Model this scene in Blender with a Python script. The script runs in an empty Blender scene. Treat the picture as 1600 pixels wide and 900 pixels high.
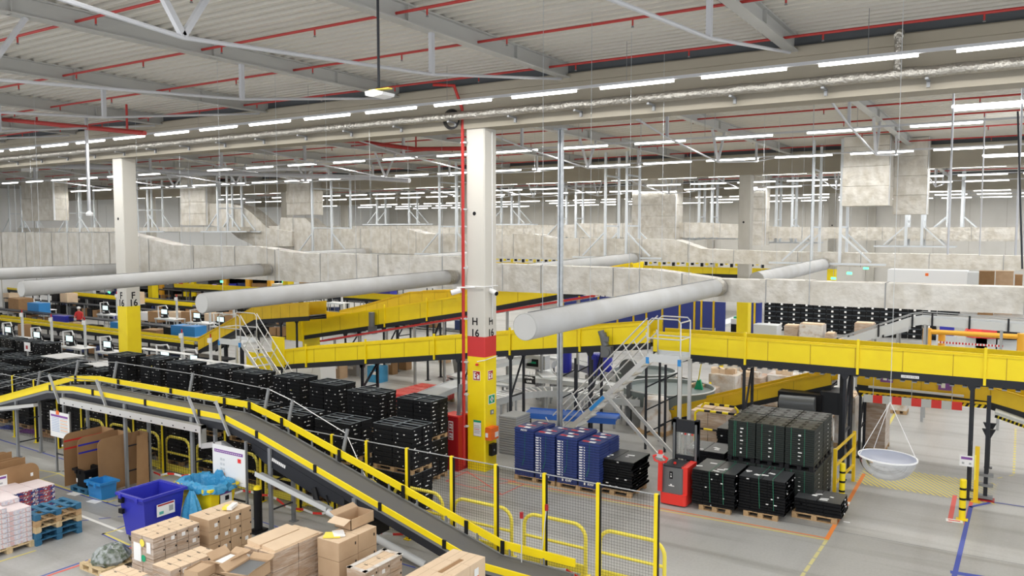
import bpy, math, random
from mathutils import Vector, Matrix
PI = math.pi
R = random.Random(11)
SC = bpy.context.scene
COL = SC.collection

# ------------------------------------------------------------------ camera
FPX, PITCH, YAW, CH = 1255.6, math.radians(3.986), math.radians(32.17), 6.6
cF = Vector((-math.sin(YAW)*math.cos(PITCH), math.cos(YAW)*math.cos(PITCH), -math.sin(PITCH)))
cR = Vector((math.cos(YAW), math.sin(YAW), 0))
cU = cR.cross(cF)
def ray(x, y): return cF*FPX + cR*(x-800) - cU*(y-450)
def G(x, y, z=0.0):
    d = ray(x, y); p = d*((z-CH)/d.z); return Vector((p.x, p.y, z))
def OY(x, y, Y):
    d = ray(x, y); p = d*(Y/d.y); return Vector((p.x, Y, p.z+CH))
def OX(x, y, X):
    d = ray(x, y); p = d*(X/d.x); return Vector((X, p.y, p.z+CH))
cam = bpy.data.cameras.new('camera'); co = bpy.data.objects.new('camera', cam); COL.objects.link(co)
cam.sensor_width = 36; cam.lens = FPX/1600*36; cam.clip_end = 400; cam.clip_start = .05
co.location = (0, 0, CH)
co.matrix_world = Matrix.Translation((0, 0, CH)) @ Matrix((cR, cU, -cF)).transposed().to_4x4()
SC.camera = co

# ------------------------------------------------------------------ materials
M = {}
def mat(name, col, rough=.5, metal=0., emit=None, estr=1., noise=None, bump=None, alpha=None, spec=None, coat=0):
    """noise = (scale, second colour, contrast low, contrast high, stretch); bump = (scale, strength, stretch)"""
    m = bpy.data.materials.new(name); m.use_nodes = True
    nt = m.node_tree; b = nt.nodes['Principled BSDF']
    b.inputs['Base Color'].default_value = (*col, 1); b.inputs['Roughness'].default_value = rough
    b.inputs['Metallic'].default_value = metal
    if coat: b.inputs['Coat Weight'].default_value = coat
    if spec is not None: b.inputs['Specular IOR Level'].default_value = spec
    if emit: b.inputs['Emission Color'].default_value = (*emit, 1); b.inputs['Emission Strength'].default_value = estr
    if alpha is not None: b.inputs['Alpha'].default_value = alpha
    def nz(scale, stretch, detail=4):
        tc = nt.nodes.new('ShaderNodeTexCoord'); mp = nt.nodes.new('ShaderNodeMapping')
        mp.inputs['Scale'].default_value = stretch
        n = nt.nodes.new('ShaderNodeTexNoise'); n.inputs['Scale'].default_value = scale; n.inputs['Detail'].default_value = detail
        nt.links.new(tc.outputs['Object'], mp.inputs[0]); nt.links.new(mp.outputs[0], n.inputs['Vector']); return n
    if noise:
        n = nz(noise[0], noise[4] if len(noise) > 4 else (1, 1, 1)); r = nt.nodes.new('ShaderNodeValToRGB')
        r.color_ramp.elements[0].position = noise[2]; r.color_ramp.elements[1].position = noise[3]
        r.color_ramp.elements[0].color = (*noise[1], 1); r.color_ramp.elements[1].color = (*col, 1)
        nt.links.new(n.outputs['Fac'], r.inputs[0]); nt.links.new(r.outputs[0], b.inputs['Base Color'])
    if bump:
        n = nz(bump[0], bump[2] if len(bump) > 2 else (1, 1, 1)); bp = nt.nodes.new('ShaderNodeBump')
        bp.inputs['Strength'].default_value = bump[1]; bp.inputs['Distance'].default_value = .05
        nt.links.new(n.outputs['Fac'], bp.inputs['Height']); nt.links.new(bp.outputs[0], b.inputs['Normal'])
    M[name] = m; return m
mat('concrete', (.50, .485, .44), .8, noise=(1.3, (.42, .40, .36), .35, .65, (1, 1, .4)))
mat('girder_concrete', (.40, .365, .30), .85, noise=(.9, (.33, .30, .24), .3, .7, (.3, 1, 1)))
mat('column_paint', (.62, .60, .55), .6)
mat('yellow', (.94, .73, .006), .42, noise=(2.2, (.90, .68, .006), .3, .6))
mat('deep_yellow', (.86, .58, .008), .42, noise=(2., (.78, .50, .008), .3, .65))
mat('pale_yellow', (.90, .76, .09), .4)
mat('gantry_yellow', (.85, .42, .03), .45)
mat('red', (.62, .03, .03), .45); mat('pipe_red', (.45, .035, .03), .5); mat('dark_red', (.38, .01, .015), .4)
mat('bright_red', (.80, .04, .03), .35)
mat('orange', (.85, .16, .02), .45)
mat('white', (.84, .84, .84), .5); mat('paper', (.86, .86, .86), .7)
mat('steel_white', (.55, .56, .59), .5); mat('beam_grey', (.48, .48, .46), .55)
mat('galv', (.52, .55, .58), .38, .65, noise=(9, (.42, .45, .48), .35, .65))
mat('alu', (.70, .70, .69), .35, .55)
mat('steel_grey', (.23, .24, .25), .45, .2); mat('mid_grey', (.38, .39, .40), .5); mat('light_grey', (.60, .62, .63), .5)
mat('dark_frame', (.022, .024, .030), .5, spec=.3); mat('black', (.010, .010, .012), .5, spec=.25); mat('crate_black', (.009, .0095, .011), .5, spec=.16)
mat('crate_edge', (.045, .055, .065), .4, spec=.3)
mat('crate_green_black', (.020, .025, .023), .55, spec=.25); mat('strap_green', (.02, .20, .11), .4)
mat('belt', (.10, .10, .105), .6); mat('rubber', (.03, .03, .03), .7)
mat('blue', (.03, .035, .42), .35); mat('navy', (.022, .04, .16), .4); mat('navy_edge', (.035, .06, .24), .4); mat('sky_blue', (.03, .25, .62), .4)
mat('pallet_blue', (.04, .17, .30), .7, noise=(6, (.02, .11, .21), .3, .7)); mat('panel_blue', (.03, .05, .28), .5); mat('belt_blue', (.03, .13, .50), .45)
mat('bag_blue', (.05, .30, .55), .25, bump=(9, .8))
mat('wood', (.55, .37, .20), .8, noise=(8, (.40, .25, .12), .3, .7, (1, 1, 3)))
mat('pale_wood', (.68, .53, .32), .8, noise=(8, (.52, .38, .2), .3, .7, (1, 3, 1)))
mat('card', (.53, .37, .235), .8, noise=(3, (.47, .32, .195), .3, .7)); mat('card_dark', (.36, .21, .10), .85, noise=(2.5, (.31, .175, .08), .3, .7))
mat('card_pale', (.74, .57, .40), .75, noise=(3, (.68, .51, .35), .3, .7)); mat('tape', (.40, .27, .15), .4)
mat('foil', (.66, .635, .585), .42, .35, noise=(3.2, (.54, .505, .44), .35, .62, (1, 1, .6)), bump=(2.6, 1.))
mat('foil_lit', (.80, .82, .85), .4, .5, bump=(4, .5))
mat('foil_pipe', (.46, .44, .40), .3, .75, bump=(14, .9))
mat('sock', (.50, .505, .51), .6, noise=(1.5, (.46, .46, .455), .4, .6)); mat('sock_cap', (.46, .46, .45), .8)
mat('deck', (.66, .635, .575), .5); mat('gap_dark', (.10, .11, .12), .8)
mat('lamp', (1, 1, 1), .4, emit=(1., .985, .93), estr=7.); mat('daylight', (1, 1, 1), .4, emit=(.95, .98, 1.), estr=5.)
mat('screen', (.7, .9, .9), .3, emit=(.75, .95, .95), estr=.55); mat('exit_green', (.1, .8, .4), .4, emit=(.12, 1., .38), estr=1.6)
mat('screen_purple', (.3, .2, .8), .3, emit=(.35, .25, .9), estr=1.)
mat('wall_paint', (.66, .645, .61), .8, noise=(.5, (.60, .585, .55), .35, .65)); mat('wall_white', (.78, .79, .80), .7)
mat('purple', (.22, .07, .33), .5); mat('sign_green', (.0, .35, .16), .5); mat('teal', (.1, .45, .42), .5); mat('crate_rim', (.20, .23, .25), .4); mat('table_print', (.35, .45, .65), .6); mat('peach', (.78, .48, .30), .6)
mat('paint_orange', (.78, .24, .05), .6); mat('paint_yellow', (.72, .62, .16), .6); mat('paint_blue', (.06, .09, .40), .6); mat('paint_red', (.74, .12, .10), .6)
mat('paint_dull', (.62, .56, .26), .6); mat('paint_white', (.78, .77, .74), .6)
mat('skin', (.55, .33, .23), .6); mat('jeans', (.03, .04, .08), .8)
mat('mirror', (.82, .84, .88), .03, 1.); mat('mirror_back', (.42, .44, .52), .35); mat('motor', (.16, .17, .18), .45, .3); mat('acrylic', (.5, .52, .5), .1, alpha=.35)
mat('tray_grey', (.30, .31, .32), .5); mat('machine_green', (.17, .205, .205), .5)
# plastic wrap over cardboard: glossy streaked
mat('wrap', (.44, .31, .215), .28, noise=(3, (.60, .50, .42), .32, .6, (1, 1, 5)), bump=(6, .5, (1, 1, 7)), coat=.4)
mat('wrap_white', (.72, .69, .66), .3, noise=(3.5, (.52, .40, .30), .30, .5), bump=(6, .6), coat=.3)
mat('wrap_red', (.70, .05, .05), .3, bump=(9, .7)); mat('wrap_clear', (.35, .38, .38), .2, noise=(9, (.10, .13, .09), .4, .6), bump=(12, 1.))

# ------------------------------------------------------------------ mesh collector
class MB:
    def __init__(s): s.v = []; s.f = []; s.m = []; s.mats = []
    def mi(s, m):
        if m not in s.mats: s.mats.append(m)
        return s.mats.index(m)
    def poly(s, pts, m):
        n = len(s.v); s.v += [tuple(p) for p in pts]; s.f.append(tuple(range(n, n+len(pts)))); s.m.append(s.mi(m))
    def hexa(s, b, t, m):
        n = len(s.v); s.v += [tuple(p) for p in b] + [tuple(p) for p in t]; i = s.mi(m)
        for f in ((3, 2, 1, 0), (4, 5, 6, 7), (0, 1, 5, 4), (1, 2, 6, 5), (2, 3, 7, 6), (3, 0, 4, 7)):
            s.f.append(tuple(n+k for k in f)); s.m.append(i)
    def box(s, x0, x1, y0, y1, z0, z1, m):
        s.hexa(((x0, y0, z0), (x1, y0, z0), (x1, y1, z0), (x0, y1, z0)), ((x0, y0, z1), (x1, y0, z1), (x1, y1, z1), (x0, y1, z1)), m)
    def cbox(s, c, sx, sy, sz, m, rz=0, ty=0):
        """box centred on c, turned rz about z and tilted ty about its own y"""
        c = Vector(c); Q = Matrix.Rotation(rz, 3, 'Z') @ Matrix.Rotation(ty, 3, 'Y')
        P = [c + Q @ Vector((a*sx/2, b*sy/2, d*sz/2)) for d in (-1, 1) for a, b in ((-1, -1), (1, -1), (1, 1), (-1, 1))]
        s.hexa(P[:4], P[4:], m)
    def bar(s, p, q, w, h, m, up=(0, 0, 1)):
        p = Vector(p); q = Vector(q); d = (q-p).normalized(); u = Vector(up)
        if abs(d.dot(u)) > .98: u = Vector((0, 1, 0))
        a = d.cross(u).normalized(); b = a.cross(d).normalized()
        f = [(-w/2, -h/2), (w/2, -h/2), (w/2, h/2), (-w/2, h/2)]
        s.hexa([p + a*i + b*j for i, j in f], [q + a*i + b*j for i, j in f], m)
    def tube(s, pts, r, m, n=8, caps=True, rads=None, closed=False):
        pts = [Vector(p) for p in pts]; N = len(pts); i0 = len(s.v); mi = s.mi(m); prev = None
        for k, p in enumerate(pts):
            a = pts[k-1] if (k > 0 or closed) else p; b = pts[(k+1) % N] if (k < N-1 or closed) else p
            d = (b-a).normalized()
            if prev is None:
                u = Vector((0, 0, 1)) if abs(d.z) < .9 else Vector((0, 1, 0))
                x = d.cross(u).normalized()
            else: x = (prev - d*prev.dot(d)).normalized()
            prev = x; y = d.cross(x); rr = rads[k] if rads else r
            s.v += [tuple(p + x*rr*math.cos(2*PI*j/n) + y*rr*math.sin(2*PI*j/n)) for j in range(n)]
        for k in range(N if closed else N-1):
            for j in range(n):
                a = i0 + k*n; b = i0 + ((k+1) % N)*n
                s.f.append((a+j, a+(j+1) % n, b+(j+1) % n, b+j)); s.m.append(mi)
        if caps and not closed:
            s.f.append(tuple(i0+j for j in reversed(range(n)))); s.m.append(mi)
            s.f.append(tuple(i0+(N-1)*n+j for j in range(n))); s.m.append(mi)
    def lathe(s, c, prof, m, n=24, axis='z'):
        i0 = len(s.v); mi = s.mi(m); c = Vector(c)
        for r, z in prof:
            for j in range(n):
                a = 2*PI*j/n; p = (r*math.cos(a), r*math.sin(a), z)
                if axis == 'y': p = (p[0], p[2], p[1])
                if axis == 'x': p = (p[2], p[0], p[1])
                s.v.append(tuple(c+Vector(p)))
        for k in range(len(prof)-1):
            for j in range(n):
                a = i0+k*n; b = a+n; s.f.append((a+j, a+(j+1) % n, b+(j+1) % n, b+j)); s.m.append(mi)
    def prism(s, pts, d, m):
        """polygon pts swept by the vector d"""
        d = Vector(d); n = len(s.v); k = len(pts); mi = s.mi(m)
        s.v += [tuple(p) for p in pts] + [tuple(Vector(p)+d) for p in pts]
        s.f.append(tuple(range(n, n+k))); s.m.append(mi); s.f.append(tuple(range(n+2*k-1, n+k-1, -1))); s.m.append(mi)
        for j in range(k): s.f.append((n+j, n+(j+1) % k, n+k+(j+1) % k, n+k+j)); s.m.append(mi)
    def run(s, path, y0, y1, a, b, m):
        """a plank that follows path [(X, Z)], between y0 and y1 and from a to b above it"""
        for (xa, za), (xb, zb) in zip(path, path[1:]):
            s.hexa(((xa, y0, za+a), (xb, y0, zb+a), (xb, y1, zb+a), (xa, y1, za+a)), ((xa, y0, za+b), (xb, y0, zb+b), (xb, y1, zb+b), (xa, y1, za+b)), m)
    def build(s, name, parent=None, smooth=False, kind=None):
        me = bpy.data.meshes.new(name); me.from_pydata(s.v, [], s.f)
        for m in s.mats: me.materials.append(M[m])
        me.polygons.foreach_set('material_index', s.m)
        if smooth: me.polygons.foreach_set('use_smooth', [True]*len(s.f)); me.set_sharp_from_angle(angle=math.radians(40))
        me.update(); o = bpy.data.objects.new(name, me); COL.objects.link(o)
        if parent is not None:
            o.parent = parent; o.matrix_parent_inverse = Matrix.Translation(parent.location).inverted() if not parent.get('_r') else parent.matrix_basis.inverted()
        if kind: o['kind'] = kind
        return o
def twin(o, dx=0, dy=0, dz=0, par=None):
    """one more copy of a part, moved"""
    c = o.copy(); COL.objects.link(c); c.parent = par or o.parent; c.matrix_parent_inverse = o.matrix_parent_inverse.copy(); c.location = o.location + Vector((dx, dy, dz)); return c
def tag(o, label, cat, group=None, kind=None):
    o['label'] = label; o['category'] = cat
    if group: o['group'] = group
    if kind: o['kind'] = kind
    return o
def thing(name, label, cat, loc, group=None):
    o = bpy.data.objects.new(name, None); COL.objects.link(o); o.empty_display_size = .2; o.location = loc
    return tag(o, label, cat, group)
KIDS = {}
def copy_tree(root, loc, label, rz=0, group=None):
    """a copy of a thing with copies of its parts and sub-parts"""
    def rec(o, par):
        c = o.copy(); COL.objects.link(c)
        if par is not None: c.parent = par; c.matrix_parent_inverse = o.matrix_parent_inverse.copy()
        for ch in KIDS[o.name]: rec(ch, c)
        return c
    if root.name not in KIDS:
        for o in [root] + list(root.children_recursive): KIDS[o.name] = list(o.children)
    c = rec(root, None); c.location = loc; c['label'] = label
    if rz: c.rotation_euler = (0, 0, rz)
    if group: c['group'] = group
    return c
def text(body, size, loc, right, up, m, parent, name='lettering', ext=.002):
    cu = bpy.data.curves.new(name, 'FONT'); cu.body = body; cu.size = size; cu.align_x = 'CENTER'; cu.align_y = 'CENTER'; cu.extrude = ext; cu.offset = size*.022
    cu.materials.append(M[m]); f = bpy.data.objects.new('font', cu); me = bpy.data.meshes.new_from_object(f); bpy.data.objects.remove(f)
    o = bpy.data.objects.new(name, me); COL.objects.link(o)
    r = Vector(right).normalized(); u = Vector(up).normalized(); n = r.cross(u)
    mw = Matrix.Translation(loc) @ Matrix((r, u, n)).transposed().to_4x4()
    if parent is not None:
        o.parent = parent; o.matrix_parent_inverse = Matrix.Translation(parent.location).inverted()
    o.matrix_basis = mw; return o
ORD = ['topmost', 'second', 'third', 'fourth', 'fifth', 'sixth', 'seventh', 'eighth', 'ninth', 'tenth', 'eleventh', 'twelfth', 'thirteenth',
       'fourteenth', 'fifteenth', 'sixteenth', 'seventeenth', 'eighteenth', 'nineteenth', 'twentieth', 'twenty-first', 'twenty-second', 'twenty-third', 'twenty-fourth']
NTH = ['first'] + ORD[1:]

# ================================================================== THE ROOM
XL, XR, YN, YB, ZC = -76., 9., -3., 88., 10.76
def floor_material():
    m = bpy.data.materials.new('floor_concrete'); m.use_nodes = True; nt = m.node_tree; b = nt.nodes['Principled BSDF']; L = nt.links.new
    tc = nt.nodes.new('ShaderNodeTexCoord')
    def noise(scale, st, det=5):
        mp = nt.nodes.new('ShaderNodeMapping'); mp.inputs['Scale'].default_value = st; n = nt.nodes.new('ShaderNodeTexNoise')
        n.inputs['Scale'].default_value = scale; n.inputs['Detail'].default_value = det; L(tc.outputs['Object'], mp.inputs[0]); L(mp.outputs[0], n.inputs['Vector']); return n.outputs['Fac']
    def ramp(f, a, b_, pa, pb):
        r = nt.nodes.new('ShaderNodeValToRGB'); e = r.color_ramp.elements; e[0].position = pa; e[1].position = pb; e[0].color = (*a, 1); e[1].color = (*b_, 1); L(f, r.inputs[0]); return r.outputs[0]
    def mul(a, c, f=1.):
        x = nt.nodes.new('ShaderNodeMixRGB'); x.blend_type = 'MULTIPLY'; x.inputs[0].default_value = f; L(a, x.inputs[1]); L(c, x.inputs[2]); return x.outputs[0]
    base = ramp(noise(.35, (1, 1, 1)), (.36, .357, .345), (.45, .446, .432), .3, .7)
    tracks = ramp(noise(1.6, (.09, 1.2, 1)), (.80, .79, .77), (1, 1, 1), .34, .50)
    tracks2 = ramp(noise(1.1, (1.1, .10, 1)), (.90, .89, .88), (1, 1, 1), .34, .5)
    fine = ramp(noise(18, (1, 1, 1)), (.92, .92, .91), (1, 1, 1), .3, .6)
    L(mul(mul(mul(base, tracks), tracks2), fine), b.inputs['Base Color'])
    b.inputs['Roughness'].default_value = .38
    M['floor'] = m
floor_material()
b = MB(); b.box(XL-.3, XR, YN, YB+.3, -.3, 0, 'floor')
b.build('floor', kind='structure')
# ribbed steel deck, ribs along X
b = MB(); mi = b.mi('deck'); y = YN; p = .30
while y < YB:
    prof = [(y, ZC+.18), (y+.12, ZC+.18), (y+.155, ZC), (y+.265, ZC), (y+.30, ZC+.18)]
    n = len(b.v)
    for (yy, zz) in prof: b.v += [(XL, yy, zz), (XR, yy, zz)]
    for k in range(4): b.f.append((n+2*k, n+2*k+1, n+2*k+3, n+2*k+2)); b.m.append(mi)
    y += p
b.box(XL-.3, XR, YN, YB+.3, ZC+.181, ZC+.35, 'deck')
b.build('ceiling', kind='structure')
# far walls
b = MB(); b.box(XL-.3, XR, YB, YB+.3, 0, ZC+.141, 'wall_paint')
for x in range(-73, 9, 3): b.box(x, x+.03, YB-.012, YB, 0, ZC, 'concrete')
b.build('wall_back', kind='structure')
b = MB(); b.box(XL-.3, XL, YN, YB, 0, ZC+.141, 'wall_white')
for y in range(0, 88, 3): b.box(XL, XL+.02, y, y+.05, 0, ZC, 'concrete')
b.build('wall_left', kind='structure')
# pilasters on the far wall
for i, x in enumerate((-62, -45.5, -29, -12.5, 4)):
    b = MB(); b.box(x-.35, x+.35, YB-.5, YB, 0, 10.5, 'concrete'); b.build('wall_column', kind='structure')
# girders and columns
ROWS = (18.0, 41.2, 64.3)
COLX = (-12.8, -29.4, -46., -62.5)
for r, Y in enumerate(ROWS):
    b = MB(); b.box(XL, XR, Y-.08, Y+.60, 9.38 if r == 0 else 9.5, 10.54, 'girder_concrete')
    b.box(XL, XR, Y-.16, Y-.08, 10.30, 10.50, 'girder_concrete')
    b.build('girder_beam', kind='structure')
    b = MB(); b.box(XL, XR, Y+.05, Y+.5, 10.54, ZC, 'gap_dark'); b.build('girder_gap_shade', kind='structure')  # dark filler that paints the shade in the gap under the deck
def column(X, Y, pal):
    b = MB(); w = .60; c = .03
    def ring(z0, z1, m):
        o = [(X+c, Y), (X+w-c, Y), (X+w, Y+c), (X+w, Y+w-c), (X+w-c, Y+w), (X+c, Y+w), (X, Y+w-c), (X, Y+c)]
        b.prism([(q[0], q[1], z0) for q in o], (0, 0, z1-z0), m)
    for z0, z1, m in pal: ring(z0, z1, m)
    # round sleeve hole high on the column
    b.lathe((X+w/2-.03, Y-.002, 7.1), [(.0, 0), (.055, 0)], 'black', 14, 'y')
    return b.build('column', kind='structure')
column(COLX[0], 18., [(0, 3.18, 'yellow'), (3.18, 3.74, 'red'), (3.74, 9.4, 'column_paint')])
column(COLX[1]+.1, 18., [(0, 3.76, 'yellow'), (3.76, 9.4, 'column_paint')])
for X in COLX[2:]: column(X, 18., [(0, 3.8, 'yellow'), (3.8, 9.4, 'column_paint')])
for X in (-12.2, -29.8, -46., -62.5):
    for Y in (41.2, 64.3): column(X, Y, [(0, 3.8, 'yellow'), (3.8, 9.5, 'concrete')])
# steel roof beams with underslung tie rods, one per bay
BX = [-4.2 - 5.45*k for k in range(-2, 14)]
def beam(X, Ya, Yb, full):
    b = MB(); zb = 10.40
    b.box(X-.12, X+.12, Ya, Yb, zb, zb+.03, 'beam_grey'); b.box(X-.10, X+.10, Ya, Yb, ZC-.03, ZC-.002, 'beam_grey'); b.box(X-.012, X+.012, Ya, Yb, zb+.02, ZC-.02, 'beam_grey')
    L = Yb-Ya
    for f in (.12, .3, .5, .7, .88): b.box(X-.09, X+.09, Ya+L*f-.01, Ya+L*f+.01, zb, ZC-.01, 'beam_grey')
    o = b.build('roof_beam', kind='structure')
    if full:
        n1, n2, n3 = Ya+L*.27, Ya+L*.5, Ya+L*.73
        if Ya < 0: n1, n2, n3 = 1.6, 7.0, 12.45
        r = MB(); r.tube([(X, Ya+.3, zb-.05), (X, n1, 9.62), (X, n2, 9.22), (X, n3, 9.62), (X, Yb-.35, zb-.05)], .033, 'steel_white', 8); r.build('tie_rod', o, True)
        for Yn in (n1, n3):
            r = MB(); r.box(X-.04, X+.04, Yn-.05, Yn+.05, 9.62, zb, 'steel_white'); r.build('strut', o)
        for dy in (-.75, .75):
            r = MB(); r.bar((X, n2, 9.24), (X, n2+dy, zb), .08, .08, 'steel_white'); r.build('strut', o)
for X in BX:
    beam(X, YN, 17.95, X > -60)
    beam(X, 18.6, 41.1, X > -50)
    beam(X, 41.8, 64.2, X > -40)
    beam(X, 64.9, YB, False)

# ------------------------------------------------------------------ sprinkler pipes
def sprinkler(Y, x0, x1, label, drops=1.9, z=10.53, r=.028):
    t = thing('sprinkler_pipe', label, 'sprinkler pipe', (x0, Y, z), 'red sprinkler pipes under the roof deck')
    near = Y < 18; b = MB() if near else None; q = MB(); me = hg = None
    q.tube([(x0, Y, z), (x1, Y, z)], r, 'pipe_red', 8)
    x = x1-1.2
    while x > x0:
        if near and x < -34: break
        if me is not None: twin(me, x-hx)
        else:
            b = q if not near else MB()
            b.tube([(x, Y, z), (x, Y, z-.13)], .018, 'pipe_red', 6); b.lathe((x, Y, z-.16), [(0, 0), (.03, .0), (.012, .03), (.012, .05)], 'steel_grey', 8)
            if near: me = b.build('sprinkler_head', t); hx = x
        x -= drops*1.45
    x = x1-2.4
    while x > x0 and near:
        if x < -34: break
        if hg is not None: twin(hg, x-gx)
        else:
            b = MB(); b.box(x-.02, x+.02, Y-.35, Y+.35, z+.03, z+.06, 'steel_grey'); b.tube([(x, Y, z), (x, Y, z+.3)], .008, 'steel_grey', 5); hg = b.build('pipe_hanger', t); gx = x
        x -= 5.45
    q.build('pipe', t, True)
for i, Y in enumerate((5.9, 8.65, 11.4, 14.0, 17.0)):
    sprinkler(Y, -62, XR-.2, 'long red sprinkler pipe under the near roof deck, %s out from the big girder' % NTH[4-i])
for i, Y in enumerate((20.5, 24., 27.5, 31., 35., 39.)):
    sprinkler(Y, -70, XR-.2, 'thin red sprinkler pipe under the deck behind the big girder, %s from it' % NTH[i], 3.)
for i, Y in enumerate((45., 52., 59.)):
    sprinkler(Y, -70, XR-.2, 'thin red sprinkler pipe far beyond the second girder, %s from it' % NTH[i], 4.)
b = MB(); A_ = OY(-2, 186, 15.2); E_ = OY(226, 208, 15.2); b.tube([A_+(A_-E_)*1.2, A_, E_], .075, 'pipe_red', 12)
for x in (A_.x-6, A_.x-1, A_.x+2.6, E_.x-.9): b.tube([(x, 15.2, A_.z+(E_.z-A_.z)*(x-A_.x)/(E_.x-A_.x)), (x, 15.2, 10.6)], .035, 'pipe_red', 8)
tag(b.build('fire_main', smooth=True), 'thick red water main running below the deck at far left', 'pipe')
b = MB(); P_ = [OY(x, y, 24) for x, y in ((455, 217), (560, 221), (650, 233), (735, 232))]; b.tube(P_, .08, 'pipe_red', 10)
for p in (P_[0], P_[1], P_[2]): b.tube([(p.x, 24, p.z), (p.x, 24, 10.58)], .03, 'pipe_red', 8)
tag(b.build('fire_main', smooth=True), 'thick sagging red water main behind the big girder, left of the marked column', 'pipe')
mat('riser_red', (.52, .03, .025), .45)
# red riser down the H16 column
t = thing('riser_pipe', 'red fire riser pipe running down the corner of the H 16 column', 'pipe', (-12.86, 17.93, 0))
b = MB(); b.tube([(-12.86, 17.93, .1), (-12.86, 17.93, 9.9), (-12.9, 17.6, 10.5), (-13.3, 17.2, 10.50)], .045, 'riser_red', 10); b.build('pipe', t, True)
for z in (1.2, 2.1, 3., 4.2, 5.6, 7.2, 9.):
    b = MB(); b.box(-12.92, -12.74, 17.90, 18.0, z, z+.04, 'steel_white'); b.build('pipe_clamp', t)


# ------------------------------------------------------------------ light lines
def light_line(Y, z, xs, L, label, wires=True, w=.075):
    t = thing('light_line', label, 'light', (xs[0], Y, z), 'rows of ceiling tube lights')
    b = MB(); b.box(min(xs)-.3, max(xs)+L+.3, Y-.035, Y+.035, z+.04, z+.10, 'steel_white'); b.build('light_rail', t)
    me = None
    for x in xs:
        if me is None:
            b = MB(); n = 10
            ring = [(math.cos(PI+PI*k/(n-1))*w*.5, math.sin(PI+PI*k/(n-1))*w*.8) for k in range(n)]
            b.prism([(x, Y+a, z+.035+c) for a, c in ring], (L, 0, 0), 'lamp'); me = b.build('lamp_tube', t); x0 = x
        else:
            twin(me, x-x0)
    if wires:
        b = MB(); x = min(xs)+.8
        while x < max(xs)+L: b.tube([(x, Y, z+.1), (x, Y, ZC)], .006, 'steel_grey', 4); x += 4.9
        b.build('suspension_wire', t)
    return t
P = 2.68
light_line(16.5, 9.80, [-3.40+.02 - 2.33*k for k in range(-4, 22)], 1.72, 'near line of bright tube lights in front of the big concrete girder')
rows = [(27.3, 9.78), (35.2, 9.75), (44.5, 9.7), (50., 9.65), (57., 9.7), (68., 9.6), (74., 9.6), (81., 9.6)]
nm = ['first', 'second', 'third', 'fourth', 'fifth', 'sixth', 'seventh', 'eighth']
for i, (Y, z) in enumerate(rows):
    n = int((XR-.5+72)/3.0); xs = [XR-2.9-3.0*k for k in range(n)]
    if i > 1: xs = [x for x in xs if R.random() < .93]
    light_line(Y, z, xs, 2.3 if i else 1.9, 'line of tube lights behind the big girder, %s row counting away from it' % nm[i], i < 3)
for Y0, z0, x0, x1 in [(16.5, 9.79, -54, 7), ] + [(Y, z-.03, -70, 8) for Y, z in rows]:
    la = bpy.data.lights.new('tube_light', 'AREA'); la.shape = 'RECTANGLE'; la.size = x1-x0; la.size_y = .12; la.energy = (x1-x0)*22; la.color = (1, .985, .95)
    lo = bpy.data.objects.new('tube_light', la); COL.objects.link(lo); lo.location = ((x0+x1)/2, Y0, z0-.05)
# two lamp rows added out of view as fill light, above the camera's gallery
for k, Y0 in enumerate((-1.5, 4.5)):
    light_line(Y0, 9.8, [4.4-3.0*q for q in range(15)], 2.3, 'added unseen line of tube lights above the gallery, %s row from the big girder' % ('third' if k == 0 else 'second'), False)
    la = bpy.data.lights.new('tube_light', 'AREA'); la.shape = 'RECTANGLE'; la.size = 46; la.size_y = .12; la.energy = 46*25; la.color = (1, .985, .95)
    lo = bpy.data.objects.new('tube_light', la); COL.objects.link(lo); lo.location = (-16, Y0, 9.75)
# domed skylight behind the girder and the square lamps at right
p = OY(628, 217, 30.)
b = MB(); b.lathe((p.x, 30, p.z), [(0, -.03), (.55, -.02), (.78, .02), (.8, .1)], 'daylight', 28); tag(b.build('skylight', smooth=True), 'round glowing skylight dome behind the girder, left of the H 16 column', 'skylight')
def panel(x0, x1, y0, y1, Y, label):
    a = OY(x0, y1, Y); c = OY(x1, y1, Y)
    t = thing('glowing_lamp', label, 'light', (a.x, Y, a.z), 'white glowing panels at top right')
    b = MB(); b.box(a.x, c.x, Y, Y+.75, a.z, a.z+.05, 'daylight'); b.build('glowing_panel', t)
    b = MB()
    for x in (a.x+.03, c.x-.03): b.tube([(x, Y+.05, a.z-3.5), (x, Y+.05, ZC)], .025, 'steel_white', 6)
    b.build('hanger_rod', t)
panel(1487, 1599, 157, 168, 22., 'wide glowing white panel hanging just behind the big girder at far right')
panel(1535, 1606, 236, 244, 33., 'small glowing white panel among the light rows at the right edge')

# world
w = bpy.data.worlds.new('daylight'); SC.world = w; w.use_nodes = True
w.node_tree.nodes['Background'].inputs[0].default_value = (.93, .96, 1., 1); w.node_tree.nodes['Background'].inputs[1].default_value = .9
SC.view_settings.view_transform = 'Standard'; SC.view_settings.look = 'None'; SC.view_settings.gamma = 1; SC.view_settings.use_curve_mapping = False
SC.view_settings.exposure = .50

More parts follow.
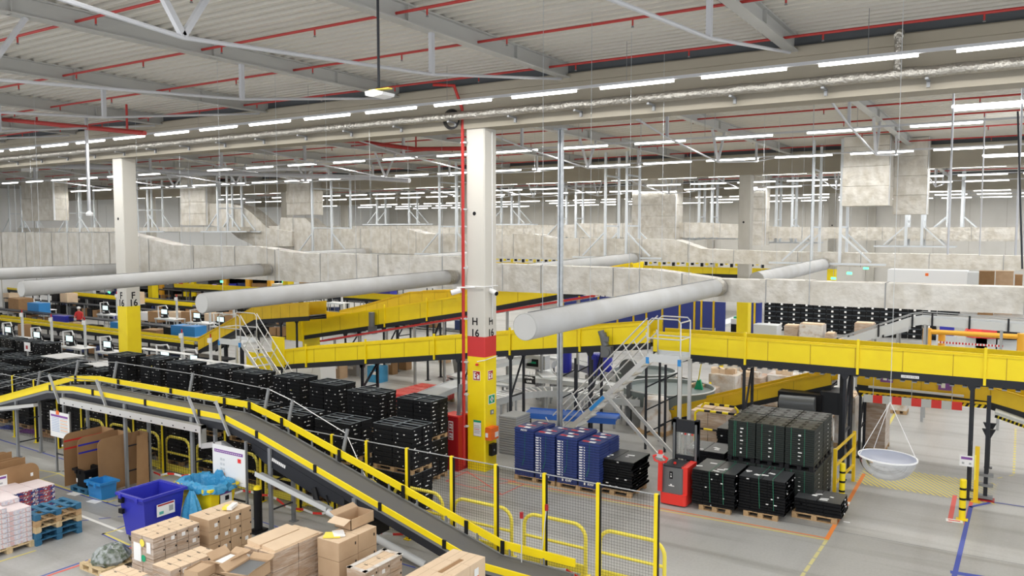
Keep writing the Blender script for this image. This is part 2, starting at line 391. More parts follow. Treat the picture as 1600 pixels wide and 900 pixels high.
# ================================================================== AIR DUCTS
def duct(Y0, Y1, prof, label, seams=1.25, extra=None):
    """insulated rectangular duct along X; prof = [(X, z bottom, z top)]"""
    t = thing('insulated_duct', label, 'air duct', (prof[0][0], (Y0+Y1)/2, prof[0][1]))
    b = MB()
    for (xa, a0, a1), (xb, b0, b1) in zip(prof, prof[1:]):
        n = max(1, int(abs(xb-xa)/seams))
        for k in range(n):
            f, g = k/n, (k+1)/n; e = R.uniform(-.012, .012)
            xs, xe = xa+(xb-xa)*f, xa+(xb-xa)*g; lo0, lo1 = a0+(b0-a0)*f+e, a0+(b0-a0)*g+e; h0, h1 = a1+(b1-a1)*f+e, a1+(b1-a1)*g+e
            b.hexa(((xs, Y0-e, lo0), (xe, Y0-e, lo1), (xe, Y1, lo1), (xs, Y1, lo0)), ((xs, Y0-e, h0), (xe, Y0-e, h1), (xe, Y1, h1), (xs, Y1, h0)), 'foil')
    b.build('insulation', t)
    b = MB()
    for (xa, a0, a1), (xb, b0, b1) in zip(prof, prof[1:]):
        n = max(1, int(abs(xb-xa)/2.4))
        for k in range(n):
            f = (k+.5)/n; x = xa+(xb-xa)*f; lo = a0+(b0-a0)*f; hi = a1+(b1-a1)*f
            b.box(x-.012, x+.012, Y0-.022, Y0-.014, lo-.01, hi+.02, 'tray_grey'); b.box(x-.012, x+.012, Y0-.022, Y1+.02, hi+.014, hi+.02, 'mid_grey')
    b.build('seam', t)
    wm = None
    for i in range(int(abs(prof[-1][0]-prof[0][0])/4.8)):
        x = min(prof[0][0], prof[-1][0])+1+4.8*i
        if Y0 > 30 or x < -48: continue
        if wm is None: b = MB(); b.tube([(x, Y0-.02, prof[0][1]-.02), (x, Y0-.02, ZC)], .009, 'galv', 4); wm = b.build('hanger_wire', t); wx = x
        else: twin(wm, x-wx)
    return t
duct(22., 22.75, [(4.6, 4.70, 5.32), (-7.2, 4.68, 5.30), (-9.0, 4.68, 5.50), (-14.0, 4.66, 5.55), (-15.2, 4.66, 5.55)], 'silver insulated duct across the hall, section right of the H 16 column')
duct(22., 22.75, [(-15.2, 4.66, 5.76), (-23.9, 4.66, 5.78), (-26.0, 4.66, 6.0), (-31.4, 4.66, 6.02), (-35., 4.68, 6.55), (-60, 4.70, 6.62)], 'silver insulated duct across the hall, taller section left of the H 16 column')
DY = 38.5
fx_ = lambda px: OY(px, 400, DY).x
duct(DY, DY+1.1, [(9, 5.02, 5.60), (fx_(1200), 5.05, 5.68), (fx_(1095), 5.1, 5.78), (fx_(1055), 5.15, 6.22), (fx_(860), 5.2, 6.27), (fx_(832), 5.2, 6.5), (fx_(665), 5.25, 6.47), (fx_(636), 5.25, 6.78), (fx_(497), 5.27, 6.8), (fx_(478), 5.27, 7.55), (fx_(440), 5.27, 7.6), (fx_(437), 5.3, 7.02), (fx_(395), 5.5, 7.0)], 'silver insulated duct parallel to the front one, behind it and resting on trapeze frames', 1.6)
duct(37.1, 38.1, [(OY(372, 360, 37.1).x, 6.62, 6.95), (-75, 6.62, 6.95)], 'shallow silver duct at eye height resting on the hanger towers at left', 2.)
duct(58., 59.1, [(9, 6.15, 6.85), (-14, 6.15, 6.95), (-20, 6.2, 7.3), (-30, 6.2, 7.3), (-34, 6.2, 6.9), (-60, 6.2, 6.9)], 'third silver insulated duct, far behind the marked column', 2.)
duct(71., 72.1, [(9, 5.9, 6.8), (-30, 5.9, 6.8), (-34, 6., 7.3), (-74, 6., 7.3)], 'farthest silver insulated duct along the back wall', 2.2)
# dropping duct with the swan neck, left of centre
b = MB(); Y0, Y1 = 38.3, 39.5
pts = [OY(x, y, Y0) for x, y in ((282, 352), (282, 318), (360, 318), (378, 322), (392, 332), (418, 356), (456, 362), (456, 385), (400, 385), (372, 372), (355, 358), (330, 352))]
b.prism([(p.x, Y0, p.z) for p in pts], (0, Y1-Y0, 0), 'foil')
tag(b.build('swan_neck_duct'), 'silver duct with an S shaped bend, left of the F to H gap', 'air duct')
def drop(x0, x1, y0, y1, Y, depth, label, ymin=None):
    a = OY(x0, y1, Y); c = OY(x1, y0, Y)
    t = thing('vertical_duct', label, 'air duct', (a.x, Y, a.z))
    b = MB(); z = a.z; k = 0; zt = ZC-.02 if ymin is None else c.z
    while z < zt-.05:
        z2 = min(z+.85, zt); e = R.uniform(-.02, .02); b.box(a.x-e, c.x+e, Y-e, Y+depth, z, z2-.012, 'foil'); z = z2
    b.build('insulation', t)
    b = MB(); z = a.z
    b.box(c.x+.022, c.x+.04, Y+.02, Y+.16, a.z, zt, 'foil_lit'); b.build('lit_face_strip', t)  # brighter foil strip paints in the lit look of the side face
    return t
drop(35, 80, 262, 345, 33., 1.2, 'square silver duct dropping from the roof at far left')
drop(283, 320, 285, 352, 38., 1., 'square silver duct rising from the S bend')
drop(448, 484, 272, 336, 40., 1.2, 'square silver duct hanging between the F and H columns')
drop(987, 1056, 245, 373, 57., 1.6, 'wide silver duct dropping onto the third duct, right of the grey pole')
drop(1168, 1197, 262, 383, 57., 1.2, 'narrow silver duct dropping beside the unpainted column')
drop(1316, 1390, 238, 322, 37.6, 1.4, 'large square silver duct hanging high at right')
drop(1394, 1450, 238, 335, 39.6, 1.3, 'slightly smaller square silver duct just beside the large one at right')

# textile air socks along Y
def sock(X, z, y0, y1, r, label, z1=None):
    z1 = z1 or z
    t = thing('air_sock', label, 'fabric air duct', (X, y0, z))
    b = MB(); n = 14; pts = []; rads = []
    for k in range(n+1):
        f = k/n; pts.append((X, y0+(y1-y0)*f, z+(z1-z)*f)); rads.append(r*(1 + (.012 if k % 2 else 0)))
    b.tube(pts, r, 'sock', 28, caps=False, rads=rads); b.build('fabric_tube', t, True)
    b = MB(); b.lathe((X, y0, z), [(0, -.012), (r*.6, -.012), (r*.97, -.004), (r*1.005, .02)], 'sock_cap', 28, 'y'); b.build('end_cap', t, True)
    b = MB(); b.lathe((X, y1-.25, z1), [(r*1.02, -.2), (r*1.06, -.15), (r*1.06, .15), (r*1.02, .2)], 'foil_pipe', 28, 'y'); b.build('collar', t, True)
    b = MB()
    for k in range(6):
        y = y0+.6+(y1-y0-1.2)*k/5; b.tube([(X, y, z+r), (X, y, ZC)], .005, 'galv', 4)
    b.tube([(X, y0+.1, z+r+.01), (X, y1-.3, z1+r+.01)], .008, 'steel_grey', 4); b.build('suspension_wire', t)
a = OX(820, 511, -7.0); sock(-7.0, a.z, a.y, 21.95, .232, 'fat grey fabric air sock ending right of the H 16 column', 5.07)
a = OX(315, 474, -16.15); sock(-16.15, a.z, a.y, 21.95, .235, 'fat grey fabric air sock ending between the F 16 and H 16 columns', 5.08)
a = OX(33, 451.5, -25.3); sock(-25.3, a.z, a.y, 21.95, .235, 'fat grey fabric air sock passing in front of the F 16 column', 5.1)
a = OX(0, 428, -34.5); sock(-34.5, a.z, 11.5, 21.95, .235, 'fat grey fabric air sock running off the left edge')
sock(-7.4, 5.0, 27.2, 38.4, .26, 'long fabric air sock behind the front duct, far right', 5.15)
sock(-16.6, 5.05, 27.5, 38.4, .27, 'long fabric air sock behind the front duct, just right of the H 16 column', 5.25)
sock(-25.8, 5.05, 28., 38.4, .27, 'fabric air sock behind the front duct, left of the H 16 column', 5.3)
sock(-35., 5.1, 28., 38.4, .27, 'fabric air sock behind the front duct, right of the F 16 column', 5.3)
# foil round pipe and cable brackets on the girder
t = thing('foil_pipe', 'crinkled silver round pipe along the front of the big concrete girder', 'pipe', (-60, 17.6, 9.66))
b = MB(); n = 150; pts = [(-60+68*k/n, 17.55+.012*math.sin(k*1.9), 9.68+.010*math.cos(k*2.7)) for k in range(n+1)]
b.tube(pts, .1, 'foil_pipe', 12, rads=[.105+.012*R.random() for _ in pts]); b.build('pipe', t, True)
k = None
for i in range(30):
    x = 6-1.9*i
    if k is None: b = MB(); b.box(x-.03, x+.03, 17.45, 17.84, 9.52, 9.56, 'steel_grey'); b.box(x-.03, x+.03, 17.78, 17.84, 9.42, 9.56, 'steel_grey'); k = b.build('bracket', t)
    else: twin(k, -1.9*i)
b = MB(); b.tube([(-2.12, 17.5, 9.75), (-2.12, 17.55, 10.45)], .075, 'foil_pipe', 10); b.tube([(-2.12, 17.5, 10.4), (-2.12, 17.7, 10.5)], .09, 'foil_pipe', 10); b.build('riser', t, True)
# coil of cable on the girder
p = OY(708, 187, 17.84); b = MB()
for j in range(4): b.tube([(p.x+(.21+.02*j)*math.cos(a*PI/10), 17.80-.015*j, p.z+(.21+.02*j)*math.sin(a*PI/10)) for a in range(20)], .012, 'black', 6, closed=True)
tag(b.build('cable_coil', smooth=True), 'coil of black cable hung on the girder beside the H 16 column', 'cable')

mat('galv_bright', (.66, .70, .74), .45, .4)
# trapeze towers that carry the second duct
def tower(xs, y_base, Y, label, zt=ZC-.05, half=.25, brace=1.3, rung=(1.6, 4.2), depth=.9):
    """xs = the two pixel columns of its post pairs"""
    A = OY(xs[0], y_base, Y); B = OY(xs[1], y_base, Y); z = A.z
    t = thing('duct_hanger_tower', label, 'duct hanger', ((A.x+B.x)/2, Y, z))
    m = 'galv_bright'; s = .0022*(z*0+Y)+.03
    po = None
    for x in (A.x, B.x):
        for y in (Y-.05, Y+depth+.0):
            if po is None: b = MB(); b.box(x-s/2, x+s/2, y-s/2, y+s/2, z, zt, m); po = b.build('post', t); p0 = (x, y)
            else: twin(po, x-p0[0], y-p0[1])
    b = MB(); zz = z+rung[0]
    while zz < zt: 
        for x in (A.x, B.x): b.box(x-.03, x+.03, Y-.05, Y+depth, zz-.04, zz+.04, m)
        zz += rung[1]-rung[0]
    b.build('rung', t)
    for x, s_ in ((A.x, -1), (B.x, 1)):
        b = MB(); y = Y-.05; b.bar((x, y, z+brace), (x+s_*brace, y, z+.05), .07, .07, m); twin(b.build('brace', t), 0, depth+.05)
    b = MB()
    for y in (Y-.05, Y+depth): b.box(A.x-brace-.6, B.x+brace+.6, y-.04, y+.04, z-.09, z, m)
    b.build('base_rail', t)
    return t
tower((946, 979), 401, 38.2, 'galvanised hanger tower beside the grey pole, right of the H 16 column', depth=1.6)
tower((1268, 1312), 410, 38.2, 'large galvanised hanger tower at right, in front of the hanging square ducts', depth=1.6)
tower((1415, 1440), 384, 57.6, 'galvanised hanger tower below the two hanging square ducts', depth=1.6)
tower((490, 520), 394, 38.2, 'galvanised hanger tower midway between the F 16 and H 16 columns', depth=1.7)
tower((688, 714), 396, 38.2, 'galvanised hanger tower immediately left of the H 16 column', depth=1.7)
tower((342, 357), 361, 37., 'galvanised hanger tower right of the F 16 column', depth=1.2)
tower((216, 233), 361, 37., 'galvanised hanger tower at the right face of the F 16 column', depth=1.2)
tower((106, 126), 363, 37., 'galvanised hanger tower left of the F 16 column', depth=1.2)
tower((17, 36), 363, 36., 'galvanised hanger tower at the left edge beside the square duct', depth=1.2)
tower((1032, 1052), 373, 60., 'thin galvanised hanger tower in front of the wide vertical duct', depth=1.2)
tower((874, 900), 372, 58., 'thin galvanised hanger tower left of the wide vertical duct', depth=1.2)
tower((1092, 1112), 372, 59.4, 'thin galvanised hanger tower between the wide duct and the unpainted column', depth=1.2)
tower((1212, 1237), 378, 59.4, 'thin galvanised hanger tower right of the unpainted column', depth=1.2)
tower((1480, 1502), 368, 59.4, 'thin galvanised hanger tower near the right edge', depth=1.2)
tower((590, 640), 350, 60, 'thin galvanised hanger tower far behind, left of the H 16 column', depth=1.2)
tower((772, 800), 350, 60, 'thin galvanised hanger tower far behind, between the H 16 column and grey pole', depth=1.2)
# small clutter on hangers: cross rods far back
# grey pole from floor to girder
b = MB()
for dx in (-.045, .045): b.box(-10.63+dx-.025, -10.63+dx+.025, 19.35, 19.41, 0, 9.4, 'galv')
b.box(-10.7, -10.56, 19.41, 19.44, 0, 9.4, 'galv'); b.box(-10.75, -10.5, 19.2, 19.55, 9.36, 9.4, 'galv'); b.box(-10.75, -10.5, 19.28, 19.5, 0, .02, 'galv')
po = tag(b.build('cable_riser'), 'tall galvanised channel pole rising to the girder behind the blue crate stacks', 'pole')
# vertical pole with camera at left, white beam behind
b = MB(); p = OY(136, 235, 16.2); b.box(p.x-.04, p.x+.04, 16.16, 16.24, 7.35, 10.8, 'steel_white'); b.lathe((p.x, 16.2, 7.15), [(0, 0), (.11, .03), (.12, .1), (.04, .2), (.04, .25)], 'white', 14)
tag(b.build('camera_pole', smooth=True), 'white pole with a small dome camera hanging left of the F 16 column', 'camera')
# wifi aerial on black rod, near the camera
p = OY(592, 147, 8.2)
t = thing('ceiling_antenna', 'white wedge shaped antenna box on a long black rod', 'antenna', (p.x, 8.2, p.z))
b = MB(); b.tube([(p.x, 8.2, p.z+.06), (p.x, 8.2, ZC)], .018, 'dark_frame', 8); b.build('rod', t, True)
b = MB(); b.prism([(p.x-.16, 8.1, p.z+.035), (p.x-.15, 8.1, p.z-.02), (p.x-.03, 8.1, p.z-.05), (p.x+.14, 8.1, p.z-.03), (p.x+.16, 8.1, p.z+.005), (p.x+.0, 8.1, p.z+.05)], (0, .24, 0), 'white'); b.build('housing', t)
b = MB(); b.box(p.x-.14, p.x+.2, 8.16, 8.24, p.z+.05, p.z+.065, 'pale_yellow'); b.build('bracket', t)
# long white conduit beam at left, high
def hbar(pts, Y, r, m, name, label, cat):
    b = MB(); b.tube([OY(x, y, Y) for x, y in pts], r, m, 8); return tag(b.build(name, smooth=True), label, cat)
hbar(((-10, 257), (180, 262)), 26., .14, 'steel_white', 'conduit', 'thick white conduit running level left of the F 16 column', 'pipe')
hbar(((205, 265), (330, 271), (560, 277), (640, 282)), 26.1, .10, 'steel_white', 'conduit', 'white conduit running level between the F 16 and H 16 columns', 'pipe')
hbar(((190, 281), (440, 264), (512, 264), (516, 276)), 30., .09, 'steel_white', 'conduit', 'white conduit rising to an elbow left of the middle hanger tower', 'pipe')
p0 = OY(45, 262, 25.8); b = MB(); b.box(p0.x-.5, p0.x+.5, 25.6, 26.1, p0.z-.2, p0.z+.2, 'white'); tag(b.build('junction_box'), 'white box on the level conduit at far left', 'box')
# hanging thin black pole at the right edge
b = MB(); p = OY(1590, 180, 21.5); q = OY(1581, 420, 21.5); b.tube([(p.x, 21.5, 9.3), (q.x+.2, 21.5, q.z)], .02, 'dark_frame', 6)
tag(b.build('hanging_rod'), 'thin black rod hanging at the far right edge in front of the ducts', 'rod')

# ================================================================== BIG YELLOW CONVEYORS
mat('seam_brown', (.50, .32, .01), .5)
def guard(path, y, out, h, m, rib=1.12, lip=.06, posts=None, parent=None, rim=True):
    """one sheet side: a plate with folded top lip, seams and clamp posts"""
    b = MB(); b.run(path, y-.012, y+.012, 0, h, m)
    if rim: b.run(path, min(y, y+out*.05), max(y, y+out*.05), h-lip, h-lip+.03, m); b.run(path, min(y, y+out*.03), max(y, y+out*.03), h-.012, h+.012, m)
    o = b.build('side_guard', parent)
    s = MB()
    for (xa, za), (xb, zb) in zip(path, path[1:]):
        L = math.hypot(xb-xa, zb-za); n = max(1, int(L/rib))
        for k in range(1, n+1):
            f = k/n; x = xa+(xb-xa)*f; z = za+(zb-za)*f; s.box(x-.008, x+.008, min(y, y+out*.02), max(y, y+out*.02), z, z+h-lip, 'seam_brown')
    s.build('seam', o)
    return o
def conveyor(name, path, y0, y1, label, cat='conveyor', h=.60, m='yellow', frame=.20, legs=(), posts=(), cover=0, far=True, near=True, rib=1.12, brace=True):
    t = thing(name, label, cat, (path[0][0], (y0+y1)/2, path[0][1]))
    b = MB()
    for y in (y0, y1): b.run(path, y-.03, y+.03, -frame, 0, 'dark_frame')
    b.run(path, y0, y1, -.05-frame*.4, -frame*.35, 'dark_frame'); b.build('frame', t)
    b = MB(); b.run(path, y0+.05, y1-.05, -.02, .02, 'belt'); b.build('belt', t)
    if near: guard(path, y0-.02, -1, h, m, rib, parent=t)
    if far: guard(path, y1+.02, 1, h, m, rib, parent=t)
    def zat(x):
        for (xa, za), (xb, zb) in zip(path, path[1:]):
            if min(xa, xb) <= x <= max(xa, xb): return za+(zb-za)*(x-xa)/(xb-xa)
        return path[-1][1]
    for x in posts:
        z = zat(x); b = MB(); b.box(x-.03, x+.03, y0-.09, y0-.035, z-.16, z+h+.16, m); b.build('clamp_post', t)
    for x in legs:
        z = zat(x)-frame
        for y in (y0+.03, y1-.03):
            b = MB(); b.box(x-.036, x+.036, y-.036, y+.036, 0, z+.05, 'dark_frame'); b.box(x-.1, x+.1, y-.1, y+.1, 0, .015, 'dark_frame')
            b.prism([(x-.16, y-.05, z+.12), (x+.16, y-.05, z+.12), (x+.05, y-.05, z-.12), (x-.05, y-.05, z-.12)], (0, .1, 0), 'dark_frame'); b.build('leg', t)
        if brace:
            b = MB(); b.bar((x, y0+.05, z*.45), (x, y1-.05, z-.1), .05, .05, 'dark_frame'); b.bar((x, y0+.05, z*.45), (x, y1-.05, z*.45), .05, .05, 'dark_frame'); b.build('leg_brace', t)
    return t
def xs(px, Y, y=600): return [OY(x, y, Y).x for x in px]
# long incline through the middle of the hall
inc = [(-26.2, 1.02), (-24.4, 1.33), (-14.1, 2.69), (-9.2, 3.30)]
t = conveyor('incline_conveyor', inc, 22.4, 23.3, 'long yellow sided conveyor climbing past the H 16 column to the stairs', legs=xs((566, 716, 797, 921), 22.4)+[-20.8], posts=xs((480, 573, 680, 798, 907), 22.4, 560))
b = MB(); b.box(-25.6, -24.9, 22.32, 22.36, 1.15, 2.35, 'yellow'); b.box(-25.62, -24.88, 22.30, 22.38, 2.33, 2.36, 'yellow'); b.box(-27.2, -25.6, 22.34, 22.37, .95, 1.6, 'yellow'); b.build('end_guard', t)
# gear motor on the incline's side
b = MB(); p = OY(948, 535, 22.25); b.tube([(p.x-.02, 22.2, p.z-.1), (p.x-.12, 22.2, p.z+.28)], .115, 'motor', 14); b.tube([(p.x-.14, 22.2, p.z+.24), (p.x-.18, 22.2, p.z+.36)], .10, 'motor', 14)
b.box(p.x-.13, p.x+.2, 22.1, 22.32, p.z-.45, p.z-.1, 'motor'); b.tube([(p.x+.05, 22.05, p.z-.28), (p.x+.05, 22.36, p.z-.28)], .13, 'motor', 14); b.box(p.x-.02, p.x+.14, 22.06, 22.12, p.z+.05, p.z+.2, 'motor'); b.build('gear_motor', t, True)
# level conveyor to the right
lev = [(-9.12, 3.04), (5.5, 3.06)]
t = conveyor('level_conveyor', lev, 22.45, 23.35, 'long level yellow sided conveyor bridging the gangway at right', legs=xs((1162, 1320, 1519), 22.45), posts=xs((1165, 1341, 1540), 22.45, 560))
p = OY(1408, 583, 22.4); q = OY(1436, 586.5, 22.4); b = MB(); b.box(p.x, q.x, 22.405, 22.418, 2.905, 2.975, 'white')
for k in range(11): x = p.x+.02+(q.x-p.x-.03)*k/11; b.box(x, x+.012+.006*(k % 3), 22.402, 22.405, 2.92, 2.96, 'mid_grey')
b.build('maker_plate', t)
b = MB()
for k in range(46):
    x = -8.6+.28*k; b.box(x, x+.1, 22.6, 23.2, 2.765, 2.80, 'mid_grey')
b.build('underside_rollers', t)
# second incline behind
n0 = OY(485, 525, 28); n1 = OY(727, 487, 28); n2 = OY(900, 455, 28)
t = conveyor('incline_conveyor', [(n0.x-.4, n0.z), (n1.x, n1.z), (n2.x, n2.z), (n2.x+2.4, n2.z+.45)], 28., 29., 'yellow sided conveyor climbing behind the first incline, with a red rail below', h=.72, legs=xs((540, 600, 668, 720), 28), posts=xs((602, 668, 726), 28, 500))
b = MB(); q = OY(480, 500, 27.9); b.box(n0.x-.5, n0.x-.42, 27.95, 29.05, .9, 2.6, 'yellow'); b.box(n0.x-1.6, n0.x-.5, 27.9, 27.95, 1.2, 2.35, 'yellow'); b.box(n0.x-.4, n0.x+2.6, 28.9, 28.96, n0.z+.8, n0.z+1.15, 'deep_yellow'); b.build('end_guard', t)
b = MB(); p = OY(582, 503, 27.8); b.tube([(p.x, 27.75, p.z-.2), (p.x, 27.75, p.z+.45)], .14, 'motor', 12); b.box(p.x-.15, p.x+.15, 27.65, 27.95, p.z-.55, p.z-.2, 'motor'); b.build('gear_motor', t, True)
t = thing('rail_rack', 'sloping rack of red rails and grey rollers below the second yellow incline', 'conveyor', (n0.x, 27.0, 1.))
a = OY(500, 533, 26.8); c = OY(930, 462, 26.8)
b = MB(); b.bar(a, c, .05, .08, 'red'); b.bar(a+Vector((0, .5, .02)), c+Vector((0, .5, .02)), .05, .06, 'red'); b.build('rail', t)
b = MB()
for k in range(60): p = a.lerp(c, (k+.5)/60); b.box(p.x-.07, p.x+.07, 26.85, 27.25, p.z-.05, p.z-.01, 'mid_grey')
b.build('rollers', t)
for k in range(9):
    p = a.lerp(c, (k+.5)/9); b = MB(); b.box(p.x-.04, p.x+.04, 26.9, 27., 0, p.z-.04, 'mid_grey'); b.build('leg', t)
# third rising chute
c0 = OY(573, 481, 33); c1 = OY(641, 456, 33); c2 = OY(720, 453, 33)
conveyor('chute_conveyor', [(c0.x-2, c0.z-1.), (c0.x, c0.z-.55), (c1.x, c1.z-.75), (c2.x, c2.z-.75), (c2.x+2, c2.z-.7)], 33., 34.1, 'ribbed yellow chute curving up behind the second incline, under the duct', h=.75, m='deep_yellow', rib=.7, legs=[c0.x+2.2, c1.x+1.5])
# chute rising from the packing line, behind the left stairs
q0 = OY(310, 534, 25.); q1 = OY(397, 482, 25.); q2 = OY(483, 472, 25.)
conveyor('chute_conveyor', [(q0.x, q0.z-.42), (q1.x, q1.z-.52), (q2.x, q2.z-.62)], 25., 26., 'ribbed yellow chute rising behind the left rolling stairs', h=.6, m='deep_yellow', rib=.55, legs=xs((330, 352, 380, 440), 25), brace=False)
# packing lines
def line(pts, Y, label, h=.15, w=.8):
    P_ = [OY(x, y, Y) for x, y in pts]; path = [(p.x, p.z-h) for p in P_]; path[0] = (path[0][0]-12, path[0][1])
    L = abs(path[-1][0]-path[0][0])
    return conveyor('packing_line', path, Y, Y+w, label, h=h, frame=.2, m='yellow', rib=3., legs=[path[0][0]+2.5*k+1 for k in range(int(L/2.5))], brace=False)
line(((0, 495), (304, 534)), 25., 'yellow edged packing conveyor running left behind the F 16 column')
line(((0, 446), (301, 476)), 36.5, 'yellow edged packing conveyor one aisle further back at left')
line(((430, 452), (610, 462)), 41., 'yellow edged conveyor seen small below the second air sock', h=.3)
t = conveyor('packing_line', [(-62, 3.1), (OY(1205, 410, 66).x, 3.1)], 66., 67., 'distant yellow conveyor gallery seen below the second duct', h=.5, legs=[-60+4*k for k in range(10)], frame=.3)
b = MB(); b.box(-40, -18, 66.2, 66.9, 2.0, 2.2, 'red'); b.box(-40, -18, 66.2, 66.9, 1.5, 1.7, 'dark_frame')
for k in range(64): b.box(-44+.42*k, -43.8+.42*k, 65.7, 65.9, 3.7+.1*(k % 3), 4.0, 'black' if k % 2 else 'yellow')
b.build('machinery', t)
# low yellow chute at right and its level run under the bridge
r0 = OY(1030, 640, 25.); r1 = OY(1300, 579, 25.); r2 = OY(1340, 578, 25.); r3 = OY(1548, 603, 25.); r4 = OY(1606, 622, 25.)
hh = .42
t = conveyor('low_conveyor', [(r0.x, r0.z-hh), (r1.x, r1.z-hh)], 25., 25.9, 'deep yellow conveyor sloping down left behind the strapped black stacks', h=hh, m='deep_yellow', frame=.16, legs=[r0.x+.6, r0.x+3.], rib=1.)
b = MB(); p = OY(1265, 628, 24.6); b.box(p.x-.9, p.x+.35, 24.5, 25.6, p.z-.3, p.z+.25, 'black'); b.tube([(p.x-.8, 24.4, p.z-.05), (p.x+.2, 24.4, p.z-.02)], .22, 'motor', 14); b.box(p.x+.3, p.x+.9, 24.6, 25.5, p.z-.3, p.z+.35, 'dark_frame'); b.build('drive_unit', t, True)
t = conveyor('low_conveyor', [(r2.x, r2.z-hh), (r3.x, r3.z-hh)], 25., 25.9, 'deep yellow conveyor running level beneath the yellow bridge at right', h=hh, m='deep_yellow', frame=.2, legs=[r2.x+.1], rib=1.2)
a = OY(1342, 616, 24.8); c = OY(1545, 636, 24.8)
b = MB(); n = 46
for k in range(n):
    p = a.lerp(c, k/n); q = a.lerp(c, (k+1)/n); s = .05
    b.prism([(p.x, 24.76, p.z-.04), (q.x, 24.76, q.z-.04), (q.x+s, 24.76, q.z+.05), (p.x+s, 24.76, p.z+.05)], (0, .08, 0), 'yellow' if k % 2 else 'black')
b.bar(a+Vector((0, -.02, .09)), c+Vector((0, -.02, .09)), .06, .05, 'deep_yellow')
b.build('hazard_beam', t)
b = MB(); a2 = OY(1357, 604, 24.7); c2_ = OY(1506, 619, 24.7); b.bar(a2, c2_, .05, .06, 'light_grey'); b.build('light_bar', t)
for k, (x, y) in enumerate(((1385, 590), (1476, 602))):
    p = OY(x, y, 24.9); b = MB(); b.box(p.x-.15, p.x+.17, 24.85, 24.9, p.z-.13, p.z+.11, 'purple'); b.box(p.x-.08, p.x+.02, 24.84, 24.85, p.z-.07, p.z+.07, 'white'); b.build('number_plate', t)
t = thing('height_limit_board', 'red and white height limit board hanging under the yellow bridge', 'sign', OY(1349, 627, 24.5))
a = OY(1349, 628, 24.5); c = OY(1503, 641.5, 24.5); n = 10
b = MB()
for k in range(n):
    p = a.lerp(c, (k if k else 0)/n); q = a.lerp(c, (k+1)/n); b.prism([(p.x, 24.5, p.z), (q.x, 24.5, q.z), (q.x, 24.5, q.z+.22), (p.x, 24.5, p.z+.22)], (0, .03, 0), 'bright_red' if k % 2 else 'light_grey')
b.build('board', t)
b = MB()
for f in (.1, .5, .9): p = a.lerp(c, f); b.tube([(p.x, 24.52, p.z+.2), (p.x, 24.52, 2.72)], .01, 'galv', 5)
b.build('chain', t)
t = conveyor('low_conveyor', [(r3.x+.02, r3.z-hh-.02), (r4.x+2, r4.z-hh-.45)], 25., 25.9, 'deep yellow conveyor sloping down out of view at the right edge', h=hh, m='deep_yellow', frame=.2, legs=[r3.x-.0], rib=1.2)
b = MB(); p = OY(1555, 642, 24.7); q = OY(1606, 660, 24.7); b.bar(p, q, .5, .06, 'light_grey')
for k in range(16): s = p.lerp(q, k/16); b.bar(s+Vector((0, -.27, -.09)), s+Vector((.07, -.27, -.10)), .04, .07, 'yellow' if k % 2 else 'black')
b.build('roller_bed', t)
# cross member supports behind the bridge at right of the strapped stacks
b = MB(); X = r2.x-.35
for y, dx in ((24.6, 0), (25.9, .05)): b.box(X+dx-.05, X+dx+.05, y-.05, y+.05, 0, 2.5, 'dark_frame')
b.bar((X, 24.6, .8), (X, 25.9, 2.2), .05, .05, 'dark_frame'); tag(b.build('support_trestle'), 'black steel trestle beside the strapped stacks, behind the striped bollard', 'trestle')
# black service trestle left of the strapped stacks
for k, (x, lab) in enumerate(((884, 'black steel trestle under the grey motor of the incline, behind the stairs'), (1018, 'black steel trestle under the rolling stairs platform'))):
    p = OY(x-2, 640, 22.9); b = MB()
    for dx in (0, .62):
        for dy in (0, 1.1): b.box(p.x+dx-.03, p.x+dx+.03, 22.55+dy-.03, 22.55+dy+.03, 0, 2.65 if k else 2.4, 'dark_frame')
    for z in (.5, 1.2, 1.9): b.bar((p.x, 22.55, z), (p.x+.62, 22.55, z+.35), .04, .04, 'dark_frame'); b.bar((p.x, 23.65, z), (p.x+.62, 23.65, z+.35), .04, .04, 'dark_frame')
    tag(b.build('service_trestle'), lab, 'trestle')

# ================================================================== FOREGROUND DESCENDING CONVEYOR
Y0, Y1 = 11.95, 12.6
path = [(-30.5, .35), (-27.2, 1.13), (-22.9, 2.20), (-21.6, 2.32), (-15.3, 2.30), (-14.3, 2.08), (-8.15, .42), (-6.6, .40)]
t = thing('belt_conveyor', 'dark belt conveyor with yellow guard strips sloping down across the foreground', 'conveyor', (-15, 12.3, 0))
b = MB()
for y in (Y0, Y1): b.run(path, y-.025, y+.025, -.10, .02, 'steel_grey'); b.run(path, y-.02, y+.02, -.27, -.10, 'dark_frame')
b.run(path, Y0, Y1, -.16, -.13, 'dark_frame'); b.build('frame', t)
b = MB(); b.run(path, Y0+.02, Y1-.02, -.02, .015, 'belt'); b.build('belt', t)
b = MB(); b.run(path, Y1+.03, Y1+.07, .12, .27, 'yellow'); b.build('far_guard_strip', t)
b = MB(); b.run(path[1:], Y0-.05, Y0-.02, -.02, .10, 'yellow'); b.build('near_guard_strip', t)
def zq(x):
    for (xa, za), (xb, zb) in zip(path, path[1:]):
        if xa <= x <= xb: return za+(zb-za)*(x-xa)/(xb-xa)
for x in (-22.7, -20.6, -18.3, -16.2, -15.3, -14.2, -12.4, -10.6, -9.0, -8.15):
    z = zq(x); b = MB(); b.box(x-.04, x+.04, Y0-.07, Y0-.045, z-.04, z+.13, 'black'); b.box(x-.04, x+.04, Y1+.0, Y1+.025, z, z+.28, 'black'); b.build('joint_clip', t)
b = MB(); x = -29.
while x < -7:
    z = zq(x); b.box(x-.02, x+.02, Y1+.025, Y1+.05, z-.1, z+.14, 'steel_grey'); x += .75
b.build('guard_bracket', t)
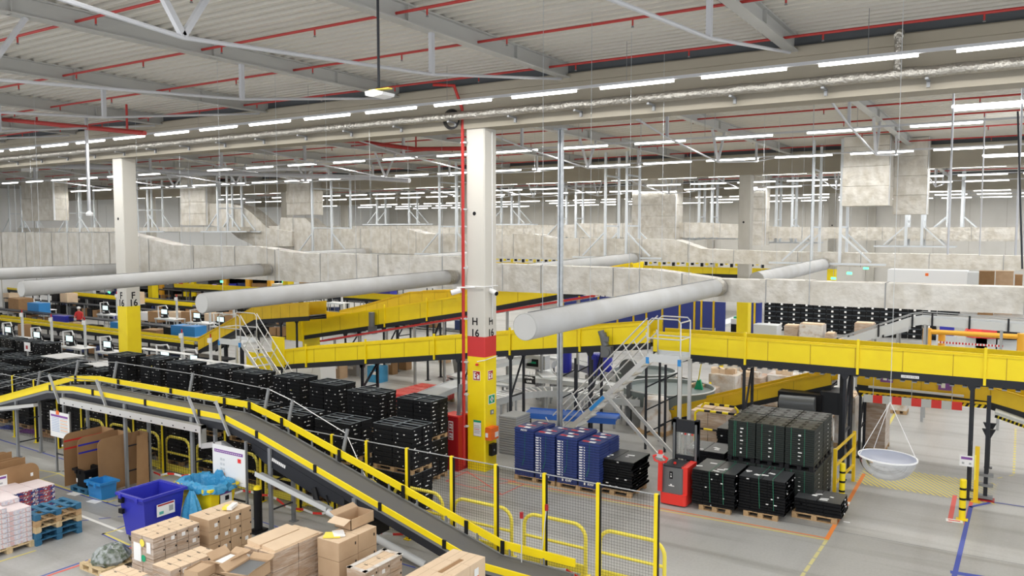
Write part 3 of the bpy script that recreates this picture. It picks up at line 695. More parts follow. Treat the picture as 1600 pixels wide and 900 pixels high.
for x in (-29, -24.6, -22.05, -19.2, -16.5, -13.8, -11.3):
    for y in (Y0, Y1):
        z = zq(x)-.1; b = MB(); b.box(x-.045, x+.045, y-.07, y-.01, 0, z, 'steel_grey'); b.box(x-.08, x+.08, y-.12, y+.04, 0, .02, 'steel_grey'); b.build('leg', t)
    if zq(x) > 1.2:
        b = MB()
        for z in (.45, 1.1): b.bar((x, Y0-.04, z), (x, Y1-.04, z+.0), .03, .03, 'dark_frame')
        b.build('leg_rung', t)
# emergency rope on tilted posts
t2 = thing('pull_cord_line', 'white safety pull cord strung on tilted grey posts above the foreground belt', 'cord', (-15, 12.8, 2))
px = [-27.8, -25., -22.9, -21.0, -17.7, -14.9, -14.1, -12.4]
for x in px:
    z = zq(x); b = MB(); b.bar((x, Y1+.09, z+.05), (x+.1, Y1+.18, z+.72), .07, .04, 'steel_grey'); b.build('cord_post', t2)
b = MB(); pts = [(x+.1, Y1+.18, zq(x)+.70) for x in px]
b.tube(pts[:6], .009, 'mid_grey', 6); b.tube(pts[5:7]+[(-12.35, Y1+.18, zq(-12.4)+.62), (-11.6, Y1+.1, zq(-11.6)-.2)], .010, 'white', 6); b.build('cord', t2, True)
px = [-26.3, -22.5, -20.2, -16.4, -15.4]
t2 = thing('pull_cord_line', 'grey cord posts leaning off the near edge of the foreground belt', 'cord', (-15, 11.9, 2))
for x in px:
    z = zq(x); b = MB(); b.bar((x+.3, Y0-.08, z-.35), (x-.1, Y0-.12, z+.42), .06, .04, 'mid_grey'); b.build('cord_post', t2)
b = MB(); b.tube([(x-.1, Y0-.12, zq(x)+.40) for x in px], .012, 'steel_grey', 5); b.build('cord', t2)
# aluminium tray along the near side
b = MB(); b.box(-21.9, -15.9, 11.72, 11.86, 2.03, 2.10, 'alu'); b.box(-21.9, -15.9, 11.72, 11.74, 1.93, 2.03, 'alu')
for k in range(14): b.box(-21.7+.43*k, -21.66+.43*k, 11.715, 11.72, 1.97, 2.0, 'black')
b.box(-15.98, -15.9, 11.7, 11.86, 1.6, 2.1, 'alu'); b.bar((-15.95, 11.78, 1.62), (-15.2, 11.78, 1.78), .1, .12, 'alu'); b.bar((-15.2, 11.78, 1.78), (-14.5, 11.78, 1.55), .1, .1, 'steel_grey')
tag(b.build('cable_tray'), 'pale aluminium cable tray running along the near side of the foreground belt', 'cable tray')
b = MB(); b.bar((-28., 11.75, .95), (-23.2, 11.75, 1.75), .12, .09, 'alu'); b.tube([(-28.4, 11.7, .85), (-24, 11.72, 1.55)], .03, 'steel_grey', 6); tag(b.build('cable_tray'), 'grey cable tray on the climbing left part of the foreground belt', 'cable tray')
# drive box under the slope with the name stripe, trunking and white tube to the floor
b = MB(); sl = (.42-2.08)/(-8.15+14.3)
def under(x, d): return 2.08+(x+14.3)*sl+d
b.prism([(-14.4, Y0-.03, under(-14.4, -.24)), (-11.6, Y0-.03, under(-11.6, -.24)), (-11.6, Y0-.03, under(-11.6, -.42)), (-12.6, Y0-.03, under(-12.6, -.56)), (-14.0, Y0-.03, under(-14., -.52)), (-14.4, Y0-.03, under(-14.4, -.4))], (0, .55, 0), 'dark_frame')
o = b.build('drive_cover', t)
b = MB(); d = Vector((1, 0, sl)).normalized(); u = Vector((-sl, 0, 1)).normalized(); c = Vector((-13.75, Y0-.04, under(-13.75, -.36)))
for k in range(8): q = c+d*(.035*k*1.6); b.prism([q, q+d*.04, q+d*.04+u*.07, q+u*.07], (0, .008, 0), 'white')
b.build('name_stripe', o)
a = OY(404, 741, 11.75); c = OY(515, 797, 11.75); b = MB(); b.bar(a, c, .2, .05, 'mid_grey'); b.bar(a+Vector((0, -.1, .04)), c+Vector((0, -.1, .04)), .015, .1, 'light_grey'); tag(b.build('drip_tray'), 'grey sheet metal channel slung below the sloping foreground belt', 'channel')
p = G(664, 884, .06); q = OY(512, 797, 11.7); b = MB(); b.tube([(q.x, 11.7, q.z-.03), (p.x, p.y, .08)], .075, 'light_grey', 14); tag(b.build('floor_duct', smooth=True), 'pale grey round pipe running down to the floor beside the cartons', 'pipe')
b = MB(); b.tube([(-12.45, 11.9, under(-12.45, -.4)), (-12.3, 11.85, under(-12.3, -.62))], .07, 'black', 8); b.tube([(-12.1, 11.9, under(-12.1, -.4)), (-11.9, 11.85, under(-12, -.7)), (-11.5, 11.9, under(-11.5, -.4))], .02, 'black', 6); b.box(-11.1, -10.8, 11.8, 12.4, .45, .75, 'black'); b.build('pulley', t)
# crash posts
for k, (x, lab) in enumerate(((-13.98, 'black crash tube guarding the belt leg beside the cartons'),)):
    b = MB(); b.tube([(x, 11.7, 0), (x, 11.7, .95)], .09, 'black', 14); b.lathe((x, 11.7, .95), [(.09, 0), (.08, .06), (0, .09)], 'yellow', 14); b.box(x-.14, x+.14, 11.5, 11.86, 0, .05, 'black'); tag(b.build('crash_post', smooth=True), lab, 'post')

# ================================================================== MESH FENCE AND LOOP RAILS
FY, FZ = 13.1, 1.98
t = thing('mesh_fence', 'tall black wire mesh fence with yellow posts in front of the black stacks', 'fence', (-15, FY, 0))
fx = [OY(x, y, FY).x for x, y in ((1026, 771), (935, 755), (851, 740), (775, 725), (706, 712), (636, 700), (573, 688), (519, 676), (465, 663))]
while fx[-1] > -30: fx.append(fx[-1]-1.3)
for x in fx:
    b = MB(); b.box(x-.035, x+.03, FY-.03, FY+.03, 0, FZ+.02, 'yellow'); b.box(x+.03, x+.045, FY-.015, FY+.045, 0, FZ, 'black'); b.box(x-.08, x+.08, FY-.06, FY+.1, 0, .012, 'yellow'); b.build('post', t)
for i, (xa, xb) in enumerate(zip(fx[1:], fx)):
    b = MB(); w = .0013 if i < 9 else .0025; st = .056 if i < 9 else .1
    n = int((xb-xa-.09)/st)
    for k in range(n+1): x = xa+.05+k*st; b.box(x-w, x+w, FY-w, FY+w, .12, FZ, 'black')
    z = .12
    while z <= FZ+.001: b.box(xa+.04, xb-.03, FY-w, FY+w, z-w, z+w, 'black'); z += st
    b.box(xa+.03, xb-.03, FY-.008, FY+.008, FZ-.006, FZ+.01, 'mid_grey')
    b.build('mesh_panel', t)
def loop(xa, xb, Y, label, h=.98, r=.036, plate=True):
    t = thing('loop_barrier', label, 'barrier', ((xa+xb)/2, Y, 0), 'yellow loop barriers along the fence')
    b = MB(); R_ = .26; pts = [(xa, Y, 0)]
    for k in range(7): a = PI - k*PI/12; pts.append((xa+R_+R_*math.cos(a), Y, h-R_+R_*math.sin(a)))
    for k in range(7): a = PI/2 - k*PI/12; pts.append((xb-R_+R_*math.cos(a), Y, h-R_+R_*math.sin(a)))
    pts.append((xb, Y, 0)); b.tube(pts, r, 'pale_yellow', 12, caps=False); b.build('hoop', t, True)
    b = MB(); b.tube([(xa, Y, h*.54), (xb, Y, h*.54)], r*.85, 'pale_yellow', 10); b.build('middle_rail', t, True)
    b = MB(); b.box(xa-.04, xb+.04, Y-.012, Y+.012, .02, .2, 'pale_yellow')
    for x in (xa, xb): b.box(x-.09, x+.09, Y-.07, Y+.07, 0, .012, 'pale_yellow')
    b.build('kick_plate', t)
LY = 13.5
rights = [(-6.52, -5.22), (-8.2, -6.82), (-9.95, -8.5), (-11.6, -10.25)]
names = ['yellow loop barrier at the open end of the mesh fence, nearest the camera', 'yellow loop barrier behind the fence, second from its open end', 'yellow loop barrier behind the fence, third from its open end', 'yellow loop barrier behind the fence, fourth from its open end, beside the stacks']
for (a, c), l in zip(rights, names): loop(a, c, LY, l)
x = -12.; k = 4
while x > -24:
    loop(x-1.05, x, 13.45, 'yellow loop barrier before the black stacks, %s counting from the fence end' % NTH[k]); x -= 1.35; k += 1
# red and white tape low along the fence
b = MB(); pts = []
for k in range(60):
    x = -24+.3*k; pts.append((x, 12.86, .22+.08*math.sin(k*.7)+.04*math.sin(k*1.9)))
for k in range(59): b.bar(pts[k], pts[k+1], .012, .05, 'bright_red' if k % 2 else 'white')
tag(b.build('barrier_tape'), 'red and white barrier tape draped low along the fence foot', 'tape')
# red capped slim rods by the belt end
for k, (x, y0, y1, lab) in enumerate(((815, 803, 930, 'thin grey rod with a red cap, left of the two by the belt end'), (854, 791, 890, 'thin grey rod with a red cap, leaning against the fence post'))):
    Y = 12.5 if k == 0 else 12.9
    p = OY(x, y0, Y); t = thing('marker_rod', lab, 'rod', (p.x, Y, 0)); b = MB(); b.tube([(p.x-(.16 if k else 0), Y, .0), (p.x, Y, p.z)], .012, 'light_grey', 6); b.build('rod', t, True)
    b = MB(); b.tube([(p.x, Y, p.z-.08), (p.x, Y, p.z+.03)], .035, 'dark_red', 10); b.build('cap', t, True)

# ================================================================== PALLETS
def pallet_mesh(w, d, m, h=.13):
    """a four way pallet w along X and d along Y"""
    b = MB(); t = .018
    for k in range(5): y = k*(d-.1)/4; b.box(0, w, y, y+.1, h-t, h, m)
    for k in range(3): x = k*(w-.1)/2; b.box(x, x+.1, 0, d, h-2*t, h-t, m)
    for k in range(3):
        for j in range(3): x = k*(w-.12)/2; y = j*(d-.12)/2; b.box(x, x+.12, y, y+.12, t, h-2*t, m)
    for j in range(3): y = j*(d-.1)/2; b.box(0, w, y, y+.1, 0, t, m)
    return b
PM = {}
def pallet(x, y, z, label, w=1.14, d=.76, m='wood', group=None, cat='pallet', parent=None, name='pallet'):
    k = (round(w, 2), round(d, 2), m)
    if k not in PM:
        o = pallet_mesh(w, d, m).build(name); PM[k] = o.data
    else: o = bpy.data.objects.new(name, PM[k]); COL.objects.link(o)
    if parent is not None:
        o.parent = parent; o.matrix_parent_inverse = Matrix.Translation(parent.location).inverted(); o.location = (x, y, z)
        if group: pass
        return o
    o.location = (x, y, z); return tag(o, label, cat, group)

# ================================================================== BLACK FOLDED CRATES
def crate_geo(b, x, y, z, w=.575, d=.375, h=.104, rnd=None, edge='crate_edge', top=False):
    rnd = rnd or R; g = .006; x += rnd.uniform(-g, g); y += rnd.uniform(-g, g)
    b.box(x+.006, x+w-.006, y+.006, y+d-.006, z+.004, z+h*.45, 'crate_black'); b.box(x, x+w, y, y+d, z+h*.42, z+h-.03, 'crate_black')
    t = .016
    edge = 'crate_black'
    if top: edge = 'crate_rim'; t = .012
    for q in ((x, x+w, y, y+t), (x, x+w, y+d-t, y+d), (x, x+t, y, y+d), (x+w-t, x+w, y, y+d), (x, x+w, y+d*.5-.006, y+d*.5+.006)): b.box(*q, z+h-(.03 if not top else -.012), z+h-.004+(.024 if top else 0), edge)
    if top:
        for q in ((x, x+w, y, y+.006), (x, x+w, y+d-.006, y+d), (x, x+.006, y, y+d), (x+w-.006, x+w, y, y+d)): b.box(*q, z+h-.03, z+h+.014, 'crate_black')
    for k in range(rnd.choice((0, 1, 2, 2))):
        m = rnd.choice(('paper', 'paper', 'paper', 'white', 'pale_yellow' if rnd.random() < .15 else 'paper')); u = rnd.uniform(.05, w-.12); l = rnd.uniform(.02, .055)
        b.box(x+u, x+u+l, y-.002, y, z+.052, z+.052+rnd.uniform(.012, .022), m)
    for k in range(rnd.choice((0, 1, 2, 3))):
        u = rnd.uniform(.04, d-.1); l = rnd.uniform(.02, .06); b.box(x+w, x+w+.002, y+u, y+u+l, z+.05, z+.05+rnd.uniform(.012, .03), 'paper')
CM = []
for k in range(14):
    b = MB(); crate_geo(b, 0, 0, 0); o = b.build('folded_crate'); CM.append(o.data); bpy.data.objects.remove(o)
CT = []
for k in range(4):
    b = MB(); crate_geo(b, 0, 0, 0, top=True); o = b.build('folded_crate'); CT.append(o.data); bpy.data.objects.remove(o)
POSN = ('fence side, far end from the H 16 column', 'fence side, end towards the H 16 column', 'rear side, far end from the H 16 column', 'rear side, end towards the H 16 column')
def crate_stack(x0, y0, z0, layers, where, total, start):
    for L in range(layers):
        for k, (dx, dy) in enumerate(((0, 0), (.585, 0), (0, .385), (.585, .385))):
            o = bpy.data.objects.new('folded_crate', R.choice(CT if L == layers-1 else CM)); COL.objects.link(o); o.location = (x0+dx+R.uniform(-.005, .005), y0+dy+R.uniform(-.005, .005), z0+.1045*L)
            o['label'] = 'black crate, %s from top, %s of %s' % (ORD[start+layers-1-L], ('fence face, far corner', 'fence face, column corner', 'rear far corner', 'rear column corner')[k], where)
            o['category'] = 'crate'; o['group'] = 'black folded crates in the pallet stacks'
stacks = [(-12.60, 13.93, 'front stack beside open floor', 9, 9), (-14.03, 16.45, 'stack beside red cabinet', 9, 9),
          (-14.40, 13.84, 'second front stack', 9, 8), (-15.85, 16.47, 'second back stack', 9, 9)]
for x, y, w, n0, n1 in stacks:
    pallet(x, y, 0, 'wooden pallet on the floor under the %s' % w, m='wood', group='pallets under the black crates')
    crate_stack(x, y, .13, n0, w, 0, n1); z = .13+.1045*n0
    pallet(x, y, z, 'wooden pallet inside the %s' % w, m='wood', group='pallets under the black crates')
    crate_stack(x, y, z+.13, n1, w, 0, 0)
# every other stack: beyond the three hundred that show largest
b = MB()
def mass_stack(x, y, n0, n1):
    global b
    z = 0
    for part, n in ((0, n0), (1, n1)):
        if n == 0: continue
        z += .13
        for L in range(n):
            top = (L == n-1 and (part == 1 or n1 == 0))
            for dx in (0, .585):
                for dy in (0, .385):
                    if dy and not top and dx == 0: continue
                    crate_geo(b, x+dx, y+dy, z, edge='crate_edge', top=top)
            z += .1045
    return z
rest = []
for k in range(12): rest.append((-16.0-1.62*k, 13.85, 9, 8 if k < 3 else (R.choice((6, 7)) if k < 7 else R.choice((1, 2, 3))), k < 6))
for k in range(12): rest.append((-17.7-1.72*k, 16.8+(.15 if k % 2 else 0), 9, 9 if k < 7 else R.choice((1, 2, 2, 4)), k < 7))
for k in range(9): rest.append((-31.5-1.6*k, 18.6, R.choice((8, 9, 9)), 0, False))
for k in range(9): rest.append((-27.-1.5*k, 15.3, R.choice((11, 12, 13)), 0, False))
for k in range(4): rest.append((-40.-1.5*k, 20.2, 11, 0, False))
for i, (x, y, n0, n1, pal) in enumerate(rest): mass_stack(x, y, n0, n1)
tag(b.build('folded_crates'), 'dense rows of black folded crates on pallets left of the four individual stacks, reaching to the left edge', 'crates', kind='stuff')
for i, (x, y, n0, n1, pal) in enumerate(rest):
    if pal:
        pallet(x, y, .13+.1045*n0, 'wooden pallet between two black crate loads, %s %s stack from open floor' % (NTH[(i if y < 14 else i-12)+2], 'front row' if y < 14 else 'back row'), group='pallets under the black crates')
    pallet(x, y, 0, 'wooden pallet under the rows of black crates left of the individual stacks', group='wooden floor pallets hidden low under the black crate rows')

# ================================================================== BLUE NESTED CRATES
def blue_geo(w, d, h, kind, rnd):
    b = MB(); b.box(.012, w-.012, .012, d-.012, 0, h-.02, 'navy'); b.box(0, w, 0, d, h-.026, h-.004, 'navy_edge' if kind != 'base' else 'navy')
    b.box(.2*w, .28*w, -.006, 0, .0, h-.03, 'navy'); b.box(.7*w, .78*w, -.006, 0, .0, h-.03, 'navy')
    if kind == 'lab': b.box(.03, .19, -.004, 0.0, .010, h-.024, 'white')
    if kind == 'top':
        b.box(.02, w-.02, .02, d-.02, h-.004, h+.025, 'navy')
        for _ in range(3): u, v = rnd.uniform(.04, w-.25), rnd.uniform(.05, d-.2); b.box(u, u+rnd.uniform(.08, .18), v, v+rnd.uniform(.05, .12), h+.025, h+.027, rnd.choice(('paper', 'paper', 'red')))
        b.box(.05, .17, .1, .2, h+.025, h+.0275, 'red'); b.box(.25, .42, .08, .2, h+.025, h+.0275, 'paper')
    return b
BX0, BY0, bw, bd = -11.20, 17.92, .615, .60
bm = {}
for k in ('plain', 'lab', 'top', 'base'):
    o = blue_geo(bw-.015, bd-.01, .19 if k == 'base' else .067, k, R).build('blue_crate'); bm[k] = o.data; bpy.data.objects.remove(o)
cols = [('stack beside the H 16 column', 1.28), ('second stack from the H 16 column', 1.22), ('third stack from the H 16 column', 1.24), ('end stack by the black heap', 1.19)]
for c, (cn, top) in enumerate(cols):
    for r_ in range(2):
        x = BX0+c*.635+(.012 if c > 1 else 0); y = BY0+r_*.605; z = .13; L = 0; n = int((top-.19-(.03 if r_ else 0))/.067)
        def put(kind, z, lab):
            o = bpy.data.objects.new('blue_crate', bm[kind]); COL.objects.link(o); o.location = (x+R.uniform(-.004, .004), y, z)
            tag(o, lab, 'crate', 'navy blue nested crates'); return o
        rw = 'front' if r_ == 0 else 'back'
        o = put('base', z, 'deeper navy bottom crate, %s, %s row' % (cn, rw)); z += .19
        if r_ == 0 and c:
            bpy.context.view_layer.update(); text('KNV', .085, (x+.36, y-.008, z-.095), (1, 0, 0), (0, 0, 1), 'white', o, 'lettering')
            b = MB(); b.box(x+.17, x+.21, y-.008, y-.002, z-.13, z-.065, 'white'); b.build('logo_square', o)
        for L in range(n):
            if L == n-1 and not c and not r_: bpy.context.view_layer.update()
            k = 'top' if L == n-1 else ('lab' if (c and r_ == 0) else 'plain')
            o = put(k, z, 'navy crate, %s from top, %s, %s row' % (ORD[n-1-L], cn, rw)); z += .067
            if L == n-1 and not c and not r_: text('AKNV', .075, (x+.3, y-.008, z-.025), (1, 0, 0), (0, 0, 1), 'white', o, 'lettering')
for k, x in enumerate((BX0, BX0+1.29)):
    pallet(x, BY0+.0, 0, 'wooden pallet under the blue crates, the one %s' % ('by the H 16 column' if k == 0 else 'beside the black heap'), w=1.24, d=1.2)
# straps
for c in range(4):
    x = BX0+c*.635+.32; b = MB(); b.bar((x, BY0-.012, .62), (x+.02, BY0-.012, 1.3), .008, .004, 'strap_green', up=(0, 1, 0)); b.bar((x-.06, BY0-.02, .42), (x, BY0-.012, .62), .014, .004, 'strap_green', up=(0, 1, 0))
    tag(b.build('strap'), 'thin green strap hanging down the %s' % cols[c][0], 'strap')

# ================================================================== BLACK FLAT HEAPS AND STRAPPED STACKS
def heap(x0, y0, w, d, n, h, where, messy, cat='folded box', pal='wood', top_lab=True, z0=.13, pw=None, px=0):
    for L in range(n):
        b = MB(); rnd = R; ox, oy = rnd.uniform(-messy, messy), rnd.uniform(-messy, messy); hh = h
        segs = 8; top = []; yb = []
        for k in range(segs+1): yb.append(rnd.uniform(-.012, .012)*messy*30)
        for k in range(segs):
            xa, xb = w*k/segs, w*(k+1)/segs; ya = yb[k]*.6; g = .01 if (k == 2 or k == 5) else 0
            b.box(xa+g, xb, ya, d+yb[k]*.5, hh*.08+abs(yb[k])*.3, hh*.80+abs(yb[k])*.3, 'crate_black')
        b.box(0, w, .03, d-.03, 0, hh*.96, 'crate_black')
        for _ in range(2):
            u = rnd.uniform(.05, w-.15); b.box(u, u+rnd.uniform(.03, .07), -.022, -.004, hh*.3, hh*.6, 'paper' if rnd.random() < .22 else 'crate_black')
            u = rnd.uniform(.05, d-.15); b.box(w+.001, w+.014, u, u+rnd.uniform(.03, .07), hh*.3, hh*.6, 'paper' if rnd.random() < .3 else 'crate_black')
        if L == n-1:
            b.box(0, w*.48, 0, d, hh*.96, hh*1.02, 'tray_black'); b.box(w*.5, w, 0, d, hh*.96, hh*1.02, 'tray_black')
            if top_lab:
                for _ in range(5):
                    u, v = rnd.uniform(.05, w-.25), rnd.uniform(.1, d-.3); m = rnd.choice(('paper', 'paper', 'paper', 'white')); b.cbox((u, v, hh*1.025), rnd.uniform(.08, .2), rnd.uniform(.05, .1), .004, m, rz=rnd.uniform(-.5, .5))
        o = b.build('folded_box'); o.location = (x0+ox, y0+oy, z0+h*L)
        tag(o, 'flattened black box, %s from top of the %s' % (ORD[n-1-L], where), cat, 'flattened black boxes')
mat('tray_black', (.055, .058, .062), .38)
heap(-9.02, 18.15, 1.12, 1.05, 11, .068, 'leaning heap beside the blue crates', .03); pallet(-8.95, 18.1, 0, 'wooden pallet under the leaning black heap beside the blue crates', w=1.05, d=1.)
heap(-6.38, 18.22, 1.02, 1.05, 12, .070, 'heap directly beside the red stacker', .022); pallet(-6.22, 18.25, 0, 'wooden pallet under the black heap directly beside the red stacker', w=.76, d=1.1)
heap(-5.32, 18.42, 1.05, 1.05, 12, .066, 'heap in front of the strapped stacks', .012); pallet(-5.2, 18.4, 0, 'wooden pallet under the black heap in front of the strapped stacks', w=.78, d=1.1)
heap(-4.16, 18.95, 1.0, .85, 4, .085, 'low heap by the orange line', .015); pallet(-4.22, 18.9, 0, 'wooden pallet under the low black heap by the orange floor line', w=.98, d=.8)
heap(-7.35, 20.3, 1.1, 1.0, 9, .08, 'pale topped heap behind the stacker mast', .02); pallet(-7.3, 20.3, 0, 'wooden pallet under the pale topped heap behind the stacker mast', w=1.05, d=1.)
heap(-7.0, 22.0, 1.2, 1.1, 12, .08, 'taller heap by the striped rail', .02); pallet(-6.95, 22., 0, 'wooden pallet under the taller heap by the striped rail', w=1.1, d=1.)
for i, (x, y, lab) in enumerate(((-6.1, 18.2, 'heap directly beside the red stacker'), (-5.0, 18.4, 'heap in front of the strapped stacks'))):
    for k, dx in enumerate((.18, .5)):
        b = MB(); b.bar((x+dx, y-.035, .25), (x+dx-.03, y-.035, .97), .012, .004, 'strap_green', up=(0, 1, 0)); b.bar((x+dx-.03, y-.03, .98), (x+dx-.02, y+1., .985), .012, .004, 'strap_green')
        tag(b.build('strap'), 'green strap over the %s, %s' % (lab, 'stacker side' if k == 0 else 'far side'), 'strap')
SX, SY, sw, sd = -5.88, 19.35, .665, 1.0
for lvl in range(2):
    for c in range(3):
        for r_ in range(2):
            x = SX+c*(sw+.02)+ (.0 if lvl else .02); y = SY+r_*(sd+.06); z = lvl*1.0; w = sw; H = .99
            nm_ = 'green strapped black bundle, %s from the stacker, %s row, %s level' % (NTH[c], 'front' if r_ == 0 else 'back', 'upper' if lvl else 'floor')
            t = thing('strapped_bundle', nm_, 'bundle', (x, y, z), 'green strapped bundles of black plates')
            b = MB(); b.box(x+.02, x+w-.02, y+.02, y+sd-.02, z+.085, z+.12, 'black')
            for u in (0, .42, .84):
                for v in (0, .42, .84): b.box(x+w*u, x+w*u+.1*w*1.5, y+sd*v, y+sd*v+.16*sd, z, z+.09, 'black')
            b.build('plastic_pallet', t)
            b = MB(); n = 17; h = (H-.12)/n
            for k in range(n):
                zz = z+.12+k*h; e = .004*(k % 2)
                b.box(x+e, x+w-e, y+e, y+sd-e, zz+.005, zz+h, 'crate_green_black'); 
            b.box(x+.01, x+w-.01, y+.01, y+sd-.01, z+H-.004, z+H+.002, 'tray_black')  # top plate coloured lighter to paint in its grey shine
            for u in (.0, .42, .86):
                for v in range(3): b.box(x+w*u, x+w*u+.09, y+.08+sd*.32*v, y+.22+sd*.32*v, z+H, z+H+.006, 'black')
            for v in (.28, .62): b.box(x+.05, x+w-.05, y+sd*v, y+sd*v+.015, z+H, z+H+.004, 'black')
            b.build('plates', t)
            b = MB()
            for u in (.22, .28, .70) if c == 0 else (.2, .66):
                b.box(x+w*u, x+w*u+.009, y-.006, y-.001, z+.1, z+H, 'strap_green'); b.box(x+w*u, x+w*u+.009, y-.006, y+sd, z+H+.001, z+H+.006, 'crate_edge')
            b.build('straps', t)
            if r_ == 0 or c == 2:
                b = MB()
                for k in range(7): 
                    if r_ == 0: b.box(x+w*.45, x+w*.45+R.uniform(.03, .09), y-.004, y, z+.2+.1*k+R.uniform(0, .03), z+.225+.1*k+R.uniform(.0, .02), 'paper')
                    if c == 2: b.box(x+w, x+w+.003, y+.5, y+.56, z+.2+.1*k, z+.225+.1*k, 'paper')
                b.build('labels', t)

# ================================================================== RED STACKER TRUCK
fx0, fy0 = -7.16, 18.12
t = thing('pallet_stacker', 'red and grey electric pallet stacker parked between two black heaps', 'forklift', (fx0+.3, fy0+.35, 0))
b = MB()
def rrect(x0, x1, y0, y1, r=.08, n=5):
    P = []
    for cx, cy, a0 in ((x1-r, y1-r, 0), (x0+r, y1-r, 1), (x0+r, y0+r, 2), (x1-r, y0+r, 3)):
        for k in range(n): a = (a0+k/(n-1))*PI/2; P.append((cx+r*math.cos(a), cy+r*math.sin(a)))
    return P
b.prism([(x, y, .04) for x, y in rrect(fx0, fx0+.66, fy0, fy0+.8)], (0, 0, .26), 'bright_red')
b.prism([(fx0+.5, fy0+.08, .3), (fx0+.66, fy0+.1, .3), (fx0+.66, fy0+.76, .3), (fx0+.5, fy0+.76, .3)], (0, 0, .66), 'bright_red'); b.build('chassis', t)
b = MB(); b.prism([(x, y, .30) for x, y in rrect(fx0+.02, fx0+.56, fy0+.03, fy0+.72, .07)], (0, 0, .63), 'motor'); b.prism([(x, y, .93) for x, y in rrect(fx0+.04, fx0+.54, fy0+.06, fy0+.7, .07)], (0, 0, .03), 'dark_frame')
o = b.build('motor_cover', t)
b = MB(); b.box(fx0+.24, fx0+.32, fy0+.022, fy0+.03, .66, .84, 'black'); b.box(fx0+.265, fx0+.295, fy0+.018, fy0+.022, .70, .74, 'white'); b.box(fx0+.265, fx0+.295, fy0+.018, fy0+.022, .77, .79, 'white'); b.box(fx0+.22, fx0+.36, fy0+.021, fy0+.03, .48, .50, 'white'); b.box(fx0+.26, fx0+.30, fy0+.021, fy0+.03, .50, .53, 'white'); b.build('badge', o)
b = MB(); b.tube([(fx0+.27, fy0+.3, .96), (fx0+.27, fy0+.3, 1.0)], .035, 'bright_red', 12); b.build('stop_button', t)
b = MB(); b.bar((fx0+.02, fy0-.03, .34), (fx0+.06, fy0-.10, 1.08), .10, .06, 'bright_red'); b.build('tiller_arm', t)
b = MB(); zt = 1.1; b.tube([(fx0+.06, fy0-.1, 1.06), (fx0-.08, fy0-.12, zt), (fx0-.12, fy0-.12, zt+.1), (fx0-.0, fy0-.12, zt+.14)], .028, 'bright_red', 8); b.tube([(fx0+.06, fy0-.1, 1.06), (fx0+.2, fy0-.12, zt), (fx0+.24, fy0-.12, zt+.08), (fx0+.10, fy0-.12, zt+.14)], .028, 'bright_red', 8); b.box(fx0-.02, fx0+.13, fy0-.16, fy0-.06, zt+.08, zt+.18, 'light_grey'); b.lathe((fx0+.06, fy0-.12, zt+.18), [(0, .09), (.05, .08), (.06, 0)], 'bright_red', 12); b.build('tiller_head', t, True)
b = MB(); my = fy0+.84
for x in (fx0+.0, fx0+.56): b.box(x, x+.09, my, my+.16, .05, 1.95, 'dark_frame'); b.box(x+.02, x+.07, my-.03, my, .3, 1.85, 'motor')
b.box(fx0, fx0+.65, my, my+.1, 1.62, 1.93, 'dark_frame'); b.box(fx0, fx0+.65, my, my+.1, .95, 1.05, 'dark_frame')
for k in range(5): b.box(fx0+.22+.09*k, fx0+.26+.09*k, my-.006, my, 1.57, 1.61, 'white' if k % 2 == 0 else 'bright_red')
b.tube([(fx0+.3, my+.1, .2), (fx0+.3, my+.1, 1.7)], .03, 'galv', 8); o = b.build('mast', t)
b = MB(); b.box(fx0+.09, fx0+.56, my+.02, my+.03, 1.0, 1.62, 'acrylic'); b.build('guard_panel', o)
b = MB()
for x in (fx0+.06, fx0+.42): b.box(x, x+.16, my+.2, my+1.25, .06, .12, 'dark_frame')
b.build('fork', t)
b = MB()
for x in (fx0+.1, fx0+.5): b.lathe((x, fy0+.2, .07), [(0, -.04), (.07, -.04), (.07, .04), (0, .04)], 'rubber', 14, 'x')
b.build('wheel', t)

# ================================================================== THINGS ON THE H 16 AND F 16 COLUMNS
CX0, CX1, CY0 = -12.8, -12.2, 18.
for s, z in (('H', OY(745, 503, 18).z), ('16', OY(745, 521, 18).z)):
    for r_, loc in (((1, 0, 0), ((CX0+CX1)/2-.02, CY0-.004, z)), ((0, 1, 0), (CX1+.004, CY0+.3, z))):
        o = text(s, .28, loc, r_, (0, 0, 1), 'black', None, 'column_lettering'); tag(o, 'black %s painted on the %s face of the H 16 column' % ('letter H' if s == 'H' else 'number 16', 'fence side' if r_[0] else 'conveyor side'), 'lettering')
for s, z in (('F', OX(209, 462, -28.7).z), ('16', OX(209, 473.5, -28.7).z)):
    for r_, loc in (((1, 0, 0), (-29.0, CY0-.004, z)), ((0, 1, 0), (-28.7+.004, CY0+.3, z))):
        o = text(s, .36, loc, r_, (0, 0, 1), 'black', None, 'column_lettering'); tag(o, 'black %s painted on the %s face of the F 16 column' % ('letter F' if s == 'F' else 'number 16', 'fence side' if r_[0] else 'conveyor side'), 'lettering')
def on_front(name, label, cat, x, z, w, h, build):
    """a flat sign on the column's fence side; x and z of its centre"""
    t = thing(name, label, cat, (x, CY0, z)); build(t, lambda u, v, u2, v2, m, k, nm: fr(t, x, z, u, v, u2, v2, m, k, nm)); return t
def fr(t, x, z, u, v, u2, v2, m, k, nm):
    b = MB(); b.box(x+u, x+u2, CY0-.006-.003*k, CY0-.003*k, z+v, z+v2, m); return b.build(nm, t)
def side(t, y, z, u, v, u2, v2, m, k, nm):
    b = MB(); b.box(CX1+.003*k, CX1+.006+.003*k, y+u, y+u2, z+v, z+v2, m); return b.build(nm, t)
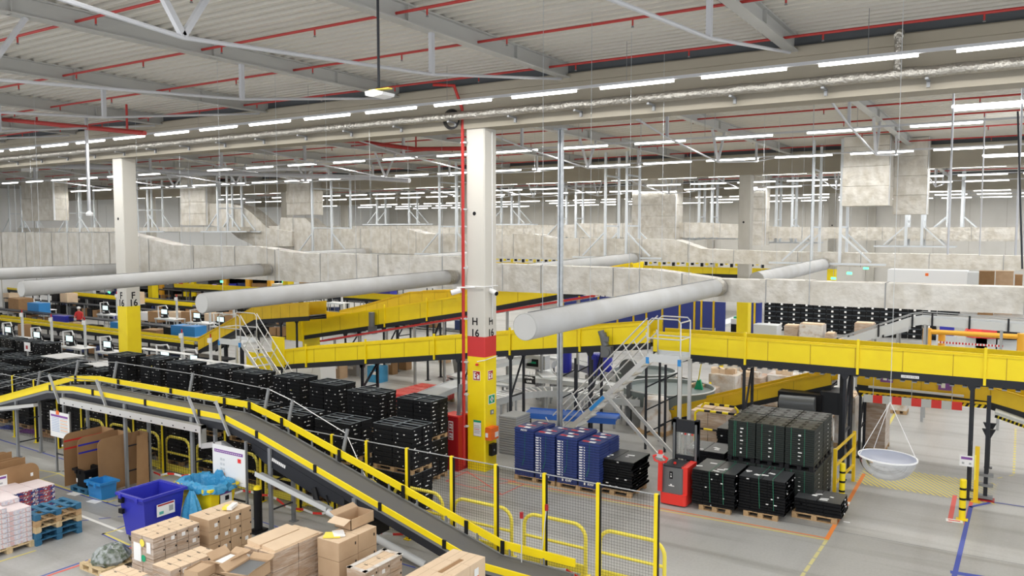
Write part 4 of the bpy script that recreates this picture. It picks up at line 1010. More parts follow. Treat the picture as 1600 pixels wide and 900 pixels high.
def fire_sign(put, t, *c):
    put(t, *c, -.12, -.13, .12, .13, 'white', 0, 'plate'); put(t, *c, -.11, -.12, .11, .12, 'dark_red', 1, 'red_field')
    b = MB()
    for (a, bb, c2, d) in ((-.09, -.09, -.05, .06), (-.05, -.09, -.01, -.05), (-.05, -.0, -.01, .03), (-.09, .07, -.01, .09), (.02, -.09, .05, .0), (.06, -.09, .09, .03), (.02, .02, .05, .06)):
        if put is fr: b.box(c[0]+a, c[0]+c2, CY0-.013, CY0-.009, c[1]+bb, c[1]+d, 'white')
        else: b.box(CX1+.009, CX1+.013, c[0]+a, c[0]+c2, c[1]+bb, c[1]+d, 'white')
    b.build('flame_and_hose_symbol', t)
t = thing('fire_sign', 'red fire hose pictogram sign on the fence side of the H 16 column', 'sign', (-12.47, CY0, 2.66)); fire_sign(fr, t, -12.47, 2.66)
t = thing('fire_sign', 'red fire hose pictogram sign on the conveyor side of the H 16 column', 'sign', (CX1, 18.25, 2.66)); fire_sign(side, t, 18.27, 2.66)
t = thing('first_aid_sign', 'green first aid cross sign on the H 16 column', 'sign', (CX1, 18.33, 1.98)); side(t, 18.33, 1.98, -.16, -.13, .16, .13, 'white', 0, 'plate'); side(t, 18.33, 1.98, -.14, -.11, .14, .11, 'sign_green', 1, 'green_field'); b = MB(); b.box(CX1+.009, CX1+.013, 18.30, 18.36, 1.90, 2.06, 'white'); b.box(CX1+.009, CX1+.013, 18.25, 18.41, 1.95, 2.01, 'white'); b.build('white_cross', t)
t = thing('notice', 'white notice with a green header on the H 16 column', 'notice', (-12.45, CY0, 1.2)); fr(t, -12.45, 1.18, -.13, -.21, .13, .24, 'steel_grey', 0, 'frame'); fr(t, -12.45, 1.18, -.12, -.2, .12, .18, 'paper', 1, 'sheet'); fr(t, -12.45, 1.18, -.12, .18, .12, .23, 'sign_green', 1, 'header')
b = MB()
for k in range(5): b.box(-12.55, -12.37+.02*(k % 2), CY0-.013, CY0-.009, 1.06+.05*k, 1.075+.05*k, 'mid_grey' if k != 2 else 'red')
b.build('print', t)
t = thing('first_aid_box', 'orange first aid box mounted low on the H 16 column', 'box', (CX1, 18.2, 1.)); b = MB(); b.box(CX1+.01, CX1+.2, 18.0, 18.38, .90, 1.24, 'orange'); b.build('case', t); b = MB(); b.box(CX1+.02, CX1+.1, 17.992, 18., .98, 1.1, 'white'); b.box(CX1+.2, CX1+.206, 18.2, 18.36, .96, 1.1, 'white'); b.build('label_patch', t); b = MB(); b.box(CX1+.04, CX1+.16, 17.98, 18.3, 1.24, 1.26, 'orange'); b.build('handle', t)
t = thing('wall_box', 'small black box below the orange one on the H 16 column', 'box', (CX1, 18.25, .5)); b = MB(); b.box(CX1+.002, CX1+.12, 18.18, 18.42, .42, .74, 'black'); b.build('case', t); b = MB(); b.box(CX1+.12, CX1+.13, 18.26, 18.3, .55, .6, 'mid_grey'); b.build('latch', t)
b = MB(); b.box(CX1+.002, CX1+.03, 18.26, 18.4, 1.56, 1.68, 'steel_grey'); b.box(CX1+.03, CX1+.035, 18.30, 18.36, 1.59, 1.65, 'light_grey'); tag(b.build('switch_plate'), 'small grey switch plate under the green sign on the H 16 column', 'switch')
t = thing('alarm_lamp', 'small red beacon with a white stay on the H 16 column', 'lamp', (-12.35, CY0, 3.)); b = MB(); b.lathe((-12.42, CY0-.06, 2.98), [(0, -.04), (.04, -.03), (.045, .02), (0, .04)], 'red', 12); b.build('beacon', t, True); b = MB(); b.tube([(-12.42, CY0-.05, 3.06), (CX1+.04, CY0-.05, 3.12), (CX1+.04, CY0+.55, 3.16)], .012, 'white', 6); b.build('stay', t)
for k, (x, y, dx, dy, lab) in enumerate(((-12.98, 17.8, -.35, -.2, 'white security camera on the riser side of the H 16 column'), (-12.1, 18.25, .35, -.1, 'white security camera on the conveyor side of the H 16 column'))):
    t = thing('security_camera', lab, 'camera', (x, y, 5.)); z = 4.98
    b = MB(); b.tube([(-12.5 if k == 0 else CX1, 17.98 if k == 0 else 18.3, z+.12), (x, y, z+.1)], .02, 'white', 8); b.build('arm', t, True)
    d = Vector((dx, dy, -.12)).normalized(); p = Vector((x, y, z)); b = MB(); b.tube([p-d*.12, p+d*.16], .075, 'white', 14); b.build('housing', t, True); b = MB(); b.tube([p+d*.16, p+d*.175], .06, 'black', 14); b.build('lens', t, True)
b = MB(); b.tube([(CX0-.02, CY0-.03, 5.12), (CX1+.03, CY0-.03, 5.12), (CX1+.03, CY0+.6, 5.12)], .016, 'white', 6); b.tube([(CX1+.02, CY0+.35, 4.2), (CX1+.02, CY0+.35, 9.3)], .014, 'white', 6); tag(b.build('conduit'), 'white conduit band and riser on the H 16 column by the cameras', 'conduit')
# red hose cabinet
t = thing('hose_cabinet', 'tall dark red fire hose cabinet against the H 16 column', 'cabinet', (-13.3, 17.8, 0)); hx0, hx1, hy0, hy1 = -13.42, -12.86, 17.66, 18.2
b = MB(); b.box(hx0, hx1, hy0, hy1, .0, 1.5, 'dark_red'); b.build('body', t); b = MB(); b.box(hx0+.03, hx1-.03, hy0-.012, hy0, .06, 1.45, 'dark_red'); d = b.build('door', t); b = MB(); b.box(hx0+.06, hx0+.09, hy0-.03, hy0-.012, .7, .8, 'steel_grey'); b.build('handle', d)
b = MB(); b.box(hx0+.24, hx0+.40, hy0-.016, hy0-.012, .86, 1.38, 'white')
for k in range(2): b.box(hx0+.255, hx0+.385, hy0-.019, hy0-.016, .88+.25*k, 1.1+.25*k, 'dark_red')
for z in (.92, 1.0, 1.18, 1.26): b.box(hx0+.28, hx0+.33, hy0-.022, hy0-.019, z, z+.05, 'white'); b.box(hx0+.345, hx0+.37, hy0-.022, hy0-.019, z-.02, z+.05, 'white')
b.build('pictogram_strip', t); b = MB(); b.box(hx0+.02, hx1-.02, hy0+.02, hy1, 1.5, 1.53, 'red'); b.build('top_plate', t)
b = MB(); b.bar((-12.98, 17.85, 1.55), (-12.9, 17.85, 2.4), .1, .05, 'steel_grey'); b.box(-13.02, -12.9, 17.8, 17.9, 1.53, 1.56, 'steel_grey'); tag(b.build('steel_plate'), 'leaning grey steel strip standing on the red hose cabinet', 'strip')
# sign on the grey pole
p = OY(832, 594, 19.2); t = thing('hanging_sign', 'small black sign with white lettering hung on the grey pole', 'sign', (p.x, 19.2, p.z)); b = MB(); a = OY(818, 586, 19.2); c = OY(836, 601, 19.2); b.box(a.x, c.x, 19.2, 19.22, c.z, a.z, 'black'); b.build('plate', t)
text('STEMPEL-', .072, ((a.x+c.x)/2, 19.195, (a.z+c.z)/2+.06), (1, 0, 0), (0, 0, 1), 'white', t); text('UHR', .085, ((a.x+c.x)/2, 19.195, (a.z+c.z)/2-.05), (1, 0, 0), (0, 0, 1), 'white', t)
b = MB(); 
for k in range(3): b.tube([(a.x+.1+.1*k, 19.21, a.z), (a.x+.1+.1*k, 19.21, a.z+.12)], .004, 'steel_grey', 4)
b.build('hanger', t)

# ================================================================== ROLLING STAIRS
def stairs(xf, zt, run, Y, w, label, plen=1.0, steps=10, strut=True, m='alu', dirn=1):
    """xf = foot X, zt = platform height; climbs along dirn, platform at the end"""
    t = thing('rolling_stairs', label, 'stairs', (xf+dirn*run/2, Y+w/2, 0)); xt = xf+dirn*run
    for y in (Y, Y+w):
        b = MB(); b.bar((xf, y, .12), (xt, y, zt), .03, .14, m); b.build('stringer', t)
    for k in range(1, steps+1):
        f = k/(steps+1); x = xf+dirn*run*f; z = zt*f+.0; b = MB(); b.box(x-.10, x+.10, Y+.02, Y+w-.02, z-.02, z+.015, m); b.build('step', t)
    xe = xt+dirn*plen; a, c = min(xt, xe), max(xt, xe)
    b = MB(); b.box(a, c, Y-.03, Y+w+.03, zt-.06, zt, 'light_grey'); b.box(a, c, Y-.05, Y-.03, zt-.10, zt+.12, 'light_grey'); b.box(a, c, Y+w+.03, Y+w+.05, zt-.10, zt+.12, 'light_grey'); b.build('platform', t)
    b = MB(); b.box(a-.03, a+.06, Y-.06, Y-.02, zt-.16, zt+.02, 'sky_blue'); b.box(c-.06, c+.03, Y-.06, Y-.02, zt-.16, zt+.02, 'sky_blue'); b.build('corner_fitting', t)
    for y in (Y, Y+w):
        b = MB(); r = .02
        b.tube([(xt, y, zt), (xt, y, zt+.45), (xt-dirn*.05, y, zt+.7)], r, m, 8)
        for h in (.55, 1.0): b.tube([(xt-dirn*.02, y, zt+h+.1), (xf+dirn*.15, y, .12+h)], r, m, 8)
        for f in (.1, .38, .66, .9): 
            x = xf+dirn*run*f; z = .12+(zt-.12)*f; b.tube([(x, y, z), (x-dirn*.42, y, z+.62)], r*.9, m, 8)
        b.tube([(xt, y, zt), (xt, y, zt+1.0), (xt+dirn*.12, y, zt+1.1), (xe-dirn*.08, y, zt+1.1), (xe, y, zt+1.0), (xe, y, zt)], r, m, 8); b.tube([(xt, y, zt+.55), (xe, y, zt+.55)], r, m, 8); b.build('handrail', t, True)
    b = MB(); b.tube([(xe, Y, zt+1.02), (xe, Y+w, zt+1.02)], .02, m, 8); b.tube([(xe, Y, zt+.55), (xe, Y+w, zt+.55)], .02, m, 8); b.build('end_rail', t, True)
    for y in (Y-.01, Y+w+.01):
        b = MB(); b.box(xe-.05, xe+.05, y-.03, y+.03, .1, zt-.06, m); b.build('leg', t)
        if strut: b = MB(); x0 = xf+dirn*run*.60; b.bar((x0, y, .12+(zt-.12)*.6), (xe-dirn*.3, y, .12), .05, .09, m); b.build('strut', t)
        b = MB(); b.lathe((xe, y, .08), [(0, -.025), (.08, -.025), (.08, .025), (0, .025)], 'bright_red' if strut else 'rubber', 14, 'y'); b.build('wheel', t, True)
    if strut:
        b = MB(); x0, z0 = xf+dirn*run*.44, zt*.46; x1, z1 = xf+dirn*run*.58, zt*.6; b.bar((x0, Y-.02, z0), (x1, Y-.02, z1), .012, .10, 'sky_blue'); b.build('blue_sticker', t)
    return t
stairs(-11.75, 3.12, 3.15, 20.75, .75, 'tall aluminium rolling stairs leaning over the conveyor beside the red stacker', plen=.95)
stairs(-23.45, 2.25, 2.2, 20.8, .8, 'aluminium rolling stairs beside the black crates, left of the incline', plen=1.25, steps=7, strut=False, dirn=-1)

# ================================================================== BINS
def bin_(x0, x1, y0, y1, z, m, name, label, cat, wheels=True, tilt=.09):
    t = thing(name, label, cat, ((x0+x1)/2, (y0+y1)/2, 0)); b = MB(); zb = .16 if wheels else 0; i = .03
    o = [(x0, y0), (x1, y0), (x1, y1), (x0, y1)]; lo = [(x0+tilt, y0+tilt), (x1-tilt, y0+tilt), (x1-tilt, y1-tilt), (x0+tilt, y1-tilt)]
    inn = [(x0+i, y0+i), (x1-i, y0+i), (x1-i, y1-i), (x0+i, y1-i)]; inl = [(x0+tilt+i, y0+tilt+i), (x1-tilt-i, y0+tilt+i), (x1-tilt-i, y1-tilt-i), (x0+tilt+i, y1-tilt-i)]
    for k in range(4):
        a, c = k, (k+1) % 4
        b.poly([(*lo[a], zb), (*lo[c], zb), (*o[c], z), (*o[a], z)], m); b.poly([(*inl[c], zb+.05), (*inl[a], zb+.05), (*inn[a], z), (*inn[c], z)], m); b.poly([(*o[a], z), (*o[c], z), (*inn[c], z), (*inn[a], z)], m)
    b.poly([(*p, zb) for p in reversed(lo)], m); b.poly([(*p, zb+.05) for p in inl], m); b.build('tub', t)
    b = MB()
    for q in ((x0-.05, x1+.05, y0-.05, y0+.0), (x0-.05, x1+.05, y1, y1+.05), (x0-.05, x0, y0, y1), (x1, x1+.05, y0, y1)): b.box(*q, z-.045, z+.012, m)
    for x in (x0+.15, x1-.15): b.box(x-.04, x+.04, y0-.08, y0-.05, z-.09, z+.0, m)
    b.build('rim', t)
    if wheels:
        for x in (x0+.16, x1-.16):
            for y in (y0+.16, y1-.16): w = MB(); w.lathe((x, y, .08), [(0, -.02), (.08, -.02), (.08, .02), (0, .02)], 'rubber', 14, 'y'); w.box(x-.03, x+.03, y-.03, y+.03, .1, .17, 'steel_grey'); w.build('castor', t)
    return t
t = bin_(-16.0, -15.12, 9.72, 10.68, 1.08, 'blue', 'wheeled_bin', 'open deep blue wheeled bin with a white label', 'bin')
b = MB(); b.box(-16.0+.9, -15.09, 10.0, 10.42, .62, .88, 'paper'); b.box(-15.095, -15.085, 10.02, 10.40, .84, .87, 'dark_red'); b.box(-15.09, -15.085, 10.28, 10.38, .68, .8, 'mid_grey'); b.box(-15.09, -15.085, 10.05, 10.15, .66, .72, 'teal'); b.build('label_sheet', t)
b = MB()
for z in (.95, .72): b.box(-15.93, -15.8, 9.66, 9.72, z-.06, z+.04, 'black')
b.build('lid_lock', t)
t = bin_(-15.75, -14.6, 10.95, 11.62, 1.02, 'yellow', 'wheeled_bin', 'yellow wheeled bin lined with a bag, behind the deep blue bin', 'bin')
b = MB(); b.box(-14.65, -14.6, 11.2, 11.5, .6, .9, 'purple'); b.box(-14.655, -14.59, 11.2, 11.5, .6, .84, 'paper'); b.box(-14.59, -14.585, 11.32, 11.42, .7, .8, 'black'); b.build('label_sheet', t)
# crumpled bag
b = MB(); n = 44; rings = []
for k, (e, z) in enumerate(((-.02, 1.10), (.05, 1.07), (.08, 1.0), (.09, .92))):
    ring = []
    for j in range(n):
        a = 2*PI*j/n; cx, cy = -15.175, 11.285; hx, hy = .575+e, .335+e; s = max(abs(math.cos(a))/hx, abs(math.sin(a))/hy); s = (abs(math.cos(a)/hx)**5+abs(math.sin(a)/hy)**5)**(1/5)
        wv = .02*math.sin(j*2.3+k)+R.uniform(-.012, .012); ring.append((cx+math.cos(a)/s+wv, cy+math.sin(a)/s+wv, z+R.uniform(-.03, .03)+(.14 if k == 0 and j in (9, 10, 11, 12) else 0)))
    rings.append(ring)
ring = [(-15.175+(x+15.175)*.93, 11.285+(y-11.285)*.9, z-.02) for x, y, z in rings[0]]; low = [(-15.175+(x+15.175)*.75, 11.285+(y-11.285)*.7, .75+R.uniform(-.06, .06)) for x, y, z in rings[0]]
seq = [low, ring]+rings
for A, B in zip(seq, seq[1:]):
    for j in range(n): b.poly([A[j], A[(j+1) % n], B[(j+1) % n], B[j]], 'bag_blue')
b.poly(low, 'bag_blue'); tag(b.build('bin_liner', smooth=True), 'crumpled light blue liner bag hanging over the yellow bin', 'bag')
b = MB(); n = 16; prev = None
for k, (r, z) in enumerate(((.05, 1.03), (.09, .95), (.16, .8), (.22, .62), (.26, .45), (.24, .3))):
    ring = [(-14.92+r*math.cos(2*PI*j/n)*(1+.25*(j % 2)), 10.72+r*.55*math.sin(2*PI*j/n)*(1+.25*(j % 2)), z) for j in range(n)]
    if prev:
        for j in range(n): b.poly([prev[j], prev[(j+1) % n], ring[(j+1) % n], ring[j]], 'bag_blue')
    prev = ring
b.poly(prev, 'bag_blue'); tag(b.build('bag', smooth=True), 'gathered end of a blue bag hanging between the two wheeled bins', 'bag')

# ================================================================== SIGN BOARDS
def board(corners, Y, name, label, kind):
    """corners: top-left, top-right, bottom-right, bottom-left pixels"""
    P = [OY(x, y, Y) for x, y in corners]; x0 = (P[0].x+P[3].x)/2; x1 = (P[1].x+P[2].x)/2; z1 = (P[0].z+P[1].z)/2; z0 = (P[2].z+P[3].z)/2
    t = thing(name, label, 'sign', (x0, Y, z0)); w, h = x1-x0, z1-z0
    b = MB(); b.box(x0, x1, Y, Y+.02, z0, z1, 'white'); b.build('panel', t)
    b = MB(); b.box(x0+w*.06, x1-w*.06, Y-.004, Y, z1-h*.2, z1-h*.12, 'purple')
    if kind == 0:
        for k in range(14): xx = x0+w*.08+w*.84*k/14; b.box(xx, xx+w*.035, Y-.006, Y-.004, z1-h*.17, z1-h*.15, 'white')
        b.box(x1-w*.22, x1-w*.12, Y-.004, Y, z1-h*.38, z1-h*.27, 'bright_red'); b.box(x0+w*.1, x0+w*.2, Y-.004, Y, z0+h*.16, z0+h*.27, 'teal')
        for k in range(4): b.box(x0+w*.24, x0+w*.3, Y-.004, Y, z0+h*(.2+.13*k), z0+h*(.27+.13*k), 'light_grey'); b.box(x0+w*.32, x0+w*.38, Y-.003, Y, z0+h*(.2+.13*k), z0+h*(.26+.13*k), 'peach' if k == 0 else 'light_grey')
        b.box(x0+w*.08, x1-w*.08, Y-.003, Y, z0+h*.09, z0+h*.10, 'mid_grey'); b.box(x0+w*.46, x0+w*.52, Y-.003, Y, z0+h*.02, z0+h*.06, 'light_grey')
    else:
        b.box(x0+w*.35, x0+w*.5, Y-.012, Y-.004, z1-h*.1, z1+h*.06, 'orange')
        for k in range(9):
            b.box(x0+w*.08, x0+w*.5, Y-.004, Y, z1-h*(.26+.065*k), z1-h*(.235+.065*k), 'table_print'); b.box(x0+w*.54, x0+w*.92, Y-.004, Y, z1-h*(.26+.065*k), z1-h*(.225+.065*k), 'peach' if k % 2 else 'light_grey')
    b.build('print', t)
    return x0, x1, z0, z1
a = board(((330, 693), (381, 703), (385, 764), (335, 748)), 11.7, 'process_board', 'white process board with a purple header, green and red squares', 0)
board(((76, 641), (106, 647), (110, 688), (81, 681)), 11.7, 'process_board', 'white table board with a purple header and orange tab at far left', 1)
for x in (a[0]+.02, a[1]-.06):
    pass
b = MB()
for x in (a[0]+.0, a[1]-.05): b.box(x, x+.05, 11.73, 11.78, 0, 1.95, 'steel_grey'); b.box(x-.03, x+.08, 11.7, 11.81, 0, .015, 'steel_grey')
b.box(a[0], a[1], 11.735, 11.765, .55, .58, 'dark_frame'); tag(b.build('board_frame'), 'grey steel post frame carrying the white process board by the yellow bin', 'frame')
b = MB(); p = OY(82, 670, 11.7); q = OY(108, 670, 11.7)
for x in (p.x+.04, q.x-.08): b.box(x, x+.045, 11.73, 11.78, 0, 1.75, 'steel_grey'); b.box(x-.03, x+.07, 11.7, 11.81, 0, .015, 'steel_grey')
b.box(p.x+.04, q.x-.05, 11.735, 11.765, .5, .53, 'dark_frame'); tag(b.build('board_frame'), 'grey steel post frame carrying the white table board at far left', 'frame')

# ================================================================== FOLDED CARD DISPLAY SCREENS AND SMALL CRATES
def screen(x, y0, y1, h, label, cols, ret=.9, flip=1):
    t = thing('cardboard_screen', label, 'cardboard', (x, y0, 0), None)
    n = 8; r = .18; b = MB()
    pts = [(y0, 0), (y1, 0), (y1, h)] + [(y0+r-r*math.sin(k*PI/2/n), h-r+r*math.cos(k*PI/2/n)) for k in range(n+1)]
    b.prism([(x, yy, zz) for yy, zz in pts], (.012, 0, 0), 'card_dark'); b.build('side_panel', t)
    b = MB(); b.box(x, x+ret, y1-.012, y1, 0, h, 'card_dark'); b.build('back_panel', t)
    b = MB(); b.prism([(x+ret, y1, 0), (x+ret, y1-.35, 0), (x+ret, y1-.3, h*.97), (x+ret, y1, h)], (.012, 0, 0), 'card_dark'); b.build('return_panel', t)
    if cols:
        b = MB()
        for z in (h-.22, h-.42): b.box(x+.012, x+.016, y0+.02, y1-.05, z, z+.045, cols); b.box(x+.02, x+ret*.4, y1-.018, y1-.013, z, z+.045, cols)
        b.build('stripes', t)
    return t
screen(-20.75, 11.15, 12.2, 1.38, 'tall cardboard screen with two red stripes', 'red', .55)
screen(-20.1, 11.15, 12.25, 1.36, 'tall cardboard screen with two blue stripes', 'blue', .55)
screen(-19.45, 11.3, 12.45, 1.38, 'tall plain cardboard screen closest to the blue bin', None, .35)
pallet(-20.3, 11.05, 0, 'small blue painted pallet between the cardboard screens', w=.75, d=.55, m='pallet_blue')
t = bin_(-20.15, -19.7, 11.1, 11.5, .46, 'crate_black', 'tote', 'black open tote on the small blue pallet', 'crate', False, .03)
for o in t.children: o.location = (0, 0, .13)
b = MB(); b.box(-19.70+.0, -19.695, 11.2, 11.26, .28, .40, 'white'); b.box(-20.05, -20.0, 11.07, 11.072, .26, .36, 'white'); b.build('label_patch', t)
bin_(-19.45, -18.85, 11.0, 11.42, .42, 'sky_blue', 'tote', 'bright blue open tote on the floor by the cardboard screens', 'crate', False, .03)
def gaylord(px, z, d, label, lab=False):
    a = G(px[0], px[1], z); t = thing('cardboard_box', label, 'cardboard', (a.x, a.y, 0)); h = z; x, y = a.x, a.y
    n = 8; r = .22; b = MB(); y0 = y-d
    pts = [(y0, 0), (y, 0)] + [(y-r+r*math.cos(k*PI/2/n), h-r+r*math.sin(k*PI/2/n)) for k in range(n+1)] + [(y0, h)]
    b.prism([(x, yy, zz) for yy, zz in pts], (.014, 0, 0), 'card_dark'); b.build('front_panel', t)
    b = MB(); b.box(x-.6, x, y-.014, y, 0, h-.2, 'card_dark'); b.build('side_panel', t); b = MB(); b.box(x-.62, x-.6, y0, y, 0, h, 'card_dark'); b.build('back_panel', t)
    if lab:
        b = MB(); b.box(x+.014, x+.018, y-1.0, y-.72, h-.42, h-.14, 'paper'); b.box(x+.018, x+.02, y-.98, y-.74, h-.22, h-.17, 'purple'); b.box(x+.018, x+.02, y-.9, y-.82, h-.34, h-.3, 'mid_grey'); b.build('label_sheet', t)
    b = MB(); b.box(x+.014, x+.018, y-.2, y-.14, h-.32, h-.24, 'paper'); b.build('sticker', t)
gaylord((60, 720), 1.15, 1.9, 'round cornered cardboard pallet box with a white label, at the left edge', True)
gaylord((38, 711), 1.15, 1.9, 'round cornered cardboard pallet box behind the labelled one')
gaylord((16, 703), 1.15, 1.5, 'round cornered cardboard pallet box, last in the row at the left edge')
# pallet stack
px, py = -17.95, 8.62
cols_ = ['pallet_blue', 'pallet_blue', 'wood', 'pale_wood', 'pallet_blue']
for k, m in enumerate(['pallet_blue', 'pallet_blue', 'pale_wood', 'wood', 'pallet_blue']):
    pallet(px, py, .135*k, '%s pallet, %s from the top of the mixed pallet stack' % ('blue painted' if m == 'pallet_blue' else 'bare wooden', ORD[4-k]), w=.72, d=.98, m=m, group='mixed blue and wooden pallet stack')
# ---- pallets of small packs
def packmat(name, a, c, d):
    m = bpy.data.materials.new(name); m.use_nodes = True; nt = m.node_tree; bs = nt.nodes['Principled BSDF']; L = nt.links.new
    tc = nt.nodes.new('ShaderNodeTexCoord'); v = nt.nodes.new('ShaderNodeTexVoronoi'); v.inputs['Scale'].default_value = 30; v.distance = 'CHEBYCHEV'
    L(tc.outputs['Object'], v.inputs['Vector']); r = nt.nodes.new('ShaderNodeValToRGB'); r.color_ramp.interpolation = 'CONSTANT'; e = r.color_ramp.elements; e[0].color = (*a, 1); e[1].color = (*c, 1); e[1].position = .45; x = e.new(.72); x.color = (*d, 1)
    s = nt.nodes.new('ShaderNodeSeparateColor'); L(v.outputs['Color'], s.inputs[0]); L(s.outputs[0], r.inputs[0]); L(r.outputs[0], bs.inputs['Base Color']); bs.inputs['Roughness'].default_value = .35; M[name] = m
packmat('pack_print', (.74, .70, .72), (.66, .46, .46), (.60, .60, .68)); packmat('pack_navy', (.05, .06, .22), (.72, .70, .72), (.45, .08, .08)); mat('pack_top', (.72, .62, .63), .4)
def packs(x0, y0, z0, nx, ny, hs, label, side_m, group, unit=(.2, .13, .105), ww=''):
    t = thing('pack_load', label, 'goods', (x0, y0, z0)); first = {}
    for i in range(nx):
        for j in range(ny):
            for k in range(hs(i, j)):
                if k < hs(i, j)-2 and 0 < i < nx-1 and j > 0: continue
                if 'p' not in first:
                    b = MB(); u = unit; b.box(x0, x0+u[0]-.006, y0, y0+u[1]-.006, z0, z0+u[2]-.012, side_m); b.box(x0+.002, x0+u[0]-.008, y0+.002, y0+u[1]-.008, z0+u[2]-.012, z0+u[2]-.008, 'pack_top'); first['p'] = b.build('pack_row', t)
                elif len(first) < 400: twin(first['p'], i*unit[0], j*unit[1], k*unit[2])
                first[(i, j, k)] = 1
    return t
b1 = G(53, 852)
pallet(b1.x-.95, b1.y-1.0, 0, 'bare wooden pallet under the pink and white packs', w=1.0, d=1.0, m='pale_wood')
packs(b1.x-.93, b1.y-.98, .13, 2, 2, lambda i, j: (9, 8, 8, 7)[i*2+j], 'stepped pallet load of small white and pink packs at the left edge', 'pack_print', None, (.47, .48, .105))
pc = G(89, 757, .78)
packs(pc.x-1.2, pc.y-1.3, .0, 3, 3, lambda i, j: 6 if j < 2 else (6 if i else 5), 'pallet load of navy and white packs below the labelled cardboard box', 'pack_navy', None, (.36, .44, .13))
b = MB(); p = OY(10, 795, 7.9)
# ================================================================== FOREGROUND CARTON PALLETS
def carton_load(pxs, z, label, nx, ny, nz, m='card', top='card_pale', wrap=None, pal=True, labs=True, jit=.006, tape=True):
    """pxs = left, back, right, front corners of its top, seen in the photo"""
    L_, B_, R_, F_ = [G(x, y, z) for x, y in pxs]
    x0, x1 = (L_.x+B_.x)/2, (R_.x+F_.x)/2; y0, y1 = (L_.y+F_.y)/2, (B_.y+R_.y)/2
    t = thing('carton_load', label, 'cartons', ((x0+x1)/2, (y0+y1)/2, 0), None)
    if pal: pallet(x0, y0, 0, '', w=x1-x0, d=y1-y0, m='pale_wood', parent=t)
    zb = .13 if pal else 0; w, d, h = (x1-x0)/nx, (y1-y0)/ny, (z-zb)/nz
    for k in range(nz):
        for i in range(nx):
            for j in range(ny):
                if 0 < i < nx-1 and j < ny-1 and j > 0 and k < nz-1: continue
                e = R.uniform(0, jit); f = R.uniform(0, jit); b = MB(); xa, ya, za = x0+i*w+e, y0+j*d+f, zb+k*h
                mm = wrap or m; b.box(xa, xa+w-.008-e, ya, ya+d-.008-f, za+.002, za+h-.006, mm)
                if k == nz-1: b.box(xa, xa+w-.008-e, ya, ya+d-.008-f, za+h-.006, za+h, top)  # paler top colour paints in the light falling from above
                if tape and k == nz-1: b.box(xa+w*.5-.003, xa+w*.5+.003, ya+.01, ya+d-.02, za+h, za+h+.001, 'tape')
                if labs and i == nx-1 and R.random() < .6: u = R.uniform(.1, .5)*d; b.box(xa+w-.008-e, xa+w-.004, ya+u, ya+u+.07, za+h*.3, za+h*.3+.07, 'paper')
                if labs and i == nx-1: b.box(xa+w-.008-e, xa+w-.005, ya+d*.82, ya+d*.82+.025, za+h*.55, za+h*.7, 'black')
                if labs and k == nz-1: b.box(xa+w*.35, xa+w*.55, ya+d*.8, ya+d*.8+.02, za+h, za+h+.001, 'black')
                b.build('carton', t)
    return t, x0, x1, y0, y1
t, x0, x1, y0, y1 = carton_load(((203.7, 830), (279.5, 806), (312.5, 817), (237.5, 842)), 1.12, 'film wrapped carton pallet with a yellow and a green dot, beside the blue bin', 2, 4, 5, wrap='wrap')
b = MB()
b.box(x0+.08, x0+.30, y0-.006, y0, .62, .95, 'paper'); b.lathe((x1-.33, y0-.006, .98), [(0, 0), (.07, 0)], 'pale_yellow', 20, 'y'); b.lathe((x1-.3, y0-.006, .7), [(0, 0), (.065, 0)], 'sign_green', 20, 'y'); b.box(x1-.2, x1-.08, y0-.006, y0, .82, 1.02, 'paper'); b.build('sheet_label', t)
for xx in (x0, ): pass
t, x0, x1, y0, y1 = carton_load(((291, 803), (365, 783), (393, 789), (327.5, 814)), 1.10, 'neat carton pallet with black corner marks, behind the film wrapped one', 1, 4, 4, m='card', labs=True)
b = MB(); b.cbox((x1-.15, y1-.35, 1.16), .1, .3, .06, 'paper', rz=.5); b.cbox((x1-.22, y1-.42, 1.15), .12, .2, .05, 'pale_yellow', rz=.5); tag(b.build('paper_roll'), 'rolled white and yellow paper lying on the neat carton pallet', 'paper')
b = MB(); b.box(x0-.1, x1-.25, y1+.02, y1+.3, .9, 1.24, 'card_dark'); 
carton_load(((236, 879), (320, 853.5), (343, 863), (262, 893)), .98, 'pale striped carton pallet in front of the film wrapped one', 1, 5, 5, m='card_pale', wrap='wrap')
t, x0, x1, y0, y1 = carton_load(((380, 855), (449.5, 820.5), (508, 828), (431.5, 867)), 1.12, 'large glossy film wrapped carton pallet with bulging top', 2, 2, 3, wrap='wrap', labs=False, jit=.03)
b = MB(); b.prism([(x0+.02, y0+.1, 1.121), (x0+.34, y0+.1, 1.121), (x0+.34, y0+.1, 1.17), (x0+.02, y0+.1, 1.20)], (0, y1-y0-.3, 0), 'card_pale'); b.prism([(x0+.40, y0+.1, 1.121), (x1-.03, y0+.1, 1.121), (x1-.03, y0+.1, 1.15), (x0+.40, y0+.1, 1.18)], (0, y1-y0-.2, 0), 'card_pale'); b.build('bulged_flap', t)
b = MB(); b.box(x0+.1, x0+.2, y0-.006, y0, .85, 1.0, 'paper'); b.lathe((x0+.0, y0-.01, 1.0), [(0, 0), (.08, 0)], 'yellow', 18, 'y'); b.build('sheet_label', t)
t, x0, x1, y0, y1 = carton_load(((500, 838), (560, 812), (583, 823.5), (527.5, 852)), 1.15, 'plain carton pallet with an opened box on top, beside the belt', 1, 2, 3, m='card', labs=True)
b = MB(); bx, by, bz = x0-.12, y0+.55, 1.152
